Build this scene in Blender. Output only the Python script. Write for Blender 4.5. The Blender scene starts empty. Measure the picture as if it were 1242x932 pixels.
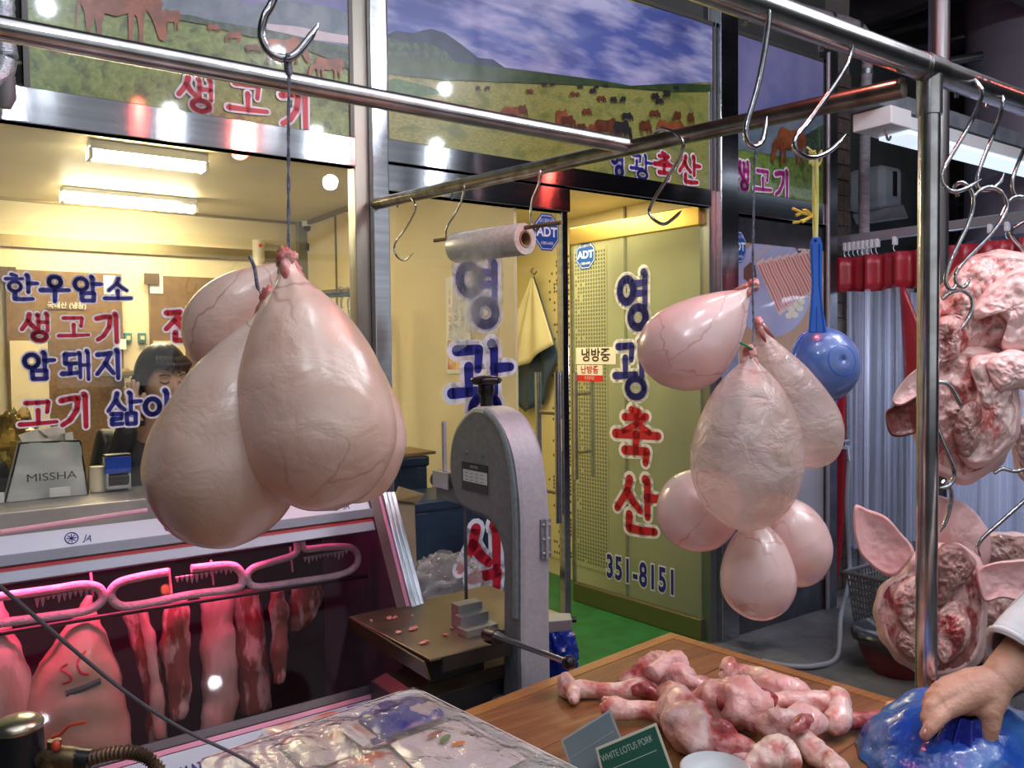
import bpy, bmesh, math, random
from mathutils import Vector, Matrix, noise
from math import sin, cos, pi, radians
random.seed(7)
SC = bpy.context.scene
COL = SC.collection
# ---------------------------------------------------------------- camera
_a, _p, _r, FPX = radians(54.6), radians(2.0), .0118, 1000.0
_F0 = Vector((cos(_a), sin(_a), 0)); _R0 = Vector((sin(_a), -cos(_a), 0)); _Z = Vector((0, 0, 1))
CF = _F0*cos(_p)-_Z*sin(_p); _U = _Z*cos(_p)+_F0*sin(_p)
CR = _R0*cos(_r)-_U*sin(_r); CU = _U*cos(_r)+_R0*sin(_r)
CC = Vector((0, -2.86, 1.5))
cam = bpy.data.cameras.new('camera'); camo = bpy.data.objects.new('camera', cam); COL.objects.link(camo)
cam.sensor_width = 36; cam.lens = 36*FPX/1242; cam.clip_start = .02; cam.clip_end = 100
camo.matrix_world = Matrix(((CR.x, CU.x, -CF.x, CC.x), (CR.y, CU.y, -CF.y, CC.y), (CR.z, CU.z, -CF.z, CC.z), (0, 0, 0, 1)))
SC.camera = camo
# ---------------------------------------------------------------- world, exposure
SC.view_settings.view_transform = 'Standard'; SC.view_settings.look = 'None'
SC.view_settings.exposure = 0.28; SC.view_settings.gamma = 1.0; SC.view_settings.use_curve_mapping = False
w = bpy.data.worlds.new('world'); SC.world = w; w.use_nodes = True
w.node_tree.nodes['Background'].inputs[0].default_value = (.62, .72, 1, 1)
w.node_tree.nodes['Background'].inputs[1].default_value = .30
# ---------------------------------------------------------------- lamps
def lamp(kind, loc, power, col, size=.05, rot=None, sy=None, target=None, spread=None):
    l = bpy.data.lights.new('lamp', kind); l.energy = power; l.color = col
    if kind in ('POINT', 'SPOT'): l.shadow_soft_size = size
    if kind == 'AREA':
        l.size = size
        if sy: l.shape = 'RECTANGLE'; l.size_y = sy
        if spread: l.spread = spread
    o = bpy.data.objects.new('lamp', l); COL.objects.link(o); o.location = loc
    if target is not None:
        o.rotation_euler = (Vector(target)-Vector(loc)).to_track_quat('-Z', 'Y').to_euler()
    return o
WHITE = (.86, .93, 1.0); RED = (1, .10, .07)
for x in (.6, 1.9, 2.6, 3.15):                       # row of cool white bulbs under the market roof
    lamp('POINT', (x, -2.4, 3.45), 16, WHITE, .035)
for x in (1.06, 2.44, 4.1):                         # red meat lamps under the market roof
    lamp('POINT', (x, -2.4, 3.0), 4, RED, .03)
lamp('POINT', (1.45, -1.75, 2.65), 24, (1, .16, .12), .05)
lamp('POINT', (2.3, -2.5, 2.7), 20, WHITE, .05)  # added bulb that brightens the pork on the right
for x, y, z in ((-.5, -3.3, 3.3), (.5, -3.5, 3.3), (1.5, -3.5, 3.3), (2.6, -3.5, 3.3), (3.6, -3.3, 3.3)):   # added row of bulbs behind the viewer, fill light for the front
    lamp('POINT', (x, y, z), 18, WHITE, .04)
lamp('AREA', (1.6, -3.3, 4.15), 85, (.84, .91, 1), 6.5, sy=3.4, target=(1.6, -3.3, 0))          # added overhead fill panel, standing in for ambient hall light
lamp('AREA', (1.0, -6.8, 2.5), 36, (.90, .94, 1), 8., sy=2.6, target=(1.0, 0, 1.6))             # added unseen fill panel facing the shop, standing in for ambient light
lamp('POINT', (4.85, -.24, 1.45), 9, (.72, .82, 1), .08)  # added lamp that makes the clear curtain glow
lamp('AREA', (5.4, -.9, 1.93), 26, (.74, .82, 1), 1.2, sy=.6, target=(5.6, -.7, .6))   # added light behind the neighbour stall's curtain to brighten it
lamp('AREA', (.72, .95, 2.36), 11, (1, .80, .46), .7, sy=.25, target=(.72, .95, 0))
lamp('AREA', (.8, 1.9, 2.36), 11, (1, .80, .46), .7, sy=.25, target=(.8, 1.9, 0))
lamp('AREA', (2.75, .9, 2.38), 20, (1, .87, .48), .8, sy=.5, target=(2.75, .9, 0))
lamp('AREA', (.25, -.5, .97), 2.6, (1, .10, .26), 1.0, sy=.06, target=(.25, -.30, .3), spread=1.9)   # pink tube inside the meat case
# ---------------------------------------------------------------- helpers
def ray(x, y): return CF+CR*((x-621)/FPX)-CU*((y-466)/FPX)
def atX(x, y, v): d = ray(x, y); return CC+d*((v-CC.x)/d.x)
def atY(x, y, v=0.): d = ray(x, y); return CC+d*((v-CC.y)/d.y)
def atZ(x, y, v): d = ray(x, y); return CC+d*((v-CC.z)/d.z)
def atD(x, y, v): return CC+ray(x, y)*v
class MB:
    def __init__(s): s.v = []; s.f = []
    def add(s, vs, fs):
        o = len(s.v); s.v += [Vector(p) for p in vs]; s.f += [tuple(i+o for i in f) for f in fs]; return s
    def par(s, o, u, v, w):
        o, u, v, w = map(Vector, (o, u, v, w))
        vs = [o, o+u, o+u+v, o+v, o+w, o+u+w, o+u+v+w, o+v+w]
        fs = [(3, 2, 1, 0), (4, 5, 6, 7), (0, 1, 5, 4), (1, 2, 6, 5), (2, 3, 7, 6), (3, 0, 4, 7)]
        if u.cross(v).dot(w) < 0: fs = [f[::-1] for f in fs]
        return s.add(vs, fs)
    def box(s, a, b):
        a = Vector(a); b = Vector(b)
        lo = Vector([min(a[i], b[i]) for i in range(3)]); d = Vector([abs(a[i]-b[i]) for i in range(3)])
        return s.par(lo, (d.x, 0, 0), (0, d.y, 0), (0, 0, d.z))
    def tube(s, pts, r, n=10, cap=True, closed=False, flat=1.0, up=None):
        pts = [Vector(p) for p in pts]; m = len(pts)
        rs = [r]*m if not hasattr(r, '__len__') else list(r)
        T = []
        for i in range(m):
            if closed: t = pts[(i+1) % m]-pts[i-1]
            else: t = pts[min(i+1, m-1)]-pts[max(i-1, 0)]
            T.append(t.normalized() if t.length > 1e-9 else Vector((0, 0, 1)))
        a = Vector(up) if up else (Vector((0, 0, 1)) if abs(T[0].z) < .9 else Vector((1, 0, 0)))
        vs = []; 
        for i in range(m):
            a = (a-T[i]*a.dot(T[i]))
            if a.length < 1e-6: a = Vector((1, .1, 0))-T[i]*T[i].x
            a.normalize(); b = T[i].cross(a)
            for k in range(n):
                g = 2*pi*k/n; vs.append(pts[i]+(a*cos(g)*flat+b*sin(g))*rs[i])
        fs = []
        for i in range(m if closed else m-1):
            j = (i+1) % m
            for k in range(n):
                k2 = (k+1) % n; fs.append((i*n+k, i*n+k2, j*n+k2, j*n+k))
        if cap and not closed: fs += [tuple(range(n))[::-1], tuple((m-1)*n+k for k in range(n))]
        return s.add(vs, fs)
    def cyl(s, a, b, r, n=20, r2=None): return s.tube([a, b], [r, r if r2 is None else r2], n)
    def lathe(s, prof, o=(0, 0, 0), axis=(0, 0, 1), n=28, fn=None, cap=False):
        o = Vector(o); ax = Vector(axis).normalized()
        a = ax.orthogonal().normalized(); b = ax.cross(a); vs = []
        for r, h in prof:
            for k in range(n):
                g = 2*pi*k/n; p = o+ax*h+(a*cos(g)+b*sin(g))*r
                vs.append(fn(p, g, h) if fn else p)
        m = len(prof); fs = [(i*n+k, i*n+(k+1) % n, (i+1)*n+(k+1) % n, (i+1)*n+k) for i in range(m-1) for k in range(n)]
        if cap: fs += [tuple(range(n))[::-1], tuple((m-1)*n+k for k in range(n))]
        return s.add(vs, fs)
    def ball(s, c, rx, ry=None, rz=None, nu=18, nv=12, rot=None, amp=0, fr=8, seed=0):
        ry = rx if ry is None else ry; rz = rx if rz is None else rz; c = Vector(c); vs = []
        for j in range(nv+1):
            t = pi*j/nv
            for i in range(nu):
                g = 2*pi*i/nu; d = Vector((sin(t)*cos(g), sin(t)*sin(g), -cos(t)))
                p = Vector((d.x*rx, d.y*ry, d.z*rz))
                if amp: p *= 1+amp*noise.noise(d*fr*.3+Vector((seed*7.1, seed, 0)))+amp*.5*noise.noise(d*fr*.8+Vector((seed, 3.3, 1)))
                if rot: p = rot @ p
                vs.append(c+p)
        return s.add(vs, [(j*nu+i, j*nu+(i+1) % nu, (j+1)*nu+(i+1) % nu, (j+1)*nu+i) for j in range(nv) for i in range(nu)])
    def grid(s, fn, nu, nv):
        vs = [fn(i/nu, j/nv) for j in range(nv+1) for i in range(nu+1)]; n = nu+1
        return s.add(vs, [(j*n+i, j*n+i+1, (j+1)*n+i+1, (j+1)*n+i) for j in range(nv) for i in range(nu)])
    def poly(s, pts): return s.add(pts, [tuple(range(len(pts)))])
    def prism(s, pts, w):
        pts = [Vector(p) for p in pts]; w = Vector(w); n = len(pts)
        nrm = Vector((0, 0, 0))
        for i in range(n): nrm += pts[i].cross(pts[(i+1) % n])
        if nrm.dot(w) < 0: pts = pts[::-1]
        return s.add(pts+[p+w for p in pts], [tuple(range(n))[::-1], tuple(range(n, 2*n))]+[(i, (i+1) % n, n+(i+1) % n, n+i) for i in range(n)])
ORG = {}
def mesh_obj(name, mb, mat, parent=None, smooth=0, bevel=0, org=None, solid=0):
    """links one mesh object; vertices given in world space"""
    if parent is not None: o0 = ORG[parent.name]
    elif org is not None: o0 = Vector(org)
    else:
        xs = [p.x for p in mb.v]; ys = [p.y for p in mb.v]; zs = [p.z for p in mb.v]
        o0 = Vector(((min(xs)+max(xs))/2, (min(ys)+max(ys))/2, min(zs)))
    me = bpy.data.meshes.new(name); me.from_pydata([p-o0 for p in mb.v], [], mb.f); me.update()
    o = bpy.data.objects.new(name, me); COL.objects.link(o)
    mats = mat if isinstance(mat, (list, tuple)) else [mat]
    for m in mats: me.materials.append(m)
    if parent is not None: o.parent = parent
    else: o.location = o0
    ORG[o.name] = o0
    if smooth:
        me.shade_smooth()
        if smooth < 180: me.set_sharp_from_angle(angle=radians(smooth))
    if solid:
        sm = o.modifiers.new('s', 'SOLIDIFY'); sm.thickness = solid; sm.offset = 0
    if bevel:
        b = o.modifiers.new('b', 'BEVEL'); b.width = bevel; b.segments = 2; b.limit_method = 'ANGLE'; b.angle_limit = radians(50)
    return o
def tag(o, label=None, cat=None, group=None, kind=None):
    if label: o['label'] = label
    if cat: o['category'] = cat
    if group: o['group'] = group
    if kind: o['kind'] = kind
    return o
def thing(name, label, cat, loc, group=None):
    o = bpy.data.objects.new(name, None); COL.objects.link(o); o.location = loc; o.empty_display_size = .05
    ORG[o.name] = Vector(loc); return tag(o, label, cat, group)
def solo(name, mb, mat, label, cat, group=None, **k): return tag(mesh_obj(name, mb, mat, **k), label, cat, group)
def struct(name, mb, mat, parent=None, label=None, **k):
    o = mesh_obj(name, mb, mat, parent, **k)
    return tag(o, label, None, None, 'structure' if parent is None else None)
def spl(pts, k=8, closed=False):
    """Catmull-Rom through points"""
    P = [Vector(p) for p in pts]; n = len(P); out = []
    for i in range(n if closed else n-1):
        g = (lambda j: P[j % n]) if closed else (lambda j: P[max(0, min(n-1, j))])
        a, b, c, d = g(i-1), g(i), g(i+1), g(i+2)
        for t in range(k):
            t /= k; out.append(.5*((2*b)+(c-a)*t+(2*a-5*b+4*c-d)*t*t+(3*b-a-3*c+d)*t*t*t))
    if not closed: out.append(P[-1].copy())
    return out
def lerp(a, b, t): return a+(b-a)*t
def interp(tab, x):
    for (x0, y0), (x1, y1) in zip(tab, tab[1:]):
        if x <= x1: return y0+(y1-y0)*max(0, (x-x0)/(x1-x0))
    return tab[-1][1]
# ---------------------------------------------------------------- materials
def mat(name, col, rough=.5, metal=0., col2=None, nscale=8., detail=5., lo=.4, hi=.62, bump=0., bscale=60., stretch=(1, 1, 1),
        coat=0., sss=0., sssr=(1, .4, .3), trans=0., ior=1.45, emit=None, es=0., alpha=1., spec=.5, aniso=0., rough2=None, col3=None, n3=3., sheen=0.):
    m = bpy.data.materials.new(name); m.use_nodes = True; nt = m.node_tree; N = nt.nodes; L = nt.links
    b = N['Principled BSDF']; I = b.inputs
    I['Base Color'].default_value = (*col, 1); I['Roughness'].default_value = rough; I['Metallic'].default_value = metal
    I['Coat Weight'].default_value = coat if not name.startswith('printed') else .7; I['Coat Roughness'].default_value = .12 if not name.startswith('printed') else .05
    I['Subsurface Weight'].default_value = sss; I['Subsurface Radius'].default_value = sssr; I['Subsurface Scale'].default_value = .03
    I['Transmission Weight'].default_value = trans; I['IOR'].default_value = ior; I['Alpha'].default_value = alpha
    I['Specular IOR Level'].default_value = spec; I['Sheen Weight'].default_value = sheen
    if emit: I['Emission Color'].default_value = (*emit, 1); I['Emission Strength'].default_value = es
    tc = N.new('ShaderNodeTexCoord'); mp = N.new('ShaderNodeMapping'); mp.inputs['Scale'].default_value = stretch
    L.new(tc.outputs['Object'], mp.inputs['Vector'])
    if col2:
        n = N.new('ShaderNodeTexNoise'); n.inputs['Scale'].default_value = nscale; n.inputs['Detail'].default_value = detail
        L.new(mp.outputs[0], n.inputs['Vector'])
        r = N.new('ShaderNodeMapRange'); r.inputs[1].default_value = lo; r.inputs[2].default_value = hi; L.new(n.outputs[0], r.inputs[0])
        x = N.new('ShaderNodeMix'); x.data_type = 'RGBA'; x.inputs[6].default_value = (*col, 1); x.inputs[7].default_value = (*col2, 1)
        L.new(r.outputs[0], x.inputs[0]); out = x.outputs[2]
        if rough2 is not None:
            rr = N.new('ShaderNodeMapRange'); rr.inputs[3].default_value = rough; rr.inputs[4].default_value = rough2
            L.new(r.outputs[0], rr.inputs[0]); L.new(rr.outputs[0], I['Roughness'])
        if col3:
            n2 = N.new('ShaderNodeTexNoise'); n2.inputs['Scale'].default_value = n3; n2.inputs['Detail'].default_value = 4
            L.new(mp.outputs[0], n2.inputs['Vector'])
            r2 = N.new('ShaderNodeMapRange'); r2.inputs[1].default_value = .52; r2.inputs[2].default_value = .66; L.new(n2.outputs[0], r2.inputs[0])
            x2 = N.new('ShaderNodeMix'); x2.data_type = 'RGBA'; x2.inputs[7].default_value = (*col3, 1)
            L.new(out, x2.inputs[6]); L.new(r2.outputs[0], x2.inputs[0]); out = x2.outputs[2]
        L.new(out, I['Base Color'])
    if bump:
        n = N.new('ShaderNodeTexNoise'); n.inputs['Scale'].default_value = bscale; n.inputs['Detail'].default_value = 4
        L.new(mp.outputs[0], n.inputs['Vector'])
        bp = N.new('ShaderNodeBump'); bp.inputs['Strength'].default_value = bump; bp.inputs['Distance'].default_value = .01
        L.new(n.outputs[0], bp.inputs['Height']); L.new(bp.outputs[0], I['Normal'])
    if aniso:
        I['Anisotropic'].default_value = aniso
        cx = N.new('ShaderNodeCombineXYZ'); cx.inputs[2].default_value = 1.0; L.new(cx.outputs[0], I['Tangent'])
    return m
def thin(name, tint=(1, 1, 1), gloss=1.0, rough=.03, ior=1.45, bump=0, bscale=20., stretch=(1, 1, 1), haze=0., hazecol=(.9, .9, .92), hazenoise=0.):
    """thin sheet of glass or clear plastic: transparent with a Fresnel reflection, optional milky haze"""
    m = bpy.data.materials.new(name); m.use_nodes = True; nt = m.node_tree; N = nt.nodes; L = nt.links
    N.remove(N['Principled BSDF']); out = N['Material Output']
    t = N.new('ShaderNodeBsdfTransparent'); t.inputs[0].default_value = (*tint, 1)
    g = N.new('ShaderNodeBsdfGlossy'); g.inputs['Roughness'].default_value = rough
    fr = N.new('ShaderNodeLayerWeight'); fr.inputs['Blend'].default_value = .5          # angle-dependent reflection, the same from both sides of a sheet
    pw = N.new('ShaderNodeMath'); pw.operation = 'POWER'; pw.inputs[1].default_value = 4.5; L.new(fr.outputs['Facing'], pw.inputs[0])
    mu = N.new('ShaderNodeMath'); mu.operation = 'MULTIPLY_ADD'; mu.inputs[1].default_value = .75*gloss; mu.inputs[2].default_value = .045*gloss; mu.use_clamp = True; L.new(pw.outputs[0], mu.inputs[0])
    base = t.outputs[0]
    tc = N.new('ShaderNodeTexCoord'); mp = N.new('ShaderNodeMapping'); mp.inputs['Scale'].default_value = stretch; L.new(tc.outputs['Object'], mp.inputs[0])
    if haze:
        d = N.new('ShaderNodeBsdfDiffuse'); d.inputs[0].default_value = (*hazecol, 1)
        tl = N.new('ShaderNodeBsdfTranslucent'); tl.inputs[0].default_value = (*hazecol, 1)
        md = N.new('ShaderNodeMixShader'); md.inputs[0].default_value = .4; L.new(d.outputs[0], md.inputs[1]); L.new(tl.outputs[0], md.inputs[2])
        mh = N.new('ShaderNodeMixShader'); mh.inputs[0].default_value = haze; L.new(t.outputs[0], mh.inputs[1]); L.new(md.outputs[0], mh.inputs[2]); base = mh.outputs[0]
        if hazenoise:
            n = N.new('ShaderNodeTexNoise'); n.inputs['Scale'].default_value = hazenoise; n.inputs['Detail'].default_value = 5; L.new(mp.outputs[0], n.inputs[0])
            r = N.new('ShaderNodeMapRange'); r.inputs[1].default_value = .35; r.inputs[2].default_value = .7; r.inputs[3].default_value = haze*.3; r.inputs[4].default_value = min(1, haze*1.7)
            L.new(n.outputs[0], r.inputs[0]); L.new(r.outputs[0], mh.inputs[0])
    mx = N.new('ShaderNodeMixShader'); L.new(mu.outputs[0], mx.inputs[0]); L.new(base, mx.inputs[1]); L.new(g.outputs[0], mx.inputs[2]); L.new(mx.outputs[0], out.inputs[0])
    if bump:
        n = N.new('ShaderNodeTexNoise'); n.inputs['Scale'].default_value = bscale; n.inputs['Detail'].default_value = 4; L.new(mp.outputs[0], n.inputs[0])
        bp = N.new('ShaderNodeBump'); bp.inputs['Strength'].default_value = bump; bp.inputs['Distance'].default_value = .02
        L.new(n.outputs[0], bp.inputs['Height']); L.new(bp.outputs[0], g.inputs['Normal']); L.new(bp.outputs[0], fr.inputs['Normal'])
    return m
STEEL = mat('stainless_steel', (.56, .57, .61), .12, 1, col2=(.47, .48, .52), nscale=5, stretch=(.3, 4, 9), aniso=.95)
PIPE = mat('steel_pipe', (.66, .66, .67), .22, 1, col2=(.48, .46, .45), nscale=14)
HOOKM = mat('hook_steel', (.56, .56, .58), .16, 1, col2=(.36, .36, .38), nscale=60)
ZINC = mat('galvanised_steel', (.50, .54, .60), .38, 1, col2=(.36, .38, .42), nscale=12)
BLACK = mat('black_plastic', (.012, .012, .014), .25)
RUBBER = mat('dark_rubber', (.02, .02, .022), .5)
WHITEP = mat('white_plastic', (.75, .76, .78), .35)
GLASS = thin('window_glass', (.97, .985, .975), .9, .012)
TINTG = thin('door_glass', (.86, .92, .89), .9, .012, haze=.14, hazecol=(.62, .68, .64))  # grey haze in the pane stands in for reflections of the outside
BLUEINK = mat('blue_lettering', (.018, .022, .20), .35, col2=(.022, .028, .23), nscale=5)
REDINK = mat('red_lettering', (.42, .012, .03), .35, col2=(.46, .016, .035), nscale=5)
WHITEINK = mat('white_lettering', (.72, .72, .80), .35)
BLACKINK = mat('black_lettering', (.02, .02, .03), .4)
MAGINK = mat('magenta_lettering', (.42, .02, .22), .35)
# ---------------------------------------------------------------- lettering
def frame(o, u, v): return (Vector(o), Vector(u), Vector(v))
def textmesh(s, fr, h, mat, parent, name='lettering', bold=0., sx=1., align='CENTER', off=.0, gap=1.):
    """flat lettering of height h in the frame (origin, unit u, unit v), lifted off along u x v"""
    c = bpy.data.curves.new('lettering', 'FONT'); c.body = s; c.align_x = align; c.align_y = 'CENTER'; c.offset = bold; c.size = 1.; c.space_character = gap
    t = bpy.data.objects.new('lettering', c); COL.objects.link(t)
    dg = bpy.context.evaluated_depsgraph_get(); me = bpy.data.meshes.new_from_object(t.evaluated_get(dg)); 
    o, u, v = fr; n = u.cross(v).normalized(); mb = MB()
    mb.add([o+u*(p.co.x*h*sx)+v*(p.co.y*h)+n*off for p in me.vertices], [tuple(f.vertices) for f in me.polygons])
    bpy.data.objects.remove(t); bpy.data.curves.remove(c); bpy.data.meshes.remove(me)
    if not mb.f: return None
    return mesh_obj(name, mb, mat, parent)
def _j(k):
    R = [(.5+.46*cos(i*pi/10), .5+.46*sin(i*pi/10)) for i in range(21)]
    return {
     'g': [[(.02, .86), (.5, .93), (.9, .95), (.82, .5), (.45, .12), (.05, -.05)]],      # initial beside a vowel
     'G': [[(.05, .88), (.5, .9), (.92, .93), (.86, .1)]],                                # initial above a vowel / final
     'n': [[(.12, 1.), (.1, .12), (.55, .1), (1., .2)]],
     'd': [[(.1, .92), (.92, .95)], [(.14, .9), (.12, .1), (.55, .06), (1, .14)]],
     'r': [[(.06, .96), (.9, .96), (.88, .54)], [(.1, .52), (.88, .54)], [(.1, .52), (.08, .06), (.95, .08)]],
     'm': [[(.1, .95), (.9, .95), (.88, .03), (.14, .03), (.1, .95)]],
     's': [[(.56, 1.02), (.45, .6), (0, .02)], [(.46, .62), (.7, .3), (1., .06)]],
     'o': [R],
     'j': [[(.05, .9), (.5, .92), (.85, .98), (.5, .5), (0, .04)], [(.5, .52), (1., .06)]],
     'c': [[(.32, 1.08), (.62, 1.0)], [(.05, .72), (.5, .74), (.88, .8), (.5, .4), (0, .02)], [(.5, .42), (1., .05)]],
     'h': [[(.32, 1.08), (.62, 1.0)], [(.0, .78), (.95, .82)], [(.5+.34*cos(i*pi/8), .3+.32*sin(i*pi/8)) for i in range(17)]],
     'a': [[(.2, 1.04), (.3, .96), (.3, -.04)], [(.3, .52), (1., .54)]],
     'eo': [[(.7, 1.04), (.8, .96), (.8, -.04)], [(.05, .56), (.8, .56)]],
     'ae': [[(.08, .98), (.16, .9), (.16, .02)], [(.16, .5), (.84, .5)], [(.74, 1.06), (.84, .98), (.84, -.06)]],
     'yeo': [[(.7, 1.04), (.8, .96), (.8, -.04)], [(.05, .70), (.8, .72)], [(.05, .40), (.8, .40)]],
     'u': [[(-.02, .84), (.5, .86), (1.02, .9)], [(.5, .86), (.48, .0)]],
     'O': [[(.5, 1.), (.5, .15)], [(-.02, .1), (.5, .12), (1.02, .18)]],
     'i': [[(.4, 1.05), (.5, .97), (.5, -.04)]]}[k]
SYL = {
 'han': [('h', .02, .36, .58, .98), ('a', .60, .34, 1.02, 1.), ('n', .22, .0, .86, .30)],
 'u_': [('o', .27, .55, .73, 1.), ('u', .02, .0, .98, .52)],
 'am': [('o', .04, .42, .54, .96), ('a', .58, .40, 1.04, 1.), ('m', .24, .0, .82, .34)],
 'so': [('s', .16, .42, .84, 1.), ('O', .02, .02, .98, .44)],
 'saeng': [('s', .0, .40, .48, .98), ('ae', .50, .40, .96, 1.), ('o', .34, -.02, .86, .34)],
 'go': [('G', .12, .46, .86, .98), ('O', .0, .0, 1., .62)],
 'gi': [('g', .02, .10, .66, .98), ('i', .62, .0, 1.06, 1.)],
 'dwae': [('d', .06, .52, .52, .94), ('O', .0, .14, .56, .54), ('ae', .58, .0, 1.02, 1.)],
 'ji': [('j', .0, .10, .66, .96), ('i', .62, .0, 1.06, 1.)],
 'salm': [('s', .02, .44, .52, 1.), ('a', .58, .42, 1.04, 1.), ('r', .10, .0, .46, .36), ('m', .54, .0, .90, .36)],
 'a_': [('o', .02, .24, .52, .80), ('a', .58, .0, 1.08, 1.)],
 'jeon': [('j', .02, .36, .60, .96), ('eo', .52, .34, .98, 1.), ('n', .26, .0, .92, .28)],
 'yeong': [('o', .02, .46, .50, .94), ('yeo', .46, .38, .94, 1.), ('o', .36, -.04, .88, .38)],
 'gwang': [('G', .06, .66, .52, .98), ('O', .0, .34, .58, .72), ('a', .62, .38, 1.06, 1.), ('o', .32, -.04, .84, .34)],
 'chuk': [('c', .18, .58, .82, .98), ('u', .0, .30, 1., .58), ('G', .18, .0, .80, .26)],
 'san': [('s', .0, .38, .56, .98), ('a', .60, .34, 1.04, 1.), ('n', .22, .0, .90, .30)],
 'sik': [('s', .0, .44, .62, 1.), ('i', .58, .40, 1.0, 1.), ('G', .22, .0, .86, .32)],
}
def brush(mb, pts, w, P):
    """flat ribbon with round joints, drawn with a broad head and slimmer tail"""
    n = len(pts); cl = n > 4 and (Vector(pts[0])-Vector(pts[-1])).length < 1e-6
    ws = [w*(1.0 if cl else (1.12-.22*i/(n-1))) for i in range(n)]
    for i, (x, y) in enumerate(pts):
        r = ws[i]/2; mb.poly([P(x+r*cos(k*pi/5), y+r*sin(k*pi/5)) for k in range(10)])
    for i in range(n-1):
        a = Vector(pts[i]); b = Vector(pts[i+1]); d = b-a
        if d.length < 1e-6: continue
        q = Vector((-d.y, d.x)).normalized(); r0 = ws[i]/2; r1 = ws[i+1]/2
        mb.poly([P(*(a-q*r0)), P(*(b-q*r1)), P(*(b+q*r1)), P(*(a+q*r0))])
def syllable(key, corners, mat, parent, wt=.165, edge=.13, off=.001, back=WHITEINK):
    """corners: bottom-left, bottom-right, top-left world points; returns the coloured syllable and its pale edge"""
    o, br, tl = [Vector(c) for c in corners]; u = br-o; v = tl-o; n = u.cross(v).normalized()
    asp = u.length/v.length
    for lift, ex, m, nm in ((off, edge, back, 'lettering_edge'), (off*2, 0, mat, 'lettering')):
        mb = MB()
        for jk, x0, y0, x1, y1 in SYL[key]:
            for st in _j(jk):
                pts = [((x0+(x1-x0)*a)*asp, y0+(y1-y0)*b) for a, b in st]
                thin_ = .82 if len(SYL[key]) > 3 or jk in ('ae', 'yeo', 'h', 'c', 'r') else 1.
                brush(mb, pts, wt*thin_+ex, lambda x, y: o+u*(x/asp)+v*y+n*lift)
        mesh_obj(nm, mb, m, parent)
# ================================================================ structure
CREAM = mat('cream_wall_panel', (.74, .64, .42), .5, col2=(.70, .60, .38), nscale=2.5, bump=.08, bscale=120)
CONC = mat('concrete_floor', (.07, .07, .072), .55, col2=(.13, .128, .125), nscale=3, bump=.25, bscale=30, rough2=.35, col3=(.03, .03, .03), n3=5)
GREENF = mat('green_floor', (.015, .12, .03), .45, col2=(.02, .17, .045), nscale=9, bump=.2, bscale=200)
DARKROOF = mat('dark_roof', (.055, .055, .07), .6, col2=(.035, .035, .045), nscale=3)
DARKWALL = mat('dark_wall', (.045, .05, .05), .7, col2=(.03, .033, .035), nscale=4)
BROWND = mat('brown_door', (.20, .115, .045), .42, col2=(.165, .095, .04), nscale=30, bump=.2, bscale=160)
BRICK = mat('old_brick', (.055, .04, .036), .75, col2=(.085, .06, .05), nscale=25, bump=.5, bscale=90)
MORTAR = mat('mortar', (.11, .10, .095), .85, bump=.4, bscale=120)
DIMST = mat('dark_steel', (.16, .165, .18), .3, .9, col2=(.10, .105, .12), nscale=6)
def slab(name, a, b, m, label=None, parent=None, **k): return struct(name, MB().box(a, b), m, parent, label, **k)
slab('floor', (-3, -7, -.12), (9.5, .0, 0), CONC, 'grey stained concrete market floor')
slab('floor.001', (1.0, 0.0, -.12), (3.6, 2.5, .004), GREENF, 'green floor inside the shop door')
slab('floor.002', (3.6, 0, -.12), (9.5, 3.2, 0), CONC, 'dark floor of the neighbouring stall')
slab('ceiling', (-1.4, .06, 2.385), (3.6, 2.5, 2.44), CREAM, 'cream panel ceiling inside the butcher shop')
slab('wall_back', (-1.4, 2.38, 0), (2.06, 2.46, 2.385), CREAM, 'cream cold room wall at the back of the shop')
slab('wall_middle', (2.06, .012, 0), (2.074, 2.46, 2.385), CREAM, 'cream partition wall behind the left column')
slab('wall_inner', (2.074, 2.2, 0), (3.5, 2.28, 2.385), CREAM, 'cream wall at the end of the entrance')
slab('wall_side', (3.46, .03, 0), (3.54, 2.3, 2.385), CREAM, 'cream side wall behind the open glass door')
slab('wall_left', (-1.46, .0, 0), (-1.4, 2.46, 2.385), CREAM, 'cream side wall of the shop')
slab('wall_outer', (3.54, .6, 0), (9.5, .68, 4.2), DARKWALL, 'dark rear wall of the neighbouring stall')
slab('wall_far', (9.0, -7, 0), (9.1, .6, 4.2), DARKWALL, 'dark far wall of the market')
slab('wall_rear', (-3, -7.1, 0), (9.1, -7, 4.2), DARKWALL, 'dark wall across the market aisle')
slab('wall_end', (-3.1, -7.1, 0), (-3, .1, 4.2), DARKWALL, 'dark wall at the end of the aisle')
slab('wall_front', (-3, .02, 2.33), (4.3, .06, 4.2), DARKWALL, 'dark wall above the shop front behind the signs')
slab('wall_low', (-3, .0, 0), (1.33, .06, 1.02), DIMST, 'steel wall below the shop window')
slab('ceiling.001', (-3.1, -7.1, 4.2), (9.5, .7, 4.3), DARKROOF, 'dark corrugated market roof')
for i, x in enumerate((4.6, 5.6, 6.6, 7.6, 8.5)):
    slab('beam' if i == 0 else 'beam.%03d' % i, (x, -7, 3.86), (x+.12, .6, 4.2), DARKROOF, 'dark roof beam above the alley')
for i, y in enumerate((-3.2, -2.2, -1.3, -.55)):
    slab('beam.%03d' % (i+5), (3.4, y, 3.62), (9, y+.07, 3.72), DIMST, 'thin roof pipe beam above the alley')
slab('beam.009', (3.63, -.66, 2.668), (5.70, -.50, 2.745), mat('beam_grey', (.26, .28, .32), .5, .3, col2=(.18, .20, .24), nscale=9), 'galvanised beam over the curtained stall')
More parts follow.
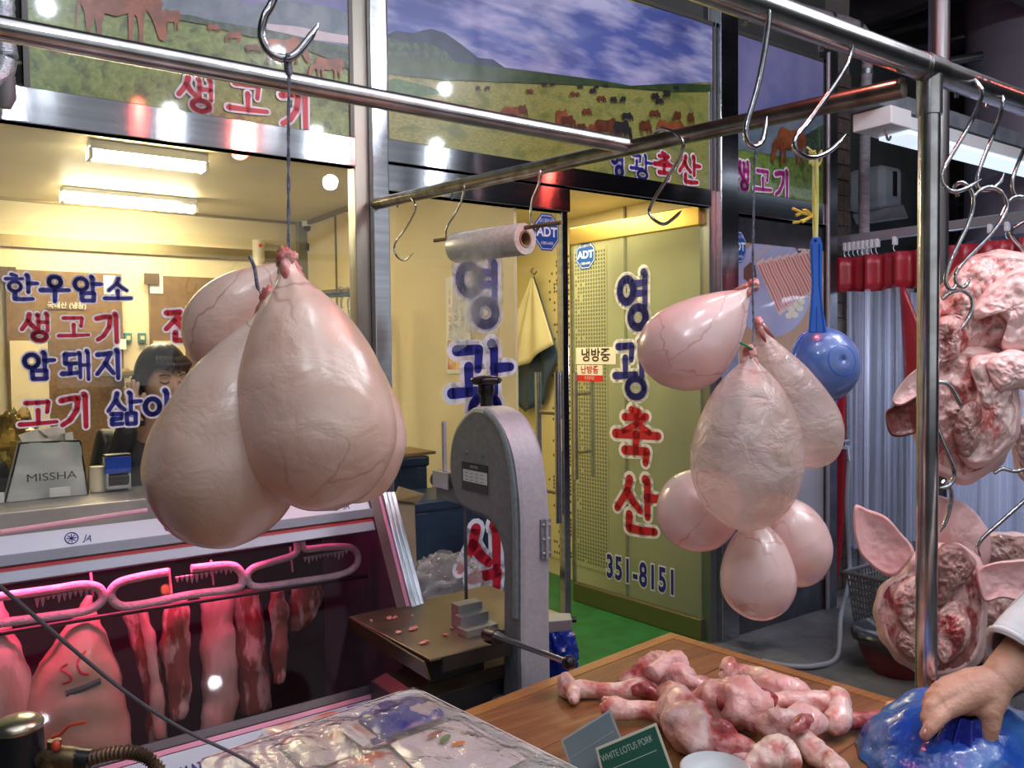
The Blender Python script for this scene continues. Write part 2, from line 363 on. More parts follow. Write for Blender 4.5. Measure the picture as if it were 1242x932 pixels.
# seams of the wall panels and ceiling mouldings
TR = mat('bronze_trim', (.30, .24, .13), .4, .6)
tr = [((-1.4, 2.355, 2.12), (2.06, 2.38, 2.185)), ((2.035, .03, 2.36), (2.06, 2.38, 2.385)), ((-1.4, 2.36, 2.37), (2.06, 2.38, 2.385)),
      ((2.05, 1.86, 0), (2.0605, 1.87, 2.36)), ((2.0, 2.33, 0), (2.06, 2.38, 2.385)), ((3.448, .80, 0), (3.462, .815, 2.385)), ((3.448, 1.40, 2.17), (3.462, 1.41, 2.385))]
for i, (a, b) in enumerate(tr): slab('trim_%d' % (i+1), a, b, TR if i < 3 else mat('grey_trim', (.24, .23, .19), .5), 'narrow moulding on the cream shop wall')
# ---- shop front steelwork
def steel(name, a, b, label, m=STEEL, bevel=.003): return slab(name, a, b, m, label, bevel=bevel)
steel('column', (1.376, -.05, 0), (1.441, .06, 3.3), 'bright stainless column between the window and the glass panel')
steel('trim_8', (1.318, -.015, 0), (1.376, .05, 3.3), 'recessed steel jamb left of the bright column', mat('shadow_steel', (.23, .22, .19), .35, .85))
steel('column.001', (3.312, -.05, 0), (3.447, .06, 3.3), 'bright stainless column beside the entrance')
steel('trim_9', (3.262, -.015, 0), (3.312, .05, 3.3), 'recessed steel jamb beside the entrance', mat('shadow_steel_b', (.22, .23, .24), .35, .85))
steel('column.002', (4.245, -.05, 0), (4.32, .06, 3.3), 'grey steel column at the end of the shop front', DIMST)
steel('lintel', (-3, -.03, 2.203), (1.318, .02, 2.31), 'stainless band under the left sign')
steel('lintel.001', (1.441, -.03, 2.238), (3.262, .02, 2.325), 'stainless band under the middle sign')
steel('lintel.002', (1.441, -.035, 2.128), (2.335, .03, 2.228), 'stainless box over the fixed glass')
steel('lintel.003', (3.447, -.03, 2.225), (4.245, .02, 2.345), 'stainless band under the narrow sign')
steel('lintel.004', (3.447, -.02, 2.08), (4.245, .02, 2.21), 'dark steel band over the food poster', DIMST)
steel('sill', (-3, -.07, .98), (1.318, .12, 1.06), 'stainless window sill above the meat case', mat('sill_steel', (.34, .31, .29), .38, .35, col2=(.26, .24, .23), nscale=6))
steel('threshold_trim', (1.441, -.03, 0), (2.335, .03, .07), 'steel foot rail of the fixed glass')
# ---- window_1: shop window with lettering
win1 = struct('window_1', MB().box((-1.4, -.004, 1.06), (1.318, .004, 2.203)), GLASS, None, 'large shop window with blue and red Korean lettering')
def fY(Y):
    def f(x0, y0, x1, y1): return (atY(x0, y1, Y), atY(x1, y1, Y), atY(x0, y0, Y))
    return f
def put(keys, Y, parent, jobs):
    for k, x0, y0, x1, y1, m in jobs:
        # corners on the pane: bottom-left, bottom-right, top-left, kept upright and level
        o = atY(x0, y1, Y); br = atY(x1, y1, Y); tl = atY(x0, y0, Y)
        h = tl.z-o.z; o.z = atY((x0+x1)/2, y1, Y).z; br.z = o.z; tl = Vector((o.x, Y, o.z+h))
        syllable(k, (o, br, tl), m, parent)
B_, R_ = BLUEINK, REDINK
put(0, -.005, win1, [('han', 7, 334, 45, 364, B_), ('u_', 50, 335, 84, 366, B_), ('am', 89, 336, 122, 365, B_), ('so', 127, 338, 159, 364, B_),
    ('saeng', 27, 381, 62, 413, R_), ('go', 72, 384, 107, 409, R_), ('gi', 117, 382, 146, 414, R_),
    ('am', 28, 428, 65, 460, B_), ('dwae', 76, 427, 109, 459, B_), ('ji', 118, 426, 148, 458, B_),
    ('go', 25, 486, 68, 516, R_), ('gi', 74, 480, 110, 517, R_), ('salm', 131, 477, 170, 515, B_), ('a_', 175, 475, 213, 512, B_),
    ('jeon', 201, 376, 236, 414, R_), ('am', 228, 476, 262, 512, B_)])
# ---- window_2: fixed glass between column and door
win2 = struct('window_2', MB().box((1.441, -.004, .07), (2.31, .004, 2.13)), GLASS, None, 'fixed glass panel with vertical Korean lettering')
mesh_obj('steel_edge', MB().box((2.297, -.02, .0), (2.331, .02, 2.13)), STEEL, win2, bevel=.003)
put(0, -.005, win2, [('gwang', 549, 418, 616, 510, B_), ('yeong', 556, 316, 608, 392, B_), ('sik', 558, 640, 614, 722, R_)])
# ---- door_1: open glass door, hinged on the entrance jamb and swung inwards
H0 = Vector((3.255, .03, 0)); E0 = Vector((3.185, .98, 0)); du = (E0-H0).normalized(); dn = Vector((-du.y, du.x, 0))
if dn.x > 0: dn = -dn
def atDoor(x, y, off=0.):
    d = ray(x, y); o = H0+dn*off; t = (o-CC).dot(dn)/d.dot(dn); return CC+d*t
L_ = (E0-H0).length
door = struct('door_1', MB().par(H0+du*.01+dn*-.005+Vector((0, 0, .10)), du*(L_-.02), dn*.01, (0, 0, 2.08)), TINTG, None, 'open glass door with blue and red Korean lettering and a phone number')
mesh_obj('top_rail', MB().par(H0+dn*-.022+Vector((0, 0, 2.155)), du*L_, dn*.044, (0, 0, .10)), mat('brass_rail', (.62, .44, .14), .28, .9, col2=(.50, .36, .13), nscale=4), door, bevel=.004)
mesh_obj('bottom_rail', MB().par(H0+dn*-.022+Vector((0, 0, .006)), du*L_, dn*.044, (0, 0, .11)), mat('bronze_rail', (.30, .25, .15), .35, .9), door, bevel=.004)
mesh_obj('edge_strip', MB().par(E0+dn*-.012+Vector((0, 0, .10)), du*.012, dn*.024, (0, 0, 2.08)), STEEL, door)
def putdoor(jobs):
    for k, x0, y0, x1, y1, m in jobs:
        o = atDoor(x0, y1, .006); br = atDoor(x1, y1, .006); tl = atDoor(x0, y0, .006)
        h = tl.z-o.z; mid = atDoor((x0+x1)/2, y1, .006).z; br.z = mid; o.z = mid; tl = Vector((o.x, o.y, mid+h))
        syllable(k, (o, br, tl), m, door, off=.0015)
putdoor([('yeong', 751, 334, 789, 396, B_), ('gwang', 747, 418, 790, 480, B_), ('chuk', 748, 500, 798, 562, R_), ('san', 749, 584, 800, 645, R_)])
ud = -du; zz = Vector((0, 0, 1))
for m_, bold, off in ((WHITEINK, .078, .006), (BLUEINK, .030, .008)):
    c = atDoor(776, 698, off); textmesh('351-8151', (c, ud, zz), .185, m_, door, 'phone_number', bold, .64, gap=1.16)
# stickers on the door
def sticker(parent, P, x0, y0, x1, y1, m, name='sticker', th=.001):
    a = P(x0, y1); b = P(x1, y1); c = P(x0, y0); u = (b-a); u.z = 0; v = Vector((0, 0, c.z-a.z)); n = u.cross(v).normalized()*th
    mesh_obj(name, MB().par(a, u, v, n), m, parent); return (a+u/2+v/2+n*1.05, u.normalized(), Vector((0, 0, 1))), u.length, v.length
PAPER = mat('white_sticker', (.80, .78, .70), .5)
REDST = mat('red_sticker', (.62, .03, .03), .4); BLUEST = mat('blue_sticker', (.010, .06, .28), .35, col2=(.012, .07, .31), nscale=5)
PD = lambda x, y: atDoor(x, y, .007)
f_, w_, h_ = sticker(door, PD, 699, 422, 747, 442, PAPER); textmesh('냉방중', f_, h_*.85, mat('brown_ink', (.05, .02, .02), .5), door, 'sticker_lettering', .02, w_/h_/3.15, off=.001)
f_, w_, h_ = sticker(door, PD, 700, 443, 731, 455, PAPER); textmesh('난방중', f_, h_*.85, REDINK, door, 'sticker_lettering', .02, w_/h_/3.3, off=.001)
f_, w_, h_ = sticker(door, PD, 700, 455, 731, 462.5, REDST); textmesh('꼭 닫아주세요', f_, h_*.7, WHITEINK, door, 'sticker_lettering', .0, .55, off=.001)
def octagon(parent, P, x0, y0, x1, y1):
    a = P(x0, y1); b = P(x1, y1); c = P(x0, y0); u = (b-a); u.z = 0; v = Vector((0, 0, c.z-a.z)); o = a+u/2+v/2; n = u.cross(v).normalized()
    for k, (s, m, nm) in enumerate(((1.0, BLUEST, 'badge'), (.92, WHITEINK, 'badge_line'), (.88, BLUEST, 'badge_field'))):
        mb = MB().prism([o+u*.54*s*cos(pi/8+i*pi/4)+v*.54*s*sin(pi/8+i*pi/4)+n*(.0006*k) for i in range(8)], n*.0005); mesh_obj(nm, mb, m, parent)
    uu = u.normalized(); W = u.length; Hh = v.length
    textmesh('ADT', (o, uu, zz), Hh*.36, WHITEINK, parent, 'badge_lettering', .03, W/Hh*1.12, off=.0022)
    textmesh('캡스경비구역', (o+v*.31, uu, zz), Hh*.12, WHITEINK, parent, 'badge_lettering', .0, W/Hh*.95, off=.0022)
    textmesh('1588-6400', (o-v*.30, uu, zz), Hh*.12, WHITEINK, parent, 'badge_lettering', .0, W/Hh, off=.0022)
octagon(door, PD, 699, 294, 722, 328)
octagon(win2, lambda x, y: atY(x, y, -.007), 648, 258, 678, 303)
# handles: pairs of vertical bars on stand-offs
def handle(parent, P, x, y0, y1, x2, ys, nrm):
    a = P(x, y0); b = P(x, y1); b.x, b.y = a.x, a.y
    for s in (1, -1):
        g = nrm*(.07*s)
        mesh_obj('handle', MB().cyl(a+g, b+g, .0145, 16), STEEL, parent, smooth=40)
    mb = MB()
    for t in ys: q = a.lerp(b, t); mb.cyl(q-nrm*.07, q+nrm*.07, .009, 12)
    mesh_obj('handle_standoff', mb, TR, parent, smooth=40)
handle(win2, lambda x, y: atY(x, y, 0), 664, 452, 632, 0, (.27, .80), Vector((0, -1, 0)))
handle(door, lambda x, y: atDoor(x, y, 0), 708, 452, 580, 0, (.2, .75), dn)
YEL = mat('yellow_tag', (.70, .72, .05), .4)
sticker(win2, lambda x, y: atY(x, y, -.022), 677, 509, 681.5, 548, YEL, 'yellow_tag')
sticker(door, lambda x, y: atDoor(x, y, .013), 699, 485, 701.5, 515, YEL, 'yellow_tag')
# ---- decorative dotted sheet on the side wall behind the door
dots = struct('trim_10', MB().box((3.452, .975, .12), (3.46, 1.95, 2.17)), mat('dot_sheet', (.74, .62, .34), .45), None, 'cream sheet with a pattern of small dark squares behind the open door')
mb = MB(); rr = random.Random(3)
for i in range(38):
    for j in range(82):
        y = .985+i*.025; z = .15+j*.0245
        pr = 1. if i < 8 else (.93 if i < 13 else max(.0, .72-(i-13)*.07))
        if i in (0, 1, 2) and j % 2 == 0 and False: continue
        if rr.random() < pr: mb.add([(3.4515, y, z), (3.4515, y+.0155, z), (3.4515, y+.0155, z+.017), (3.4515, y, z+.017)], [(0, 1, 2, 3)])
tag(mesh_obj('printed_squares', mb, mat('dot_brown', (.10, .075, .04), .5), dots), kind='stuff')
# ---- lower right panel, food poster
slab('wall_panel', (3.447, -.01, .16), (4.245, .02, 1.25), mat('grey_laminate', (.34, .33, .38), .4), 'pale grey panel under the food poster')
steel('trim_11', (3.447, -.025, .0), (4.245, .02, .17), 'dark kick plate under the grey panel', DIMST)
steel('trim_12', (3.447, -.02, 1.22), (4.245, .02, 1.27), 'dark rail under the food poster', DIMST)
# ---- brick pier, pipes, curtain track structure
pier = struct('wall_right', MB().box((4.33, .07, 0), (4.62, .6, 4.2)), MORTAR, None, 'old dark brick pier beside the shop front')
bm0 = None; k = 0
for j in range(34):
    z = .05+j*.092
    for i in (-1, 0, 1):
        x0 = 4.335+i*.145+(.0 if j % 2 else .07); x1 = x0+.135; x0 = max(x0, 4.33); x1 = min(x1, 4.62)
        if x1-x0 < .03: continue
        ww = x1-x0
        o = mesh_obj('brick', MB().box((x0, .055+rr.random()*.006, z), (x1, .10, z+.082)), BRICK, pier)
# ---- posters / signs
def P1(x, y, k=0): return atY(x, y, -.0145-.0006*k)
def signboard(name, X0, X1, z0, z1, label, base):
    s = tag(mesh_obj(name, MB().box((X0, -.012, z0), (X1, .02, z1)), base), label, 'sign')
    fr = mat('sign_frame', (.09, .09, .085), .45, .5)
    for a, b in (((X0, -.02, z0), (X0+.016, .02, z1)), ((X1-.016, -.02, z0), (X1, .02, z1)), ((X0, -.02, z1-.02), (X1, .02, z1))):
        mesh_obj('frame', MB().box(a, b), fr, s)
    return s
GRASS = mat('printed_grass', (.11, .19, .035), .28, col2=(.21, .30, .075), nscale=55, detail=10, lo=.36, hi=.66, col3=(.06, .10, .025), n3=28)
GRASS2 = mat('printed_pasture', (.18, .20, .05), .28, col2=(.28, .29, .09), nscale=60, detail=10, lo=.36, hi=.66, col3=(.13, .17, .045), n3=9, stretch=(1, 1, 2.2))
DARKGR = mat('printed_dark_meadow', (.025, .05, .018), .28, col2=(.04, .075, .025), nscale=24, detail=7)
TREES = mat('printed_trees', (.02, .045, .03), .28, col2=(.06, .10, .06), nscale=45, detail=6)
HILL = mat('printed_hills', (.10, .15, .20), .28, col2=(.17, .22, .27), nscale=14, detail=6)
BLUEH = mat('printed_blue_hill', (.008, .016, .045), .28, col2=(.018, .034, .08), nscale=10, detail=6)
LAKE = mat('printed_lake', (.42, .38, .44), .28, col2=(.50, .46, .50), nscale=10)
SKY2 = mat('printed_sky', (.075, .11, .36), .25, col2=(.36, .38, .60), nscale=3.2, detail=7, lo=.42, hi=.64, stretch=(1, 1, 3.6), col3=(.05, .075, .28), n3=2.)
SKY3 = mat('printed_dusk_sky', (.13, .15, .34), .25, col2=(.22, .22, .42), nscale=3, detail=5)
COWS = [mat('printed_cow_tan', (.27, .08, .03), .28, col2=(.15, .045, .02), nscale=22), mat('printed_cow_brown', (.12, .036, .018), .28, col2=(.07, .022, .012), nscale=30),
        mat('printed_cow_black', (.02, .02, .025), .28)]
COWLEG = mat('printed_cow_legs', (.34, .24, .17), .28)
COW_ = [(0, .62), (.05, .80), (.16, .88), (.45, .90), (.66, .92), (.76, .84), (.86, .60), (.98, .34), (1., .18), (.93, .12), (.84, .26), (.74, .42), (.68, .40), (.66, .02), (.60, .02), (.58, .36),
       (.40, .33), (.24, .36), (.20, .02), (.13, .02), (.11, .40), (.06, .30), (.03, .02), (-.02, .02), (-.03, .45)]
COW = [(-.01, .72), (.03, .82), (.10, .87), (.20, .86), (.32, .83), (.44, .83), (.54, .87), (.63, .93), (.70, .90), (.76, .76), (.80, .62), (.83, .60), (.86, .66), (.88, .58), (.93, .52), (.91, .46), (.95, .30), (.97, .14), (.94, .06), (.88, .08), (.84, .22), (.79, .36), (.74, .44), (.715, .36),
       (.70, .20), (.705, .0), (.65, .0), (.655, .2), (.63, .36), (.60, .38), (.585, .2), (.58, .02), (.54, .02), (.535, .22), (.53, .40), (.40, .36), (.27, .40), (.235, .26), (.245, .0), (.19, .0), (.18, .2), (.15, .36), (.11, .22), (.10, .02), (.055, .02), (.06, .24), (.04, .42), (.0, .52), (-.03, .42), (-.045, .24), (-.06, .26), (-.045, .5)]
COWK = [6]
def cow(sign, x0, y0, x1, y1, m, flip=False, k=6):
    COWK[0] += .25; k = COWK[0]
    pts = [P1(x0+(x1-x0)*((1-a) if flip else a), y1+(y0-y1)*b, k) for a, b in COW]
    mb = MB().poly(pts if not flip else pts[::-1]); mesh_obj('printed_cow', mb, m, sign)
def layer(sign, pts, m, k, name):
    xs = [v.co.x+sign.location.x for v in sign.data.vertices]; P = [P1(x, y, k) for x, y in pts]
    for p in P: p.x = max(min(xs)+.004, min(max(xs)-.004, p.x)); p.z = min(p.z, 3.16)
    mesh_obj(name, MB().poly(P[::-1]), m, sign)
s1 = signboard('sign_panel', .262, 1.318, 2.31, 3.2, 'left signboard printed with brown cows on a green meadow and red Korean letters', GRASS)
s1b = signboard('sign_panel.001', -1.4, .24, 2.31, 3.2, 'plain green end of the left signboard beyond the flexible duct', GRASS)
layer(s1, [(150, -60), (440, -60), (440, 62), (385, 44), (330, 30), (250, 26), (200, 8), (180, 0)], SKY3, 1, 'printed_sky')
layer(s1, [(185, 4), (215, -10), (250, -14), (300, 6), (350, 0), (400, 8), (436, 20), (436, 60), (340, 42), (240, 26), (200, 20)], HILL, 2, 'printed_hills')
layer(s1, [(318, 28), (360, 32), (400, 40), (436, 46), (436, 56), (380, 48), (325, 36)], LAKE, 3, 'printed_lake')
layer(s1, [(185, 8), (200, 16), (230, 18), (262, 26), (300, 32), (345, 40), (385, 50), (436, 60), (436, 88), (400, 72), (350, 52), (300, 44), (250, 30), (205, 22)], TREES, 4, 'printed_trees')
cow(s1, 98, -44, 206, 56, COWS[0]); cow(s1, 192, 8, 218, 38, COWS[0], True); cow(s1, 252, 28, 268, 40, COWS[0]); cow(s1, 272, 36, 293, 52, COWS[0], True)
cow(s1, 322, 42, 378, 78, COWS[0]); cow(s1, 372, 66, 416, 96, COWS[0], True); cow(s1, 298, 52, 318, 66, COWS[1])
W2 = WHITEINK
put(0, -.018, s1, [('saeng', 217, 95, 261, 134, R_), ('go', 278, 100, 323, 136, R_), ('gi', 341, 112, 376, 155, R_)])
s2 = signboard('sign_panel.002', 1.445, 3.305, 2.325, 3.17, 'wide middle signboard printed with a cattle herd under a blue sky', GRASS2)
layer(s2, [(440, -90), (880, -90), (880, 103), (830, 101), (765, 104), (700, 97), (620, 84), (560, 76), (440, 60)], SKY2, 1, 'printed_sky')
layer(s2, [(440, 46), (463, 43), (480, 37), (492, 39), (503, 40), (512, 37), (524, 35), (540, 40), (560, 54), (580, 70), (598, 72), (612, 82), (640, 86), (560, 84), (440, 76)], BLUEH, 2, 'printed_mountain')
layer(s2, [(440, 44), (465, 44), (490, 50), (520, 52), (540, 62), (552, 75), (552, 80), (440, 70)], TREES, 2.5, 'printed_trees')
layer(s2, [(440, 62), (500, 70), (560, 76), (612, 82), (660, 88), (720, 96), (765, 104), (820, 101), (870, 104), (870, 112), (820, 112), (720, 104), (612, 100), (540, 97), (470, 90), (440, 90)], DARKGR, 3, 'printed_far_meadow')
layer(s2, [(440, 92), (480, 95), (520, 105), (540, 113), (500, 118), (440, 116)], mat('printed_bush', (.04, .11, .025), .28, col2=(.06, .14, .03), nscale=60), 4, 'printed_dark_meadow')
for x0, y0, x1, y1, c, fl in [(578, 103, 583, 112, 2, 0), (588, 103, 594, 112, 2, 1), (605, 127, 630, 145, 0, 1), (629, 125, 641, 144, 1, 0), (557, 127, 572, 137, 0, 0), (675, 130, 692, 157, 0, 0), (680, 138, 700, 158, 1, 0), (639, 107, 648, 115, 1, 0),
        (658, 98, 664, 107, 2, 0), (667, 99, 673, 106, 2, 1), (691, 110, 697, 119, 1, 1), (698, 111, 704, 119, 1, 0), (701, 102, 708, 109, 2, 0), (716, 106, 724, 115, 2, 0), (720, 103, 726, 109, 2, 1), (725, 115, 736, 125, 1, 0), (733, 101, 739, 107, 2, 0),
        (741, 116, 749, 126, 2, 0), (752, 116, 759, 126, 2, 1), (707, 130, 719, 142, 1, 0), (700, 148, 713, 162, 1, 0), (712, 149, 724, 163, 0, 1), (722, 141, 756, 170, 1, 0), (745, 143, 768, 172, 2, 0), (755, 135, 769, 148, 2, 0), (777, 143, 792, 166, 1, 0), (789, 132, 802, 144, 1, 0),
        (791, 111, 801, 124, 2, 0), (804, 108, 813, 121, 2, 1), (797, 143, 808, 160, 0, 1), (808, 145, 834, 164, 0, 0), (816, 133, 826, 150, 1, 1), (835, 134, 843, 154, 1, 0), (796, 118, 806, 128, 2, 0), (818, 103, 824, 109, 2, 0)]:
    cow(s2, x0, y0, x1, y1, COWS[c], bool(fl))
put(0, -.018, s2, [('yeong', 741, 182, 757, 213, B_), ('gwang', 765, 188, 789, 216, B_), ('chuk', 794, 186, 817, 217, R_), ('san', 824, 190, 848, 222, R_)])
s3 = signboard('sign_panel.003', 3.447, 4.245, 2.345, 3.17, 'narrow right signboard with a grazing cow and magenta Korean letters', GRASS)
layer(s3, [(870, -20), (1010, -20), (1010, 190), (960, 158), (930, 150), (900, 152), (870, 150)], SKY3, 1, 'printed_sky')
layer(s3, [(870, 146), (900, 138), (925, 142), (948, 150), (970, 130), (1010, 120), (1010, 200), (870, 176)], HILL, 2, 'printed_hills')
layer(s3, [(975, 165), (1000, 150), (1010, 160), (1010, 200), (980, 196)], TREES, 3, 'printed_trees')
cow(s3, 934, 150, 976, 200, COWS[0], True)
put(0, -.018, s3, [('saeng', 893, 197, 909, 230, MAGINK), ('go', 915, 206, 935, 232, MAGINK), ('gi', 940, 208, 957, 239, MAGINK)])
# food poster
ps = tag(mesh_obj('food_poster', MB().box((3.45, -.014, 1.27), (4.24, .0, 2.08)), mat('poster_tan', (.42, .25, .14), .35, col2=(.36, .21, .12), nscale=3)), 'poster of raw pork belly strips on a round white plate', 'poster')
def ell(cx, cy, rx, ry, n=40, rot=0): return [(cx+rx*cos(i*2*pi/n)*cos(rot)-ry*sin(i*2*pi/n)*sin(rot), cy+rx*cos(i*2*pi/n)*sin(rot)+ry*sin(i*2*pi/n)*cos(rot)) for i in range(n)]
layer(ps, ell(936, 349, 48, 60), mat('printed_plate', (.30, .31, .50), .3, col2=(.36, .37, .55), nscale=4), 1, 'printed_plate')
PORK = mat('printed_pork', (.62, .42, .40), .3, col2=(.48, .13, .13), nscale=26, lo=.46, hi=.54)
for i in range(7):
    x = 925+i*9-(i == 6)*2; y = 336-i*6
    q = lambda a, b: (lerp(x-8+i, x+20, b)+a*9*(1-.1*b), lerp(y-17+i*4, y+47, b)-a*6)
    layer(ps, [q(0, 0), q(1, 0), q(1, .5), q(1, 1), q(0, 1), q(0, .5)], mat('printed_pork_fat', (.66, .46, .43), .3), 2+i*.3, 'printed_pork_slice')
    for a0, a1 in ((.12, .34), (.52, .66), (.80, .92)):
        layer(ps, [q(a0, .04), q(a1, .08), q(a1-.05, .3), q(a1+.05, .6), q(a1, .95), q(a0, .92), q(a0+.06, .6), q(a0-.04, .3)], mat('printed_pork_lean', (.50, .15, .13), .3), 2.15+i*.3, 'printed_pork_streak')
for gx, gy in ((960, 376), (966, 370), (972, 366), (964, 382), (957, 383), (970, 374)): layer(ps, ell(gx, gy, 4.5, 4, 12), mat('printed_garlic', (.66, .62, .46), .3), 4, 'printed_garlic')
layer(ps, [(902, 326), (910, 318), (916, 322), (918, 336), (908, 342), (902, 338)], mat('printed_mushroom', (.12, .06, .05), .3), 4, 'printed_mushroom')
for i in range(5): layer(ps, ell(914+i*4.4, 316-i*4.4, 3, 3.4, 12), mat('printed_enoki', (.42, .36, .40), .3), 5, 'printed_enoki')
LAT = mat('printed_lattice', (.70, .66, .66), .3)
layer(ps, [(952, 283), (990, 289), (990, 330), (984, 330)], mat('printed_lattice_wood', (.13, .07, .06), .3), 1, 'printed_lattice_back')
for i in range(4):
    layer(ps, [(962+i*7, 286+i*1), (964+i*7, 286+i*1), (982+i*3, 318+i*4), (980+i*3, 318+i*4)], LAT, 2, 'printed_lattice_line')
    layer(ps, [(962+i*6, 294+i*8), (990, 290+i*10), (990, 292+i*10), (962+i*6, 296+i*8)], LAT, 2, 'printed_lattice_line')
octagon(ps, lambda x, y: atY(x, y, -.02), 885, 279, 905, 318)
# ================================================================ hanging rack, hooks and what hangs from it
ZR = 2.07; RX0, RX1 = Vector((1.385, -.045, ZR)), Vector((1.715, -1.90, ZR-.01))
def atRail(x, y, off=0.):
    """point of the vertical plane through the cross rail, off towards the viewer"""
    d = ray(x, y); n = Vector((-(RX1-RX0).y, (RX1-RX0).x, 0)).normalized()
    if n.dot(d) > 0: n = -n
    o = RX0+n*off; return CC+d*((o-CC).dot(n)/d.dot(n))
YF = -1.91; ZF = 2.112
rack = thing('hanging_rack', 'steel pipe hanging rack with crossing overhead rails and one standing post', 'rack', (1.80, YF, 0))
mesh_obj('rail', MB().cyl((-1.2, YF, ZF), (4.2, YF, ZF), .0275, 24), PIPE, rack, smooth=40)
mesh_obj('rail', MB().cyl((-1.2, -1.19, ZR), (1.575, -1.19, ZR), .0215, 24), PIPE, rack, smooth=40)
mesh_obj('cross_rail', MB().cyl(RX0, RX1, .0215, 24), mat('worn_pipe', (.44, .42, .36), .24, 1, col2=(.26, .23, .19), nscale=18), rack, smooth=40)
mesh_obj('post', MB().cyl((1.80, YF, .0), (1.80, YF, ZF-.02), .0225, 24), PIPE, rack, smooth=40)
mb = MB().cyl((1.80, YF, ZF-.10), (1.80, YF, ZF-.005), .0265, 24); mb.cyl((1.765, YF, ZF), (1.835, YF, ZF), .0305, 24)
mesh_obj('post_collar', mb, PIPE, rack, smooth=40)
mesh_obj('weld_seam', MB().cyl((1.752, YF, ZF), (1.755, YF, ZF), .0285, 24), mat('weld', (.3, .28, .27), .4, 1), rack, smooth=40)
mesh_obj('floor_flange', MB().cyl((1.80, YF, .0), (1.80, YF, .012), .055, 24), PIPE, rack, smooth=40)
def frontD(x, y): return atY(x, y, YF)
def hook(pts, r, label, plane=None, D=None, group='meat hooks on the steel rails', mat_=HOOKM, sharp=True, name='meat_hook'):
    P = []
    for q in pts:
        x, y = q[0], q[1]; dd = q[2] if len(q) > 2 else 0
        base = plane(x, y) if plane else atD(x, y, D)
        P.append(base+ray(x, y).normalized()*dd)
    S = spl(P, 7); n = len(S); rs = [r]*n
    if sharp:
        for i in range(5): rs[n-1-i] = r*(.12+.2*i)
    return solo(name, MB().tube(S, rs, 10), mat_, label, 'hook', group, smooth=60)
hook([(330, -172, .034), (343, -216, .03), (356, -222, 0), (367, -200, -.033), (360, -150, -.03), (346, -60, -.015), (332, -2, 0), (321, 20), (317, 42), (324, 60), (338, 70), (354, 69), (370, 54), (387, 28)], .0048,
     'shiny hook with a cord knotted round its bend, above the large bladders', frontD)
hook([(903, 30, .034), (908, 8, .033), (918, 1, 0), (931, 12, -.033), (931, 36, -.03), (920, 100, -.012), (906, 150, 0), (905, 165), (909, 175), (917, 178), (926, 168), (930, 142)], .0052,
     'long hook over the front rail holding the string of the pink bladder bunch', frontD)
hook([(996, 62, .034), (998, 42, .033), (1010, 32, 0), (1026, 42, -.033), (1033, 60, -.03), (1022, 88, -.02), (985, 142, 0), (966, 166), (965, 181), (976, 190), (992, 190), (1010, 180), (1027, 162)], .0052,
     'hook over the front rail tied with yellow string', frontD)
hook([(482, 252, .026), (483, 241, .025), (489, 236, 0), (500, 242, -.026), (504, 254, -.025), (492, 277), (479, 296), (481, 311), (491, 316), (502, 306)], .0034, 'empty small hook nearest the bright column on the cross rail', atRail)
hook([(548, 242, .026), (550, 224, .025), (556, 217, 0), (563, 224, -.026), (561, 240, -.025), (553, 258), (543, 274), (541, 289), (547, 293), (552, 288)], .0034, 'thin twisted hook at the far end of the bag roll rod', atRail)
hook([(636, 216, .026), (638, 206, .025), (646, 200, 0), (655, 206, -.026), (654, 222, -.025), (646, 241), (644, 258), (645, 274), (650, 280), (655, 276)], .0034, 'thin twisted hook at the near end of the bag roll rod', atRail)
hook([(788, 182, .026), (790, 167, .025), (804, 157, 0), (824, 166, -.026), (828, 180, -.025), (812, 212), (790, 248), (789, 262), (804, 272), (818, 264), (827, 255)], .0046, 'empty hook on the cross rail in front of the entrance', atRail)
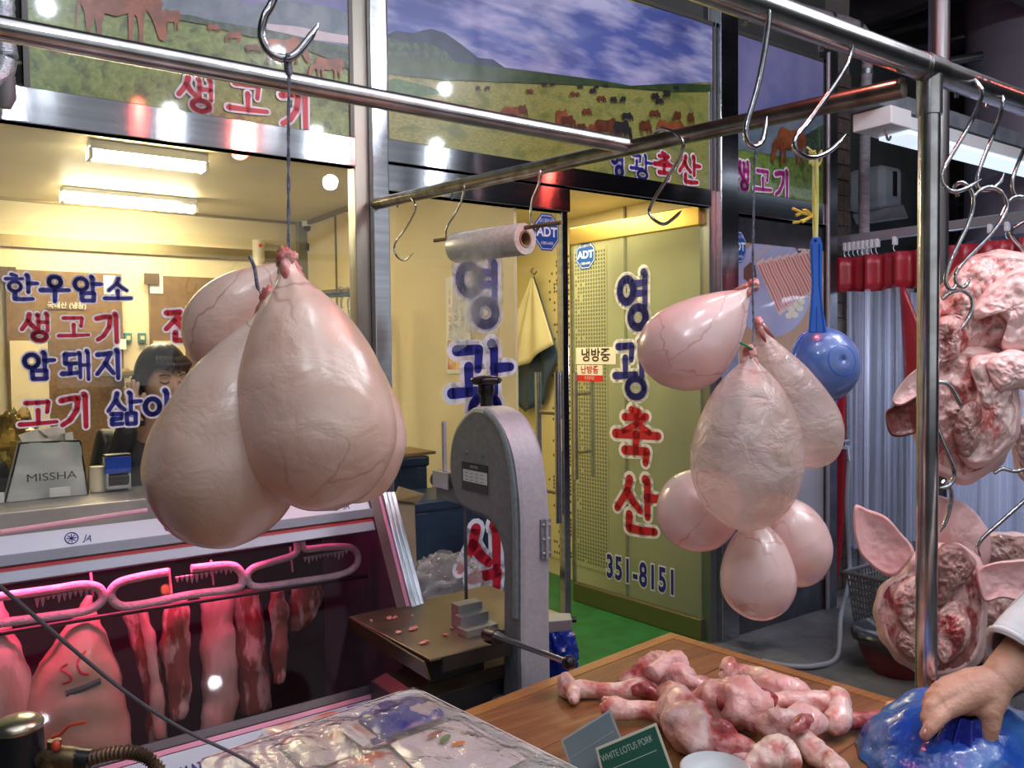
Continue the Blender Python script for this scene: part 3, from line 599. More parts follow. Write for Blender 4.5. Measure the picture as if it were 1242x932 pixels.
# hooks carrying the pork heads
G2 = 'hooks chained above the pork heads'
def ph(D): return lambda x, y: atD(x, y, D)
HK = [([(1160, 118, .034), (1164, 96, .033), (1177, 94, 0), (1189, 106, -.033), (1190, 119, -.03), (1175, 153), (1146, 203), (1143, 220), (1154, 232), (1171, 229), (1191, 217)], 1.87, 'hook over the front rail next to the standing post'),
      ([(1196, 130, .034), (1200, 109, .033), (1209, 107, 0), (1216, 120, -.033), (1214, 135, -.03), (1203, 167), (1189, 203), (1185, 220), (1188, 229), (1200, 230), (1213, 221), (1218, 209)], 1.97, 'second hook along the front rail from the standing post'),
      ([(1236, 140, .034), (1238, 122, .033), (1246, 118, 0), (1254, 128, -.033), (1250, 160, -.03), (1234, 200), (1228, 222), (1231, 236), (1242, 240), (1252, 230)], 2.07, 'third hook along the front rail, at the picture edge'),
      ([(1162, 238, .02), (1158, 226, .012), (1168, 222), (1180, 236), (1177, 265), (1155, 312), (1147, 337), (1150, 349), (1156, 351), (1160, 345)], 1.90, 'dark lower hook hanging in the first rail hook'),
      ([(1180, 244), (1185, 234), (1200, 227), (1216, 235), (1221, 254), (1204, 282), (1171, 316), (1159, 333), (1161, 345), (1170, 348), (1179, 334)], 1.96, 'shiny wide lower hook hanging in the second rail hook'),
      ([(1143, 363), (1153, 355), (1168, 353), (1179, 364), (1175, 385), (1158, 409), (1141, 436), (1132, 448)], 1.97, 'hook whose straight shank runs down in front of the topmost pork piece'),
      ([(1214, 262), (1222, 246), (1232, 239), (1246, 242), (1250, 262), (1226, 282, .02), (1240, 302, .03), (1252, 322, .03)], 2.06, 'lower hook at the picture edge above the topmost pork piece'),
      ([(1128, 468), (1139, 464), (1152, 468), (1163, 486), (1166, 496)], 1.84, 'short hook tip stuck in the maroon-eared pork head'),
      ([(1137, 520), (1143, 536), (1155, 563), (1157, 579), (1150, 590), (1139, 592)], 1.86, 'bent hook hanging below the maroon-eared pork head beside the post'),
      ([(1144, 584), (1151, 590), (1154, 604), (1148, 630), (1140, 646)], 1.88, 'hook dropping behind the post to the lowest pork head'),
      ([(1262, 588), (1242, 608), (1214, 633), (1191, 654), (1185, 667), (1190, 676)], 2.0, 'straight hook reaching the brown meat behind the lowest pork head'),
      ([(1206, 574), (1216, 569), (1232, 572), (1246, 566), (1252, 552)], 2.0, 'hook curled below the second pork head at the picture edge')]
for pts, D, lab in HK: hook(pts, .0048, lab, ph(D), group=G2)
# ---- bladders
def vein_mat(name, c1, c2, vein=(.40, .07, .06), tr=.0, vs=9., rel=.5, dist=.010, cr=.2, tlu=.26):
    m = mat(name, c1, .34, col2=c2, nscale=9, detail=5, lo=.34, hi=.68, coat=1., spec=.8); nt = m.node_tree; m.node_tree.nodes['Principled BSDF'].inputs['Coat Roughness'].default_value = cr; N = nt.nodes; L = nt.links; b = N['Principled BSDF']
    tc = N['Texture Coordinate'] if 'Texture Coordinate' in N else N.new('ShaderNodeTexCoord')
    nz = N.new('ShaderNodeTexNoise'); nz.inputs['Scale'].default_value = 11; nz.inputs['Detail'].default_value = 3; L.new(tc.outputs['Object'], nz.inputs[0])
    ad = N.new('ShaderNodeVectorMath'); ad.operation = 'MULTIPLY_ADD'; ad.inputs[1].default_value = (.10, .10, .10); L.new(nz.outputs['Color'], ad.inputs[0]); L.new(tc.outputs['Object'], ad.inputs[2])
    vo = N.new('ShaderNodeTexVoronoi'); vo.feature = 'DISTANCE_TO_EDGE'; vo.inputs['Scale'].default_value = vs; L.new(ad.outputs[0], vo.inputs['Vector'])
    mr = N.new('ShaderNodeMapRange'); mr.inputs[1].default_value = .004; mr.inputs[2].default_value = .018; mr.inputs[3].default_value = 1; mr.inputs[4].default_value = 0; L.new(vo.outputs[0], mr.inputs[0])
    mk = N.new('ShaderNodeTexNoise'); mk.inputs['Scale'].default_value = 7; L.new(tc.outputs['Object'], mk.inputs[0])
    mkr = N.new('ShaderNodeMapRange'); mkr.inputs[1].default_value = .45; mkr.inputs[2].default_value = .65; mkr.inputs[4].default_value = .5; L.new(mk.outputs[0], mkr.inputs[0])
    mu = N.new('ShaderNodeMath'); mu.operation = 'MULTIPLY'; L.new(mr.outputs[0], mu.inputs[0]); L.new(mkr.outputs[0], mu.inputs[1])
    prev = b.inputs['Base Color'].links[0].from_socket
    x = N.new('ShaderNodeMix'); x.data_type = 'RGBA'; x.inputs[7].default_value = (*vein, 1); L.new(prev, x.inputs[6]); L.new(mu.outputs[0], x.inputs[0]); L.new(x.outputs[2], b.inputs['Base Color'])
    # crumpled skin relief, stretched along the bladder
    mp = N.new('ShaderNodeMapping'); mp.inputs['Scale'].default_value = (1, 1, 1.25); L.new(tc.outputs['Object'], mp.inputs[0])
    n1 = N.new('ShaderNodeTexNoise'); n1.inputs['Scale'].default_value = 20; n1.inputs['Detail'].default_value = 7; n1.inputs['Distortion'].default_value = .5; L.new(mp.outputs[0], n1.inputs[0])
    bp = N.new('ShaderNodeBump'); bp.inputs['Strength'].default_value = rel; bp.inputs['Distance'].default_value = dist; L.new(n1.outputs[0], bp.inputs['Height']); L.new(bp.outputs[0], b.inputs['Normal']); L.new(bp.outputs[0], b.inputs['Coat Normal'])
    tl = N.new('ShaderNodeBsdfTranslucent'); L.new(x.outputs[2], tl.inputs[0]); mt = N.new('ShaderNodeMixShader'); mt.inputs[0].default_value = tlu; out = N['Material Output']
    L.new(b.outputs[0], mt.inputs[1]); L.new(tl.outputs[0], mt.inputs[2]); L.new(mt.outputs[0], out.inputs[0])
    if tr:
        t = N.new('ShaderNodeBsdfTransparent'); t.inputs[0].default_value = (1, .9, .84, 1); mx = N.new('ShaderNodeMixShader'); mx.inputs[0].default_value = tr
        L.new(mt.outputs[0], mx.inputs[1]); L.new(t.outputs[0], mx.inputs[2]); L.new(mx.outputs[0], out.inputs[0])
    return m
BLA = vein_mat('bladder_beige', (.74, .48, .37), (.90, .68, .58), vs=7, rel=.5, dist=.007, cr=.24)
BLB = vein_mat('bladder_pink', (.88, .55, .52), (.92, .70, .67), vein=(.5, .13, .11), vs=8, rel=.13, cr=.16, tlu=.16)
BLC = vein_mat('bladder_grey', (.62, .50, .46), (.88, .76, .72), tr=.42, vs=7, rel=.9, dist=.014, cr=.14)
REDFL = mat('red_flesh', (.50, .10, .09), .3, col2=(.62, .30, .26), nscale=45, bump=.6, bscale=70, coat=.4)
PROF = [(0, .075), (.04, .10), (.09, .19), (.16, .36), (.25, .56), (.36, .76), (.48, .90), (.58, .975), (.66, 1.), (.75, .97), (.83, .87), (.90, .70), (.95, .51), (.98, .33), (1, .03)]
ROUND = [(0, .06), (.03, .16), (.07, .34), (.14, .56), (.24, .77), (.36, .92), (.48, .99), (.55, 1.), (.66, .97), (.77, .86), (.86, .70), (.93, .50), (.975, .30), (1, .03)]
EGG = [(0, .10), (.03, .22), (.08, .38), (.16, .58), (.27, .77), (.4, .91), (.52, .985), (.61, 1.), (.71, .97), (.81, .86), (.89, .70), (.945, .50), (.98, .30), (1, .03)]
def smoothprof(pf, k=5):
    P = spl([(a, b, 0) for a, b in pf], k); return [(max(p.x, 0), max(p.y, .01)) for p in P]
BL_G = {'L': 'large inflated bladders on one cord', 'R': 'inflated bladders in the right-hand bunch'}
def bladder(n0, D0, n1, D1, R, m, label, grp, pf=PROF, bend=0., seed=0, knot=True):
    a = atD(*n0, D0); b = atD(*n1, D1); ax = (b-a); Ln = ax.length; ax.normalize()
    t = thing('inflated_bladder', label, 'bladder', tuple(a), BL_G[grp])
    side = ax.cross(ray(*n0)).normalized()
    prof = [(r*R, h*Ln) for h, r in smoothprof(pf)]
    def fn(p, g, h):
        d = (p-a-ax*h); q = h/Ln
        k = 1+.035*noise.noise(p*9+Vector((seed, 0, 0)))+.012*noise.noise(p*28)+(.07*sin(g*7+seed)*max(0, .28-q)/.28 if q < .28 else 0)
        return a+ax*h+d*k+side*(bend*4*q*(1-q)*Ln)
    mesh_obj('skin', MB().lathe(prof, a, ax, 64, fn), m, t, smooth=180)
    if knot:
        mb = MB().ball(a-ax*.004, R*.13, R*.13, R*.15, 14, 10, None, .5, 9, seed)
        for k in range(3):
            g = k*2.1+seed; off = side*cos(g)*R*.13+ax.cross(side)*sin(g)*R*.13
            mb.tube([a-ax*.012, a+off*.8+ax*R*.12, a+off*1.55+ax*R*.42], [R*.07, R*.075, R*.02], 8)
        mesh_obj('knotted_neck', mb, REDFL, t, smooth=180)
    return t
bladder((352, 316), 1.075, (252, 452), 1.11, .061, BLA, 'pale bladder behind, leaning up and left against the window', 'L', bend=-.06, seed=2)
bladder((356, 330), 1.05, (448, 606), 1.13, .077, BLA, 'bladder mostly hidden behind the largest one, its rim showing at right', 'L', PROF, seed=9)
bladder((326, 366), .985, (246, 664), .965, .0885, BLA, 'beige bladder hanging low to the left in front of the meat case', 'L', bend=.0, seed=4)
bladder((347, 318), .955, (408, 619), .93, .0865, BLA, 'largest bladder, shiny and veined, at the front of the cord', 'L', [(0, .10), (.05, .14), (.11, .28), (.2, .52), (.3, .72), (.42, .89), (.53, .975), (.62, 1.), (.72, .98), (.81, .89), (.89, .73), (.945, .54), (.98, .34), (1, .03)], seed=6)
bladder((912, 348), 1.52, (783, 452), 1.56, .083, BLB, 'smooth pink-grey bladder pointing up left beside the door lettering', 'R', bend=.05, seed=3)
bladder((921, 396), 1.48, (1000, 563), 1.52, .075, BLC, 'greyish see-through bladder leaning right below the blue strainer', 'R', bend=-.05, seed=8)
bladder((906, 616), 1.60, (834, 660), 1.60, .0, BLB, '', 'R', ROUND) if False else None
bladder((893, 584), 1.58, (806, 650), 1.58, .078, BLB, 'round pink bladder at lower left of the hanging bunch, by the door', 'R', ROUND, seed=1, knot=False)
bladder((930, 600), 1.57, (985, 708), 1.57, .072, BLB, 'round pink bladder at lower right of the hanging bunch', 'R', ROUND, seed=5, knot=False)
bladder((916, 632), 1.46, (922, 752), 1.46, .0655, BLB, 'egg-shaped pink bladder, lowest of the hanging bunch', 'R', EGG, seed=7, knot=False)
bladder((909, 432), 1.40, (904, 645), 1.38, .092, BLC, 'crumpled shiny bladder at the front and centre of the bunch', 'R', [(0, .10), (.04, .16), (.09, .32), (.17, .54), (.27, .73), (.4, .90), (.52, .985), (.60, 1.), (.70, .97), (.80, .86), (.88, .70), (.94, .5), (.98, .3), (1, .03)], seed=11)
# cords
CORD = mat('grey_cord', (.10, .10, .15), .7, col2=(.22, .22, .28), nscale=220, bump=.5, bscale=500)
YSTR = mat('yellow_twine', (.74, .66, .16), .4, col2=(.82, .78, .34), nscale=60, stretch=(3, 3, .3), bump=.3, bscale=200)
def twist(pts, r, turns):
    S = spl(pts, 12); mb = MB()
    for s in (0, pi):
        q = []
        for i, p in enumerate(S): g = s+turns*2*pi*i/(len(S)-1); q.append(p+(CR*cos(g)+CF*sin(g))*r*.8)
        mb.tube(q, r, 6)
    return mb
cd = thing('twine', 'dark twisted cord from the shiny hook down to the large bladders', 'cord', atD(350, 305, .97))
mesh_obj('strand', twist([atD(351, 66, .972), atD(350, 150, .972), atD(350, 230, .972), atD(350, 318, .965)], .0013, 40), CORD, cd, smooth=60)
mesh_obj('knot', MB().ball(atD(350, 84, .972), .0045, .0045, .009, 10, 8, None, .4), CORD, cd, smooth=60)
mesh_obj('loop', MB().tube(spl([atD(346, 86, .972), atD(346, 72, .962), atD(350, 66, .96), atD(353, 76, .98), atD(351, 92, .972)], 5), .0014, 6), CORD, cd, smooth=60)
mesh_obj('loose_end', MB().tube(spl([atD(303, 311, .985), atD(309, 326, .982), atD(313, 350, .982), atD(323, 366, .975)], 6), [.0022]*13+[.0008]*6, 8, ), CORD, cd, smooth=60)
mesh_obj('tie', MB().tube(spl([atD(340, 338, .945), atD(332, 352, .94), atD(326, 370, .94)], 6), .0016, 6), CORD, cd, smooth=60)
cd = thing('twine', 'thin grey cord from the long hook to the pink bladder bunch', 'cord', atD(911, 350, 1.48))
mesh_obj('strand', twist([atD(916, 176, 1.476), atD(914, 260, 1.476), atD(913, 350, 1.48), atD(914, 398, 1.47), atD(912, 430, 1.43)], .0014, 40), CORD, cd, smooth=60)
mesh_obj('green_tie', MB().tube(spl([atD(898, 416, 1.40), atD(906, 420, 1.39), atD(913, 424, 1.39)], 5), .0022, 6), mat('green_twine', (.02, .25, .10), .5), cd, smooth=60)
ys = thing('yellow_string', 'bright yellow plastic string tied from a hook to the blue strainer', 'string', atD(989, 285, 1.6))
for k in range(4): mesh_obj('strand', MB().tube(spl([atD(987+k*1.4, 188, 1.60), atD(986.6+k*1.5+.8*sin(k*3), 215, 1.60+.003*sin(k*2)), atD(986.5+k*1.6, 250, 1.60-.003*sin(k*2)), atD(987.5+k, 292, 1.60)], 6), .0028, 7, flat=.7), YSTR, ys, smooth=60)
mb = MB(); rr = random.Random(5)
for k in range(9):
    c = atD(988+rr.uniform(-5, 5), 196+rr.uniform(-3, 6), 1.60); mb.tube(spl([c, c+CU*rr.uniform(.006, .02)+CR*rr.uniform(-.006, .006), c+CU*rr.uniform(.012, .03)+CR*rr.uniform(-.012, .012)-CF*.006], 4), .0022, 5)
mesh_obj('knot', mb, YSTR, ys, smooth=60)
mb = MB()
for k in range(8):
    c = atD(985, 262, 1.595); e = atD(962+rr.uniform(-1, 12), 258+rr.uniform(-6, 13), 1.59); mb.tube(spl([c, c.lerp(e, .55)+CU*rr.uniform(-.003, .007), e], 4), .0028, 5)
mesh_obj('frayed_end', mb, mat('orange_twine', (.72, .42, .03), .55, col2=(.80, .58, .10), nscale=120), ys, smooth=60)
# ---- blue strainer
BLP = mat('blue_plastic', (.012, .10, .50), .22, col2=(.02, .14, .58), nscale=6, coat=.3)
BLP2 = mat('blue_perforated_bowl', (.06, .13, .40), .28, col2=(.12, .18, .42), nscale=10, coat=.4)
st = thing('strainer', 'blue plastic long-handled strainer hung bowl down on yellow string', 'strainer', atD(998, 440, 1.63))
ctr = atD(1000, 442, 1.64); nrm = (-CF*.9+CR*.25+CU*.12).normalized()
mesh_obj('bowl', MB().lathe([(.072*sin(t), -.0+.058*cos(t)) for t in [pi/2*(1-i/9.5) for i in range(9)]]+[(.001, .058)], ctr, nrm, 40), BLP2, st, smooth=60, solid=.002)
aa = nrm.orthogonal().normalized(); bb = nrm.cross(aa)
ringp = [ctr+(aa*cos(2*pi*i/40)+bb*sin(2*pi*i/40))*.0725 for i in range(40)]
mesh_obj('rim', MB().tube(ringp, .0035, 8, closed=True), BLP, st, smooth=60)
mesh_obj('raised_ring', MB().tube([ctr+nrm*.053+(aa*cos(2*pi*i/30)+bb*sin(2*pi*i/30))*.030 for i in range(30)], .0015, 6, closed=True), BLP, st, smooth=60)
hp = [(989, 288, .007), (989, 296, .0118), (989, 310, .0118), (990, 345, .0098), (990, 375, .0112), (991, 396, .0165), (991, 404, .0172)]
pl = [atD(x-r*610, y, 1.595) for x, y, r in hp]; prr = [atD(x+r*610, y, 1.595) for x, y, r in hp]
mb = MB().prism(pl+prr[::-1], -CF*.007)
mesh_obj('handle', mb, BLP, st, bevel=.002)
mb = MB()
for s in (-1, 1): mb.tube([atD(989+s*5, 296, 1.588), atD(990+s*4, 345, 1.588), atD(991+s*9, 402, 1.588)], .0022, 6)
mb.tube([atD(991, 372, 1.588), atD(991, 402, 1.588)], .002, 6)
mesh_obj('handle_rib', mb, BLP, st, smooth=60)
mesh_obj('handle_hole', MB().cyl(atD(989, 292, 1.5945), atD(989, 292, 1.5870), .003, 12), mat('hole_dark', (.01, .02, .06), .6), st)
# ---- roll of plastic bags on a rod
ra, rb = atRail(527, 292, -.0), atRail(681, 270, .0)
solo('wooden_rod', MB().cyl(ra, rb, .0065, 10), mat('rod_wood', (.20, .14, .07), .6, col2=(.12, .08, .04), nscale=20), 'thin wooden rod through the plastic bag roll', 'rod', smooth=40)
BAGP = thin('clear_bag_film', (.96, .97, .98), .8, .12, 1.45, bump=.06, bscale=14, haze=.34, hazecol=(.82, .84, .84), hazenoise=9)
ROLLM = mat('bag_roll_plastic', (.50, .50, .46), .22, col2=(.62, .62, .58), nscale=7, stretch=(14, 14, 14), coat=.5, bump=.15, bscale=60)
rl = thing('bag_roll', 'roll of clear plastic bags hung on the wooden rod, one bag trailing down', 'roll', atRail(595, 295))
c0, c1 = atRail(553, 301), atRail(637, 290); axr = (c1-c0).normalized()
RR = .050
pr = [(RR*.50, 0), (RR*.97, 0), (RR, .004), (RR*1.01, (c1-c0).length*.5), (RR, (c1-c0).length-.004), (RR*.96, (c1-c0).length), (RR*.52, (c1-c0).length)]
mesh_obj('roll', MB().lathe(pr, c0, axr, 36), ROLLM, rl, smooth=40)
mesh_obj('cardboard_core', MB().lathe([(RR*.40, -.002), (RR*.40, (c1-c0).length+.003), (RR*.52, (c1-c0).length+.003), (RR*.52, -.002), (RR*.40, -.002)], c0, axr, 28), mat('core_card', (.30, .19, .12), .7), rl, smooth=40)
def bagf(u, v):
    x = lerp(545, 607, u)+4*sin(v*4); y = lerp(lerp(303, 297, u), lerp(424, 417, u)+4*sin(u*9), v)
    return atRail(x, y, .048-.02*v+.006*sin(u*11+v*5)*v+.004*noise.noise(Vector((u*6, v*8, 2))))
mesh_obj('hanging_bag', MB().grid(bagf, 18, 26), BAGP, rl, smooth=180)
# ================================================================ refrigerated meat case
YT, ZT, YB_, ZB_ = -.60, .985, -.845, .60       # slanted front glass: top and bottom edge
XL, XR = -1.2, 1.13
FILM = mat('white_film', (.60, .64, .74), .3, col2=(.54, .58, .70), nscale=4)
ALU = mat('grey_aluminium', (.26, .27, .32), .38, .6); CASEB = mat('case_dark', (.035, .026, .03), .4)
RSTR = mat('red_strip', (.42, .02, .03), .35); PKST = mat('pink_strip', (.72, .26, .40), .35)
cs = thing('meat_case', 'slanted-glass refrigerated display case lit pink inside', 'display case', (.3, -.5, 0))
nG = Vector((0, ZB_-ZT, -(YB_-YT))).normalized()
if nG.y > 0: nG = -nG
def bar(name, x0, x1, y0, z0, y1, z1, th, m, **k):
    d = Vector((0, y1-y0, z1-z0)); n = Vector((0, -d.z, d.y)).normalized(); 
    if n.y > 0: n = -n
    return mesh_obj(name, MB().par((x0, y0, z0), (x1-x0, 0, 0), d, n*th), m, cs, **k)
mesh_obj('lower_body', MB().prism([(XL, -.06, .06), (XL, -.84, .06), (XL, -.84, .16), (XL, -.06, .16)], (XR-XL, 0, 0)), mat('case_panel', (.45, .45, .48), .4), cs)
mesh_obj('back_panel', MB().box((XL, -.10, .16), (XR, -.06, .965)), CASEB, cs)
mesh_obj('case_floor', MB().box((XL, -.84, .16), (XR, -.06, .20)), mat('case_tray', (.04, .035, .035), .4), cs)
mesh_obj('top_panel', MB().prism([(XL, -.562, 1.076), (XL, -.562, 1.02), (XL, -.08, .965), (XL, -.08, .985)], (XR-XL, 0, 0)), mat('case_top_white', (.5, .5, .5), .4), cs)
mesh_obj('film_panel', MB().prism([(XL, -.560, 1.082), (XL, -.574, 1.084), (XL, -.602, 1.040), (XL, -.602, 1.02), (XL, -.560, 1.02)], (XR-XL-.05, 0, 0)), FILM, cs)
bar('upper_bar', XL, XR-.05, -.602, 1.044, -.610, 1.018, .012, ALU, bevel=.002)
bar('red_strip', XL, XR-.05, -.606, 1.018, -.612, 1.003, .008, RSTR)
bar('glass_bar', XL, XR-.05, -.608, 1.004, -.620, .978, .014, ALU, bevel=.002)
mesh_obj('front_glass', MB().par((XL, YT-.01, ZT), (XR-XL-.03, 0, 0), (0, YB_-YT, ZB_-ZT), nG*.006), thin('case_glass', (.94, .91, .92), .09, .03), cs)
# right end post and dark inner strip
def slant(name, x0, x1, off, th, m, **k):
    return mesh_obj(name, MB().par(Vector((x0, -.575, 1.075))+nG*off, (x1-x0, 0, 0), (0, -.295, -.52), nG*th), m, cs, **k)
slant('inner_strip', XR-.052, XR-.022, .004, .012, mat('maroon_strip', (.10, .05, .06), .4))
slant('pink_edge', XR-.022, XR-.012, .004, .014, PKST)
for k in range(3): slant('end_post', XR-.012+k*.016, XR+.003+k*.016, .006, .024-.004*k, ZINC, bevel=.003)
mesh_obj('end_panel', MB().prism([(XR+.0, -.06, .06), (XR+.0, -.87, .06), (XR+.0, -.87, .56), (XR+.0, -.575, 1.07), (XR+.0, -.08, .985)], (.034, 0, 0)), ALU, cs)
# sill below the glass with printed film
bar('lower_glass_bar', XL, XR, YB_+.008, ZB_+.010, YB_-.006, ZB_-.008, .012, mat('dark_bar', (.07, .06, .07), .35), bevel=.002)
bar('pink_rail', XL, XR, YB_-.007, ZB_-.009, YB_-.014, ZB_-.018, .012, PKST)
bar('film_sill', XL, XR, YB_-.015, ZB_-.019, YB_-.065, ZB_-.095, .012, FILM)
bar('film_band', XL, XR, YB_-.066, ZB_-.097, YB_-.095, ZB_-.15, .012, PKST)
bar('lower_film', XL, XR, YB_-.096, ZB_-.152, YB_-.13, ZB_-.25, .012, FILM)
mesh_obj('sill_core', MB().prism([(XL, -.84, .1), (XL, -.965, .1), (XL, -.965, .35), (XL, -.862, .566), (XL, -.84, .57)], (XR-XL, 0, 0)), ALU, cs)
sv = Vector((0, .050, .076)).normalized(); su = Vector((1, 0, 0))
for x in (.14, .30, .46, .62, .78, .94, 1.07):
    textmesh('JAKWANG'[2:] if x > 0 else '', (Vector((x, YB_-.042, ZB_-.060))+su.cross(sv)*.014, su, sv), .038, BLUEINK, cs, 'film_lettering', .02, .8, off=.0006)
for x in (.30, .70): textmesh('STAINLESS', (Vector((x, YB_-.080, ZB_-.122))+su.cross(sv)*.014, su, sv), .018, MAGINK, cs, 'film_lettering', 0, .9, off=.0006)
fv = Vector((0, .028, .044)).normalized()
for x in (.05, .28, .51, .74, .97):
    o = Vector((x, -.588, 1.0625)); n = su.cross(fv)
    mb = MB(); R_1 = [o+n*.0012+(su*cos(i*pi/9)+fv*sin(i*pi/9))*.0145 for i in range(18)]
    mb.tube(R_1, .0012, 5, closed=True)
    for k in range(4): d = su*cos(k*pi/4)+fv*sin(k*pi/4); mb.tube([o+n*.0012-d*.011, o+n*.0012+d*.011], .001, 5)
    mesh_obj('film_emblem', mb, BLUEINK, cs); textmesh('JA', (o+su*.036-fv*.006, (su-fv*.35).normalized(), (fv+su*.35).normalized()), .024, BLUEINK, cs, 'film_lettering', .012, .8, off=.0012)
solo('pink_tube', MB().tube([atZ(0, 646, 1.052), atZ(95, 632, 1.052), atZ(178, 619, 1.052)], .007, 8), mat('pink_film', (.75, .36, .48), .4), 'pink rolled film edge lying on top of the meat case', 'film', smooth=60)
# frosted cooling coil: flattened loops with icicles
FROST = mat('frost', (.74, .66, .70), .55, col2=(.62, .52, .58), nscale=30, bump=.6, bscale=130, sss=.2)
cp = []
for x0, x1 in ((-.75, -.33), (-.30, .17), (.20, .64), (.66, 1.05)):
    pass
def coil(px_pts, r): return spl([atY(x, y, -.505) for x, y in px_pts], 8)
mesh_obj('cooling_coil', MB().tube(coil([(-60, 762), (0, 756), (60, 748), (105, 741), (124, 728), (120, 714), (100, 710), (60, 716), (0, 724), (-60, 732)], 0), .0115, 12), FROST, cs, smooth=60)
mesh_obj('cooling_coil', MB().tube(coil([(204, 694), (170, 700), (143, 708), (134, 722), (146, 735), (175, 733), (230, 722), (285, 714), (294, 704), (290, 692), (276, 686), (232, 690)], 0), .0115, 12), FROST, cs, smooth=60)
mesh_obj('cooling_coil', MB().tube(coil([(360, 655), (358, 672), (330, 682), (306, 690), (300, 702), (312, 712), (360, 706), (410, 698), (430, 688), (434, 674), (424, 664), (395, 664), (370, 666), (366, 655)], 0), .0105, 12), FROST, cs, smooth=60)
mb = MB(); rr = random.Random(2)
for x0, x1, y0, y1 in ((45, 118, 726, 712), (215, 280, 700, 690), (370, 420, 676, 668)):
    for k in range(12):
        t = k/11; a = atY(lerp(x0, x1, t), lerp(y0, y1, t), -.505); mb.tube([a, a-Vector((0, 0, rr.uniform(.008, .024)))], [.006, .0012], 6)
tag(mesh_obj('icicles', mb, FROST, cs, smooth=60), kind='stuff')
mesh_obj('hanging_rail', MB().tube([atY(-80, 782, -.46), atY(130, 747, -.46), atY(330, 716, -.46), atY(455, 697, -.46)], .007, 8), mat('case_rail', (.09, .06, .07), .3, .8), cs, smooth=60)
for x, y in ((110, 694), (205, 690), (256, 680), (352, 664)):
    mesh_obj('coil_hanger', MB().cyl(atY(x, y, -.49), atY(x+3, y+30, -.49), .003, 6), mat('hanger_pink', (.75, .3, .42), .4), cs)
mesh_obj('lamp_tube', MB().cyl((XL, -.50, 1.006), (XR-.1, -.50, 1.006), .010, 12), mat('pink_tube_glow', (.8, .2, .4), .4, emit=(1, .10, .34), es=7), cs, smooth=60)
# meat inside the case
MEATD = mat('case_meat', (.26, .075, .06), .4, col2=(.58, .42, .37), nscale=16, detail=9, lo=.50, hi=.60, bump=.8, bscale=40, coat=.2, stretch=(1.6, 1.6, .6))
FATTY = mat('case_fat', (.58, .42, .37), .4, col2=(.46, .25, .20), nscale=12, detail=9, stretch=(1.6, 1.6, .5), bump=.5, bscale=30, coat=.2)
SKINP = mat('case_rind', (.46, .28, .20), .42, col2=(.54, .36, .28), nscale=8, bump=.2, bscale=30, coat=.2)
def strip(name, pts, Y, label, cat, m, th=.04, seed=0, **k):
    """hanging cut: pts are (centre x, y, half width) in the photograph, given real width and thickness at depth Y"""
    P = []
    prev = spl([(x, y, w_) for x, y, w_ in pts], 6); mb = MB(); n = 18; vs = []
    for p in prev:
        c = atY(p.x, p.y, Y); e = atY(p.x+p.z, p.y, Y); w_ = max((e-c).length, .004)
        for i in range(n):
            g = 2*pi*i/n; q = c+Vector((cos(g)*w_, sin(g)*min(th, w_*1.0), 0)); q += Vector((cos(g), sin(g), .3))*(.010*noise.noise(q*16+Vector((seed, 0, 0)))+.005*noise.noise(q*45)); vs.append(q)
    m_ = len(prev); mb.add(vs, [(i*n+kk, i*n+(kk+1) % n, (i+1)*n+(kk+1) % n, (i+1)*n+kk) for i in range(m_-1) for kk in range(n)]+[tuple(range(n))[::-1], tuple((m_-1)*n+kk for kk in range(n))])
    return solo(name, mb, m, label, cat, 'cuts hanging in the meat case', smooth=180)
ham = strip('ham', [(108, 722, 6), (104, 745, 14), (98, 775, 30), (92, 805, 46), (88, 840, 56), (92, 880, 62), (98, 920, 60), (100, 950, 40)], -.42, 'large pork leg with red ink mark and grey stamp hanging behind the case glass', 'meat', SKINP, .10, 1)
def inked(strokes, m, w_, name):
    mb = MB()
    for pts in strokes: mb.tube([atY(x, y, -.52+.0*i)-Vector((0, -.004, 0)) for i, (x, y) in enumerate(pts)], w_, 6)
    return mb
strip('ham', [(-4, 730, 8), (-4, 770, 22), (-2, 810, 34), (0, 860, 38), (-2, 920, 36)], -.42, 'pink pork leg cut off by the picture edge behind the case glass', 'meat', FATTY, .07, 2)
strip('pork_belly', [(160, 738, 13), (172, 775, 14), (184, 820, 12), (190, 860, 13), (192, 900, 12)], -.36, 'long dark red belly strip with a white edge beside the pork leg', 'meat', MEATD, .03, 3)
strip('pork_fat', [(172, 738, 5), (181, 775, 7), (188, 820, 7), (192, 860, 8), (194, 896, 6)], -.40, 'thin white fat strip hanging beside the pork leg', 'meat', FATTY, .015, 4)
strip('pork_ribs', [(212, 728, 14), (214, 760, 16), (214, 800, 16), (218, 840, 14), (216, 872, 8)], -.40, 'marbled rib cut hanging in the middle of the case', 'meat', MEATD, .04, 5)
strip('pork_slab', [(264, 722, 20), (264, 760, 20), (266, 810, 21), (268, 850, 21), (262, 890, 20)], -.38, 'broad pale slab of pork with a straight edge', 'meat', FATTY, .03, 6)
strip('beef_piece', [(300, 716, 14), (302, 760, 18), (306, 820, 20), (308, 860, 18)], -.30, 'dark red beef piece hanging deep in the case', 'meat', MEATD, .05, 7)
strip('backbone', [(336, 716, 8), (338, 740, 11), (339, 760, 9), (338, 785, 11), (338, 805, 9), (338, 828, 6)], -.42, 'narrow knobbly backbone hanging right of the beef', 'meat', MEATD, .03, 8)
strip('offal', [(368, 706, 14), (372, 725, 20), (368, 745, 16), (360, 764, 7)], -.40, 'bunch of red and white offal hanging at the right end of the case', 'meat', MEATD, .04, 9)
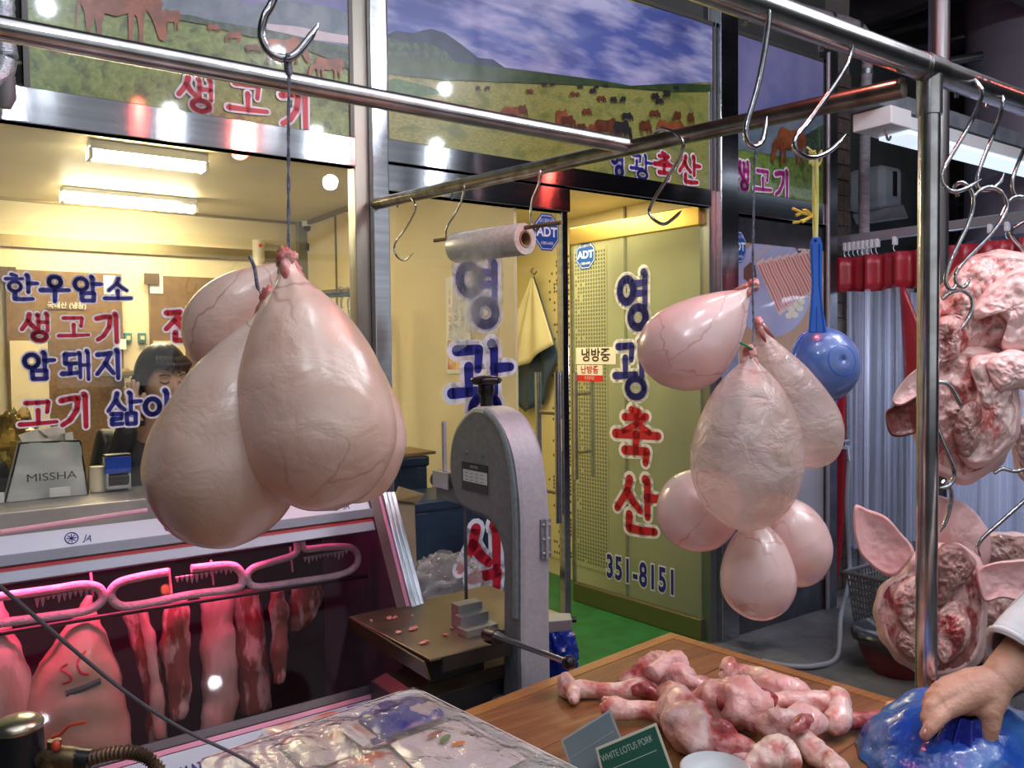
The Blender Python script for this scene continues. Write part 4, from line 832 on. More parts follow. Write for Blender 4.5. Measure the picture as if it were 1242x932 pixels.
# ink marks lie on the leg's front surface
bm_ = ham
INKR = mat('red_ink', (.50, .03, .05), .5); INKG = mat('grey_stamp', (.06, .075, .07), .6)
def onleg(pts, w_, m, name):
    dg = bpy.context.evaluated_depsgraph_get(); P = []
    o0 = ORG[ham.name]
    for x, y in pts:
        d = ray(x, y); ok, loc, nn, ix = ham.ray_cast(CC-o0, d.normalized())
        if ok: P.append(loc+o0-d.normalized()*.001)
    if len(P) > 1: mesh_obj(name, MB().tube(P, w_, 6, flat=.4, up=CF), m, ham)
bpy.context.view_layer.update()
for pts in ([(82, 806), (74, 812), (84, 818), (86, 826), (76, 830)], [(104, 790), (94, 804), (98, 816), (108, 818)]): onleg(spl([(a, b, 0) for a, b in pts], 4) and [(p.x, p.y) for p in spl([(a, b, 0) for a, b in pts], 4)], .0035, INKR, 'red_mark')
onleg([(80, 842), (92, 838), (104, 834), (114, 829), (122, 826)], .009, INKG, 'grey_stamp')
# ================================================================ inside the shop, seen through the window
TUBE = mat('fluorescent_glow', (1, .95, .8), .4, emit=(1, .88, .60), es=60)
for (x0, x1, y), lab in (((.56, 1.02, .86), 'lit ceiling tube light nearest the shop window'), ((.59, 1.25, 1.92), 'lit ceiling tube light near the cold room wall')):
    t = thing('ceiling_light', lab, 'lamp', ((x0+x1)/2, y, 2.385), 'tube lights on the shop ceiling')
    mesh_obj('housing', MB().box((x0, y-.05, 2.345), (x1, y+.05, 2.384)), WHITEP, t, bevel=.004)
    for s in (-.03, .03): mesh_obj('tube', MB().cyl((x0+.01, y+s, 2.328), (x1-.01, y+s, 2.328), .014, 12), TUBE, t, smooth=40)
    mesh_obj('end_cap', MB().box((x0-.004, y-.045, 2.31), (x0+.012, y+.045, 2.35)), WHITEP, t); mesh_obj('end_cap', MB().box((x1-.012, y-.045, 2.31), (x1+.004, y+.045, 2.35)), WHITEP, t)
FRB = mat('door_frame_brown', (.10, .06, .03), .5); BROWN2 = mat('worn_brown_panel', (.135, .075, .03), .38, col2=(.18, .105, .05), nscale=60, bump=.25, bscale=200)
for nm, X0, X1, lab in (('door_2', .362, .935, 'left brown cold room door behind the window lettering'), ('door_3', 1.087, 1.70, 'right brown cold room door partly behind the bladders')):
    d = struct(nm, MB().box((X0, 2.33, .05), (X1, 2.372, 1.995)), BROWND, None, lab)
    mesh_obj('lower_panel', MB().box((X0+.19, 2.322, .06), (X1-.01, 2.331, 1.61)), BROWN2, d)
    mesh_obj('side_panel', MB().box((X0+.01, 2.324, .06), (X0+.19, 2.331, 1.61)), CREAM, d)
    for z in (1.97, .3): mesh_obj('hinge', MB().box((X0-.03, 2.31, z-.03), (X0+.05, 2.335, z+.035)), FRB, d)
    mb = MB().box((X1-.16, 2.24, 1.405), (X1+.06, 2.285, 1.44)); mb.box((X1-.06, 2.27, 1.395), (X1+.02, 2.335, 1.45))
    mesh_obj('handle', mb, mat('brass_handle', (.62, .5, .26), .22, 1), d, bevel=.006)
    mesh_obj('latch', MB().box((X1-.05, 2.30, 1.56), (X1+.01, 2.335, 1.62)), PAPER, d)
d2 = bpy.data.objects['door_2']; d3 = bpy.data.objects['door_3']
LBL = mat('pale_blue_label', (.50, .62, .60), .5, col2=(.72, .74, .60), nscale=26)
PB = lambda x, y: atY(x, y, 2.326)
sticker(d2, PB, 126, 334, 145, 357, LBL); sticker(d3, PB, 182, 334, 198, 356, LBL)
f_, w_, h_ = sticker(d2, PB, 57, 366, 105, 375, BROWND, 'name_sign'); textmesh('국내산 (냉장)', f_, h_*.95, PAPER, d2, 'sign_lettering', .01, w_/h_/5.3, off=.002)
SW = mat('teal_switch', (.05, .20, .22), .4)
for x0, x1, lab in ((151, 160, 'left teal switch box between the cold room doors'), (168, 177, 'right teal switch box between the cold room doors')):
    a = atY(x0, 416, 2.35); b = atY(x1, 404, 2.35); t = thing('wall_switch', lab, 'switch', ((a.x+b.x)/2, 2.37, a.z))
    mesh_obj('box', MB().box((a.x, 2.345, a.z), (b.x, 2.379, b.z)), SW, t, bevel=.004); mesh_obj('rocker', MB().box((a.x*.75+b.x*.25, 2.338, a.z*.7+b.z*.3), (a.x*.25+b.x*.75, 2.348, a.z*.3+b.z*.7)), mat('rocker', (.7, .6, .3), .4), t)
c = atY(374, 272, 2.30); t = thing('security_camera', 'small white dome camera under the shop ceiling corner', 'camera', (c.x, 2.30, 2.30))
mesh_obj('mount', MB().cyl((c.x, 2.30, 2.384), (c.x, 2.30, 2.352), .040, 24), WHITEP, t, smooth=40); mesh_obj('dome', MB().ball((c.x, 2.30, 2.352), .032, .032, .030, 20, 10), mat('camera_dome', (.04, .04, .045), .1), t, smooth=90)
a = atY(315, 312, 2.30); t = thing('air_freshener', 'white upright dispenser with a red dot on the back wall rail', 'dispenser', (a.x, 2.30, a.z))
mesh_obj('body', MB().cyl((a.x, 2.32, a.z-.16), (a.x, 2.32, a.z+.11), .036, 20), mat('cream_plastic', (.74, .68, .52), .35), t, smooth=40, bevel=.006)
mesh_obj('red_dot', MB().cyl(atY(316, 298, 2.285), atY(316, 298, 2.280), .012, 16), REDST, t)
solo('wire', MB().tube(spl([atY(332, 297, 2.34), atY(340, 296, 2.34), atY(344, 304, 2.34), atY(345, 316, 2.34)], 5), .006, 6), WHITEP, 'white cable loop beside the dispenser on the back wall rail', 'cable', smooth=60)
solo('wall_bracket', MB().box(atY(371, 296, 2.34), atY(384, 305, 2.30)), DIMST, 'small dark bracket in the back corner of the shop', 'bracket', bevel=.004)
DT = 4.25
t = thing('pipe_rack', 'chrome pipe clothes rail with hangers by the partition', 'rack', atD(438, 440, DT))
pts = [atD(392, 357, DT), atD(412, 356, DT), atD(428, 356, DT), atD(435, 361, DT), atD(437, 372, DT), atD(437, 470, DT), atD(437, 640, DT)]; pts.append(Vector((pts[-1].x, pts[-1].y, .0)))
mesh_obj('rail', MB().tube(spl(pts, 6), .022, 14), mat('chrome', (.75, .74, .68), .12, 1), t, smooth=60)
for k in range(3): mesh_obj('hanger_hook', MB().tube(spl([atD(410+k*8, 352, DT-.03), atD(414+k*8, 349, DT), atD(418+k*8, 356, DT), atD(414+k*8, 366, DT), atD(417+k*8, 388, DT)], 5), .006, 8), mat('chrome', (.75, .74, .68), .15, 1), t, smooth=60)
# items on the counter ledge behind the glass
slab('sill.001', (-1.2, .12, .97), (1.30, .24, 1.058), mat('counter_grey', (.34, .34, .36), .35, .5), 'steel counter ledge behind the shop window', bevel=.003)
BAGW = mat('paper_bag', (.50, .52, .49), .5, col2=(.42, .45, .43), nscale=8, bump=.3, bscale=18)
DB = .145
def bagp(x, y, d=0.): return atY(x, y, DB+d)
bg = thing('shopping_bag', 'pale paper shopping bag with black lettering standing on the window ledge', 'bag', bagp(58, 606))
bl, br_, tl, tr_ = bagp(6, 608), bagp(107, 598), bagp(24, 538), bagp(97, 535)
bl.z = br_.z = 1.06
def bagface(off): 
    def f(u, v):
        p = bl.lerp(br_, u).lerp(tl.lerp(tr_, u), v); k = .012*noise.noise(Vector((u*3, v*3, off)))+.02*sin(pi*u)*sin(pi*v)
        return Vector((p.x, DB+off*.10*(1-.35*v)-(k if off == 0 else -k), p.z))
    return f
mb = MB().grid(bagface(0), 10, 10); mb.grid(bagface(1), 10, 10)
f0, f1 = bagface(0), bagface(1)
for u in (0, 1): mb.grid(lambda a, v, u=u: f0(u, v).lerp(f1(u, v), a), 3, 10)
mesh_obj('bag_body', mb, BAGW, bg, smooth=50)
mb = MB()
for u0, u1 in ((0, 0), (1, 1)): mb.tube([f0(u0, 0)+Vector((0, -.002, 0)), f0(u0, .5)+Vector((0, -.002, 0)), f0(u0, 1)], .0028, 6)
mb.tube([f0(0, 1), f0(.5, 1), f0(1, 1)], .0034, 6)
mesh_obj('black_edge', mb, BLACK, bg, smooth=60)
c = bagp(61, 577); textmesh('MISSHA', (Vector((c.x, DB-.037, c.z)), Vector((1, 0, 0)), Vector((0, 0, 1))), .034, BLACKINK, bg, 'bag_lettering', .0, 1.25)
for pts, lab in (([(22, 528), (46, 520), (60, 531), (40, 540), (28, 538)], 'folded white receipt sticking out at the left of the paper bag'), ([(46, 522), (78, 515), (80, 536), (50, 538)], 'upright white receipt at the back of the paper bag'), ([(60, 529), (88, 524), (90, 537), (64, 539)], 'printed receipt slip at the right of the paper bag')):
    P = [bagp(x, y, .06) for x, y in pts]; solo('receipt', MB().prism(P, (0, .003, 0)), PAPER, lab, 'paper', 'receipts in the paper bag')
s = thing('self_inking_stamp', 'blue self-inking stamp standing on the window ledge', 'stamp', bagp(143, 594))
q = lambda x0, y0, x1, y1, m, n, d=.05, b=.003: mesh_obj(n, MB().box(bagp(x0, y1), bagp(x1, y0)+Vector((0, d, 0))), m, s, bevel=b)
q(128, 553, 159, 576, mat('stamp_blue', (.01, .06, .40), .25), 'cap'); q(131, 576, 158, 588, BLACK, 'window'); q(130, 588, 159, 595, mat('stamp_grey', (.3, .32, .34), .4), 'foot'); q(129, 574, 132, 594, mat('stamp_grey', (.3, .32, .34), .4), 'side'); q(156, 574, 159, 594, mat('stamp_grey', (.3, .32, .34), .4), 'side')
q(128, 550.5, 159, 553, mat('stamp_top', (.65, .62, .5), .3), 'top_plate')
solo('paper_roll', MB().cyl(bagp(119, 596, .05), bagp(119, 566, .05), .026, 20), mat('roll_paper', (.66, .58, .42), .6), 'cream paper roll standing between the bag and the blue stamp', 'roll', smooth=40)
solo('price_card', MB().box(bagp(60, 604, -.045), bagp(85, 590, -.04)), mat('card_white', (.55, .57, .56), .4), 'small blank white card leaning on the paper bag', 'card', bevel=.002)
solo('price_card', MB().box(bagp(-4, 611, -.04), bagp(5, 597, -.035)), mat('card_white', (.55, .57, .56), .4), 'white card at the picture edge beside the paper bag', 'card', bevel=.002)
solo('notepad', MB().box(bagp(114, 601, .0), bagp(165, 597, .08)), mat('pad_grey', (.35, .36, .38), .5), 'thin grey pad under the blue stamp', 'pad')
GOLD = mat('gold_wrap', (.50, .33, .08), .22, .7, col2=(.08, .05, .02), nscale=9, bump=1., bscale=14)
solo('wrapped_parcel', MB().ball(bagp(14, 540, .25), .085, .06, .105, 26, 16, None, .5, 10, 3), GOLD, 'crinkled gold wrapped parcel at the left end of the ledge', 'parcel', smooth=40)
solo('dark_pouch', MB().ball(bagp(-14, 585, .10), .08, .03, .06, 20, 12, None, .3, 7, 5), mat('pouch_black', (.015, .015, .018), .4), 'black pouch on the ledge beside the paper bag', 'bag', smooth=60)
# ---- seated woman behind the window
SKIN = mat('face_skin', (.50, .31, .21), .45, col2=(.54, .34, .24), nscale=6, sss=.15); HAIR = mat('black_hair', (.012, .010, .010), .32, col2=(.025, .02, .018), nscale=60, stretch=(6, 6, .6))
COAT = mat('black_jacket', (.012, .013, .017), .55, col2=(.02, .02, .026), nscale=12, bump=.3, bscale=30)
hc = atD(197, 459, 2.96); wm = thing('person', 'woman with black fringe in a dark jacket seated behind the window, looking down', 'person', (hc.x, hc.y+.12, .45))
fwd = (CR*.72-CF*.62-CU*.16).normalized(); rt = fwd.cross(Vector((0, 0, 1))).normalized(); upv = rt.cross(fwd).normalized()
Mh = Matrix((rt, fwd, upv)).transposed()
def headfn(d):
    x, y, z = d; r = Vector((x*.074, y*.092, z*.112))
    if y > 0:
        r.y += .016*math.exp(-((x*.074)/.012)**2-((r.z+.018)/.020)**2)                   # nose
        r.y += .007*math.exp(-((x*.074)/.022)**2-((r.z+.052)/.014)**2)                   # lips
        r.y += .008*math.exp(-((x*.074)/.02)**2-((r.z+.088)/.016)**2)                    # chin
        for s in (-1, 1):
            r.y -= .010*math.exp(-((x*.074-s*.031)/.016)**2-((r.z-.006)/.013)**2)        # eye sockets
            r.y += .004*math.exp(-((x*.074-s*.036)/.018)**2-((r.z+.03)/.018)**2)         # cheeks
    if z < -.3: r.x *= 1+.30*(z+.3); 
    return r
mb = MB(); nu, nv = 48, 36; vs = []
for j in range(nv+1):
    for i in range(nu):
        th, g = pi*j/nv, 2*pi*i/nu; vs.append(hc+Mh @ headfn(Vector((sin(th)*cos(g), sin(th)*sin(g), -cos(th)))))
mb.add(vs, [(j*nu+i, j*nu+(i+1) % nu, (j+1)*nu+(i+1) % nu, (j+1)*nu+i) for j in range(nv) for i in range(nu)])
for s in (-1, 1): mb.ball(hc+Mh @ Vector((s*.074, -.01, -.01)), .010, .020, .030, 10, 8, Mh)
nb = hc+Mh @ Vector((0, -.03, -.08)); sh = atD(172, 548, 3.06); mb.tube(spl([hc+Mh @ Vector((0, -.02, -.04)), nb, sh], 6), .050, 14)
def skel(verts, edges, mat_, name, parent, lv=2, voxel=0):
    """one continuous skinned body: verts = [(point, radius)]"""
    o0 = ORG[parent.name]; me = bpy.data.meshes.new(name); me.from_pydata([Vector(p)-o0 for p, r in verts], edges, []); me.update()
    o = bpy.data.objects.new(name, me); COL.objects.link(o); o.parent = parent; ORG[o.name] = o0
    sk = o.modifiers.new('skin', 'SKIN'); sk.use_smooth_shade = True
    for i, (p, r) in enumerate(verts):
        v = me.skin_vertices[0].data[i]; v.radius = (r, r) if not hasattr(r, '__len__') else r; v.use_root = (i == 0)
    su_ = o.modifiers.new('sub', 'SUBSURF'); su_.levels = lv; su_.render_levels = lv
    me.materials.append(mat_)
    if voxel:
        rm = o.modifiers.new('remesh', 'REMESH'); rm.mode = 'VOXEL'; rm.voxel_size = voxel; rm.use_smooth_shade = True
        sm = o.modifiers.new('smooth', 'SMOOTH'); sm.factor = .5; sm.iterations = 5
    return o
mesh_obj('head', mb, SKIN, wm, smooth=180)
# hair: cap with fringe and long side falls
def hairfn(d):
    x, y, z = d; r = Vector((x*.090, y*.106-.006, z*.124+.006)); return r
mb = MB(); vs = []; nu, nv = 48, 26
for j in range(nv+1):
    for i in range(nu):
        g = 2*pi*i/nu; front = max(0, sin(g)); lim = lerp(2.6, 1.02, min(1, front*1.25)) 
        th = lim*j/nv; d = Vector((sin(th)*cos(g), sin(th)*sin(g), cos(th))); p = hairfn(d); p *= 1+.02*sin(i*5.2)*j/nv; vs.append(hc+Mh @ p)
mb.add(vs, [(j*nu+i, (j+1)*nu+i, (j+1)*nu+(i+1) % nu, j*nu+(i+1) % nu) for j in range(nv) for i in range(nu)])
rr = random.Random(8)
for k in range(17):
    x = -.06+.0075*k; mb.tube(spl([hc+Mh @ Vector((x*.8, .085-abs(x)*.5, .085)), hc+Mh @ Vector((x, .112-abs(x)*.55, .066)), hc+Mh @ Vector((x*1.05+rr.uniform(-.004, .004), .112-abs(x)*.6, .036+abs(x)*.1+rr.uniform(-.006, .01)))], 4), [.007]*6+[.006, .004, .0015], 6)
for s in (-1, 1):
    mb.tube(spl([hc+Mh @ Vector((s*.070, -.01, .06)), hc+Mh @ Vector((s*.084, -.01, .0)), hc+Mh @ Vector((s*.082, -.005, -.06)), hc+Mh @ Vector((s*.075, .0, -.13)), hc+Mh @ Vector((s*.07, .0, -.17))], 6), [.016]*6+[.022]*6+[.020]*6+[.016]*6+[.005], 12)
mb.ball(hc+Mh @ Vector((0, -.05, -.05)), .085, .055, .11, 20, 14, Mh)
mesh_obj('hair', mb, HAIR, wm, smooth=60)
mb = MB()
for s in (-1, 1): mb.tube(spl([hc+Mh @ Vector((s*.018, .088, .002)), hc+Mh @ Vector((s*.031, .086, -.004)), hc+Mh @ Vector((s*.046, .076, .001))], 5), .0022, 6)
for s in (-1, 1): mb.tube(spl([hc+Mh @ Vector((s*.016, .093, .024)), hc+Mh @ Vector((s*.033, .089, .028)), hc+Mh @ Vector((s*.050, .076, .022))], 5), .0026, 6)
mesh_obj('eyelid_line', mb, HAIR, wm, smooth=60)
mesh_obj('lips', MB().ball(hc+Mh @ Vector((0, .0885, -.052)), .019, .007, .0055, 14, 8, Mh), mat('lips', (.42, .14, .12), .4), wm, smooth=90)
hip = Vector((sh.x+.02, sh.y+.06, .50)); chest = sh+Vector((0, .02, -.16)); S1 = atD(130, 536, 3.0); S2 = atD(228, 545, 3.16); e1 = atD(122, 612, 2.93); w1 = atD(158, 512, 2.87); e2 = atD(250, 640, 3.08); w2 = atD(215, 590, 2.92)
skel([(hip, .15), (chest, .14), (sh, .09), (S1, .065), (e1, .052), (w1, .040), (S2, .065), (e2, .052), (w2, .038)], [(0, 1), (1, 2), (2, 3), (3, 4), (4, 5), (2, 6), (6, 7), (7, 8)], COAT, 'jacket', wm)
hv = [(w1, .026), (atD(161, 488, 2.86), .028)]; he = [(0, 1)]
for k, (tx, ty, dd) in enumerate(((150, 470, -.01), (155, 463, -.015), (162, 460, -.015), (168, 463, -.01))):
    i = len(hv); hv += [(atD(lerp(161, tx, .5), lerp(488, ty, .5), 2.86+dd*.5), .0095), (atD(tx, ty, 2.86+dd+.012), .0078)]; he += [(1, i), (i, i+1)]
i = len(hv); hv += [(atD(172, 486, 2.84), .010), (atD(176, 476, 2.845), .008)]; he += [(0, i), (i, i+1)]
skel(hv, he, SKIN, 'hand', wm)
solo('office_chair', MB().box((sh.x-.18, sh.y-.12, .0), (sh.x+.24, sh.y+.30, .42)), BLACK, 'dark box seat under the woman', 'seat', bevel=.03) if False else None
st_ = thing('stool', 'dark stool under the woman behind the counter', 'stool', (hip.x, hip.y, 0))
mesh_obj('seat', MB().cyl((hip.x, hip.y, .34), (hip.x, hip.y, .40), .17, 24), BLACK, st_, bevel=.01); mesh_obj('pedestal', MB().cyl((hip.x, hip.y, .0), (hip.x, hip.y, .34), .04, 16), BLACK, st_)
# ---- entrance: calendar, aprons, plastic stools, carton
cal = thing('wall_calendar', 'paper calendar with red and black numerals on the cream partition', 'calendar', atX(552, 455, 2.055))
def cp_(x, y, d=0.): return atX(x, y, 2.058-d)
a = cp_(541, 337); b = cp_(572, 454); mesh_obj('sheet', MB().box((2.055, b.y, b.z), (2.0585, a.y, a.z)), PAPER, cal)
wY = a.y-b.y; uY = Vector((0, -1, 0)); 
for i in range(5):
    for j in range(3):
        textmesh(str(1+j+i*7), (Vector((2.0545, a.y-.035-.055*j, a.z-.075-.042*i)), uY, zz), .034, REDINK if j == 0 else BLACKINK, cal, 'numerals', .0, .8)
mesh_obj('picture', MB().box((2.0544, b.y+.01, b.z+.02), (2.0551, a.y-.01, b.z+.16)), mat('calendar_print', (.80, .62, .30), .5, col2=(.62, .16, .10), nscale=20), cal)
WCL = mat('white_cloth', (.74, .66, .44), .7, col2=(.66, .57, .36), nscale=5, bump=.2, bscale=20); BCL = mat('blue_rubber_cloth', (.03, .06, .13), .4, col2=(.04, .08, .18), nscale=5)
def cloth(name, top, outline, X, m, label, cat, amp=.03):
    """hanging cloth gathered at one hook"""
    o = atX(*top, X); N_ = len(outline); O = [atX(x, y, X) for x, y in outline]
    def f(u, v):
        k = u*(N_-1); i = min(int(k), N_-2); e = O[i].lerp(O[i+1], k-i); p = o.lerp(e, .03+.97*v); p.x = X-.015-amp*v*(1+sin(u*17))*.5; return p
    return solo(name, MB().grid(f, 36, 14), m, label, cat, smooth=180, solid=.003)
cloth('apron', (649, 332), [(604, 470), (640, 500), (662, 490), (680, 430)], 3.42, BCL, 'dark blue rubber apron hanging on the side wall behind the glass', 'apron')
cloth('towel', (648, 334), [(612, 420), (626, 448), (645, 440), (674, 418)], 3.36, WCL, 'white cloth hanging from a hook over the blue apron', 'towel', .035)
solo('wall_hook', MB().tube(spl([atX(646, 326, 3.45), atX(644, 329, 3.34), atX(648, 333, 3.33), atX(651, 329, 3.33)], 5), .006, 8), TR, 'small brass wall hook holding the white cloth', 'hook', smooth=60)
NAVY = mat('navy_plastic', (.012, .025, .06), .35, col2=(.016, .035, .08), nscale=5)
def stool(x0, x1, ytop, Y, z0, z1, lab):
    a = atY(x0, ytop, Y); b = atY(x1, ytop, Y); t = thing('plastic_stool', lab, 'stool', ((a.x+b.x)/2, Y+.14, z0), 'navy plastic stools stacked behind the glass')
    mesh_obj('seat', MB().box((a.x, Y, z1-.05), (b.x, Y+.30, z1)), NAVY, t, bevel=.012)
    w = b.x-a.x
    for sx in (0, 1):
        for sy in (0, 1):
            xx = a.x+.01 if sx == 0 else b.x-.07; yy = Y+.01 if sy == 0 else Y+.23
            mesh_obj('leg', MB().box((xx, yy, z0), (xx+.06, yy+.06, z1-.05)), NAVY, t, bevel=.006)
    mesh_obj('apron_panel', MB().box((a.x+.012, Y+.012, z0+.03), (b.x-.012, Y+.03, z1-.045)), NAVY, t); mesh_obj('apron_panel', MB().box((a.x+.012, Y+.03, z0+.03), (a.x+.03, Y+.27, z1-.045)), NAVY, t)
    mesh_obj('stretcher', MB().box((a.x+.02, Y+.02, z0+.10), (b.x-.02, Y+.035, z0+.16)), NAVY, t)
za = atY(550, 604, .10).z; stool(504, 618, 604, .10, .004, za*.5, 'lower navy plastic stool behind the red lettering'); stool(502, 616, 604, .11, za*.5, za, 'upper navy plastic stool behind the red lettering')
zb = atY(500, 580, .12).z; stool(472, 520, 580, .45, .004, zb*.52, 'lower navy stool of the stack next to the column') ; stool(472, 522, 580, .45, zb*.52, zb+.04, 'upper navy stool of the stack next to the column, cardboard on its seat')
c = atY(496, 576, .55); solo('cardboard', MB().box((c.x-.13, .47, zb+.042), (c.x+.10, .72, zb+.055)), mat('cardboard', (.30, .20, .10), .7, col2=(.24, .16, .08), nscale=20), 'flattened cardboard lying on a navy stool', 'cardboard')
# ================================================================ bone saw
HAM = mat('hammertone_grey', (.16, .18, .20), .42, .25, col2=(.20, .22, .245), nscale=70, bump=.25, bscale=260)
HAMP = mat('hammertone_pale', (.36, .36, .40), .40, .2, col2=(.40, .40, .44), nscale=70, bump=.2, bscale=260)
CHAM = mat('hammertone_edge', (.24, .31, .34), .38, .3, col2=(.28, .36, .39), nscale=70, bump=.2, bscale=260)
STAB = mat('worn_saw_table', (.24, .19, .12), .38, .75, col2=(.17, .135, .09), nscale=9, bump=.05, bscale=30, rough2=.3)
XF, XB = 1.20, 1.298
sw = thing('bone_saw', 'grey hammertone butcher band saw standing before the glass panel', 'saw', (1.25, -1.0, 0))
left = [(573, 494), (562, 503), (553, 516), (547, 532), (544, 552), (544, 570), (546, 586), (552, 606), (560, 617), (574, 625), (588, 631), (599, 642), (605, 657), (609, 680), (609, 730), (609, 790), (609, 900)]
right = [(631, 900), (631, 760), (631, 660), (630, 620), (627, 585), (622, 553), (614, 528), (603, 508), (590, 497)]
pr = spl([atX(x, y, XF) for x, y in left+right], 4, closed=True)
mesh_obj('frame', MB().prism(pr, (XB-XF, 0, 0)), [HAM], sw, bevel=.014)
fo = bpy.data.objects['frame'] if 'frame' in bpy.data.objects else None
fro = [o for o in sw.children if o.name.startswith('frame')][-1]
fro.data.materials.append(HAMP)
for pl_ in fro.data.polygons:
    if pl_.normal.y < -.1 or pl_.normal.z > .35: pl_.material_index = 1  # front and top faces of the frame take the paler grey
# chamfer strip following the face edge
ch = [atX(x, y, XF-.002) for x, y in [(588, 499), (600, 510), (610, 529), (617, 554), (622, 586), (624, 620), (625, 660), (625, 750)]]
mesh_obj('edge_moulding', MB().tube(spl(ch, 6), .0105, 8, flat=.45, up=(1, 0, 0)), CHAM, sw, smooth=60)
a = atX(573, 500, XF-.004); 
# nameplate with small lettering
NP = mat('nameplate', (.02, .022, .025), .3); NPW = mat('nameplate_field', (.62, .64, .66), .35)
def onface(x0, y0, x1, y1, m, name, th=.002, off=0.):
    a = atX(x0, y1, XF-off); b = atX(x1, y1, XF-off); c = atX(x0, y0, XF-off); zc = b.z; 
    mesh_obj(name, MB().par((XF-off, a.y, a.z*.5+b.z*.5), (0, b.y-a.y, 0), (0, 0, c.z-a.z), (-th, 0, 0)), m, sw)
    return Vector((XF-off-th, (a.y+b.y)/2, (a.z+b.z)/2+(c.z-a.z)/2)), b.y-a.y, c.z-a.z
o, wn, hn = onface(561, 563, 592, 597, NP, 'nameplate')
onface(562, 572, 591, 586, NPW, 'nameplate_field', .0008, .002)
uy = Vector((0, -1, 0))
textmesh('BAND SAW'[0:0] or 'MOTOR', (o+zz*hn*.36, uy, zz), hn*.13, NPW, sw, 'nameplate_lettering', 0, 1, off=.001)
for k in range(3):
    for j in range(4): mesh_obj('nameplate_line', MB().box((XF-.0032, o.y-wn*.0+abs(wn)*(.34-.2*j), o.z+hn*(.12-.12*k)), (XF-.003, o.y+abs(wn)*(.34-.2*j)-.012, o.z+hn*(.14-.12*k))), NP, sw)
for x, y in ((566, 549), (585, 552)): 
    p = atX(x, y, XF); mesh_obj('bolt', MB().cyl(p+Vector((.002, 0, 0)), p-Vector((.006, 0, 0)), .0065, 10), HAM, sw, smooth=40)
# tension knob
k0 = atX(590, 497, 1.245); mesh_obj('tension_screw', MB().cyl(k0-zz*.02, k0+zz*.045, .017, 16), mat('screw_dark', (.03, .03, .03), .4, .6), sw, smooth=40)
kp = [(.018, .035), (.024, .05), (.022, .066), (.040, .072), (.044, .080), (.040, .088), (.015, .093), (.001, .093)]
mesh_obj('tension_knob', MB().lathe(kp, k0, (0, 0, 1), 24, lambda p, g, h: p+(p-k0-zz*h)*(.06*cos(g*6) if h > .068 else 0)), BLACK, sw, smooth=60)
# guide post, clamp and small knob
gp = lambda x, y: atX(x, y, 1.24)
g0, g1 = gp(538.5, 596), gp(538.5, 511); g0.y = g1.y; mesh_obj('guide_post', MB().par(g0+Vector((-.006, -.006, 0)), (.012, 0, 0), (0, .012, 0), (0, 0, g1.z-g0.z)), HAMP, sw, bevel=.002)
a, b = gp(534, 590), gp(550, 573); mesh_obj('guide_clamp', MB().box((1.215, b.y-.01, a.z), (1.265, a.y+.004, b.z)), mat('bright_steel', (.6, .6, .62), .25, 1), sw, bevel=.003)
p = gp(530, 582); mesh_obj('clamp_knob', MB().ball((1.235, p.y+.0, p.z), .014, .022, .022, 14, 10, None, .12, 20), BLACK, sw, smooth=50)
a, b = gp(534, 604), gp(562, 594); mesh_obj('blade_guide', MB().box((1.225, b.y, a.z), (1.26, a.y, b.z)), HAM, sw, bevel=.003)
# blade
b0, b1 = gp(564, 752), gp(564, 612); b0.y = b1.y
mesh_obj('blade', MB().par(b0+Vector((-.0006, -.008, -.02)), (.0012, 0, 0), (0, .016, 0), (0, 0, b1.z-b0.z+.02)), mat('blade_steel', (.12, .12, .13), .3, 1), sw)
mb = MB(); 
for k in range(36):
    z = b0.z+k*.0075; mb.add([Vector((b0.x, b0.y+.008, z)), Vector((b0.x, b0.y+.0115, z+.002)), Vector((b0.x, b0.y+.008, z+.005))], [(0, 1, 2)])
tag(mesh_obj('blade_teeth', mb, mat('blade_steel', (.12, .12, .13), .3, 1), sw), kind='stuff')
# table with turned-down front edge and sliding fence
ZTb = .78
tb = [(.938, -.745), (1.42, -.72), (1.42, -.95), (1.30, -1.15), (1.19, -1.175), (.956, -1.175)]
tb = [(.938, -.745), (1.42, -.72), (1.42, -1.10), (1.195, -1.10), (1.195, -1.165), (.956, -1.165)]
mesh_obj('saw_table', MB().prism([(x, y, ZTb) for x, y in tb], (0, 0, -.008)), STAB, sw, bevel=.002)
mesh_obj('table_lip', MB().prism([(.936, -.745, ZTb-.002), (.936, -1.165, ZTb-.002), (.952, -1.165, ZTb-.05), (.952, -.745, ZTb-.05)], (.006, 0, 0)), STAB, sw)
mesh_obj('front_lip', MB().box((.99, -1.168, ZTb-.04), (1.195, -1.160, ZTb-.002)), mat('lip_dark', (.06, .055, .05), .4, .7), sw)
f0 = atZ(566, 748, ZTb); FN = mat('fence_aluminium', (.36, .37, .38), .34, .8)
for k, (y0, y1, dz) in enumerate(((-1.10, -1.055, .020), (-1.055, -1.025, .042), (-1.025, -.985, .062))):
    mesh_obj('fence_step', MB().box((1.10+.012*k, y0, ZTb), (1.198, y1, ZTb+dz)), FN, sw, bevel=.0015)
mesh_obj('saw_base', MB().prism([(1.0, -.985, .575), (1.0, -1.20, .575), (1.0, -1.22, .0), (1.0, -.985, 0)], (.32, 0, 0)), mat('base_dark', (.05, .045, .05), .4, .3), sw, bevel=.004)
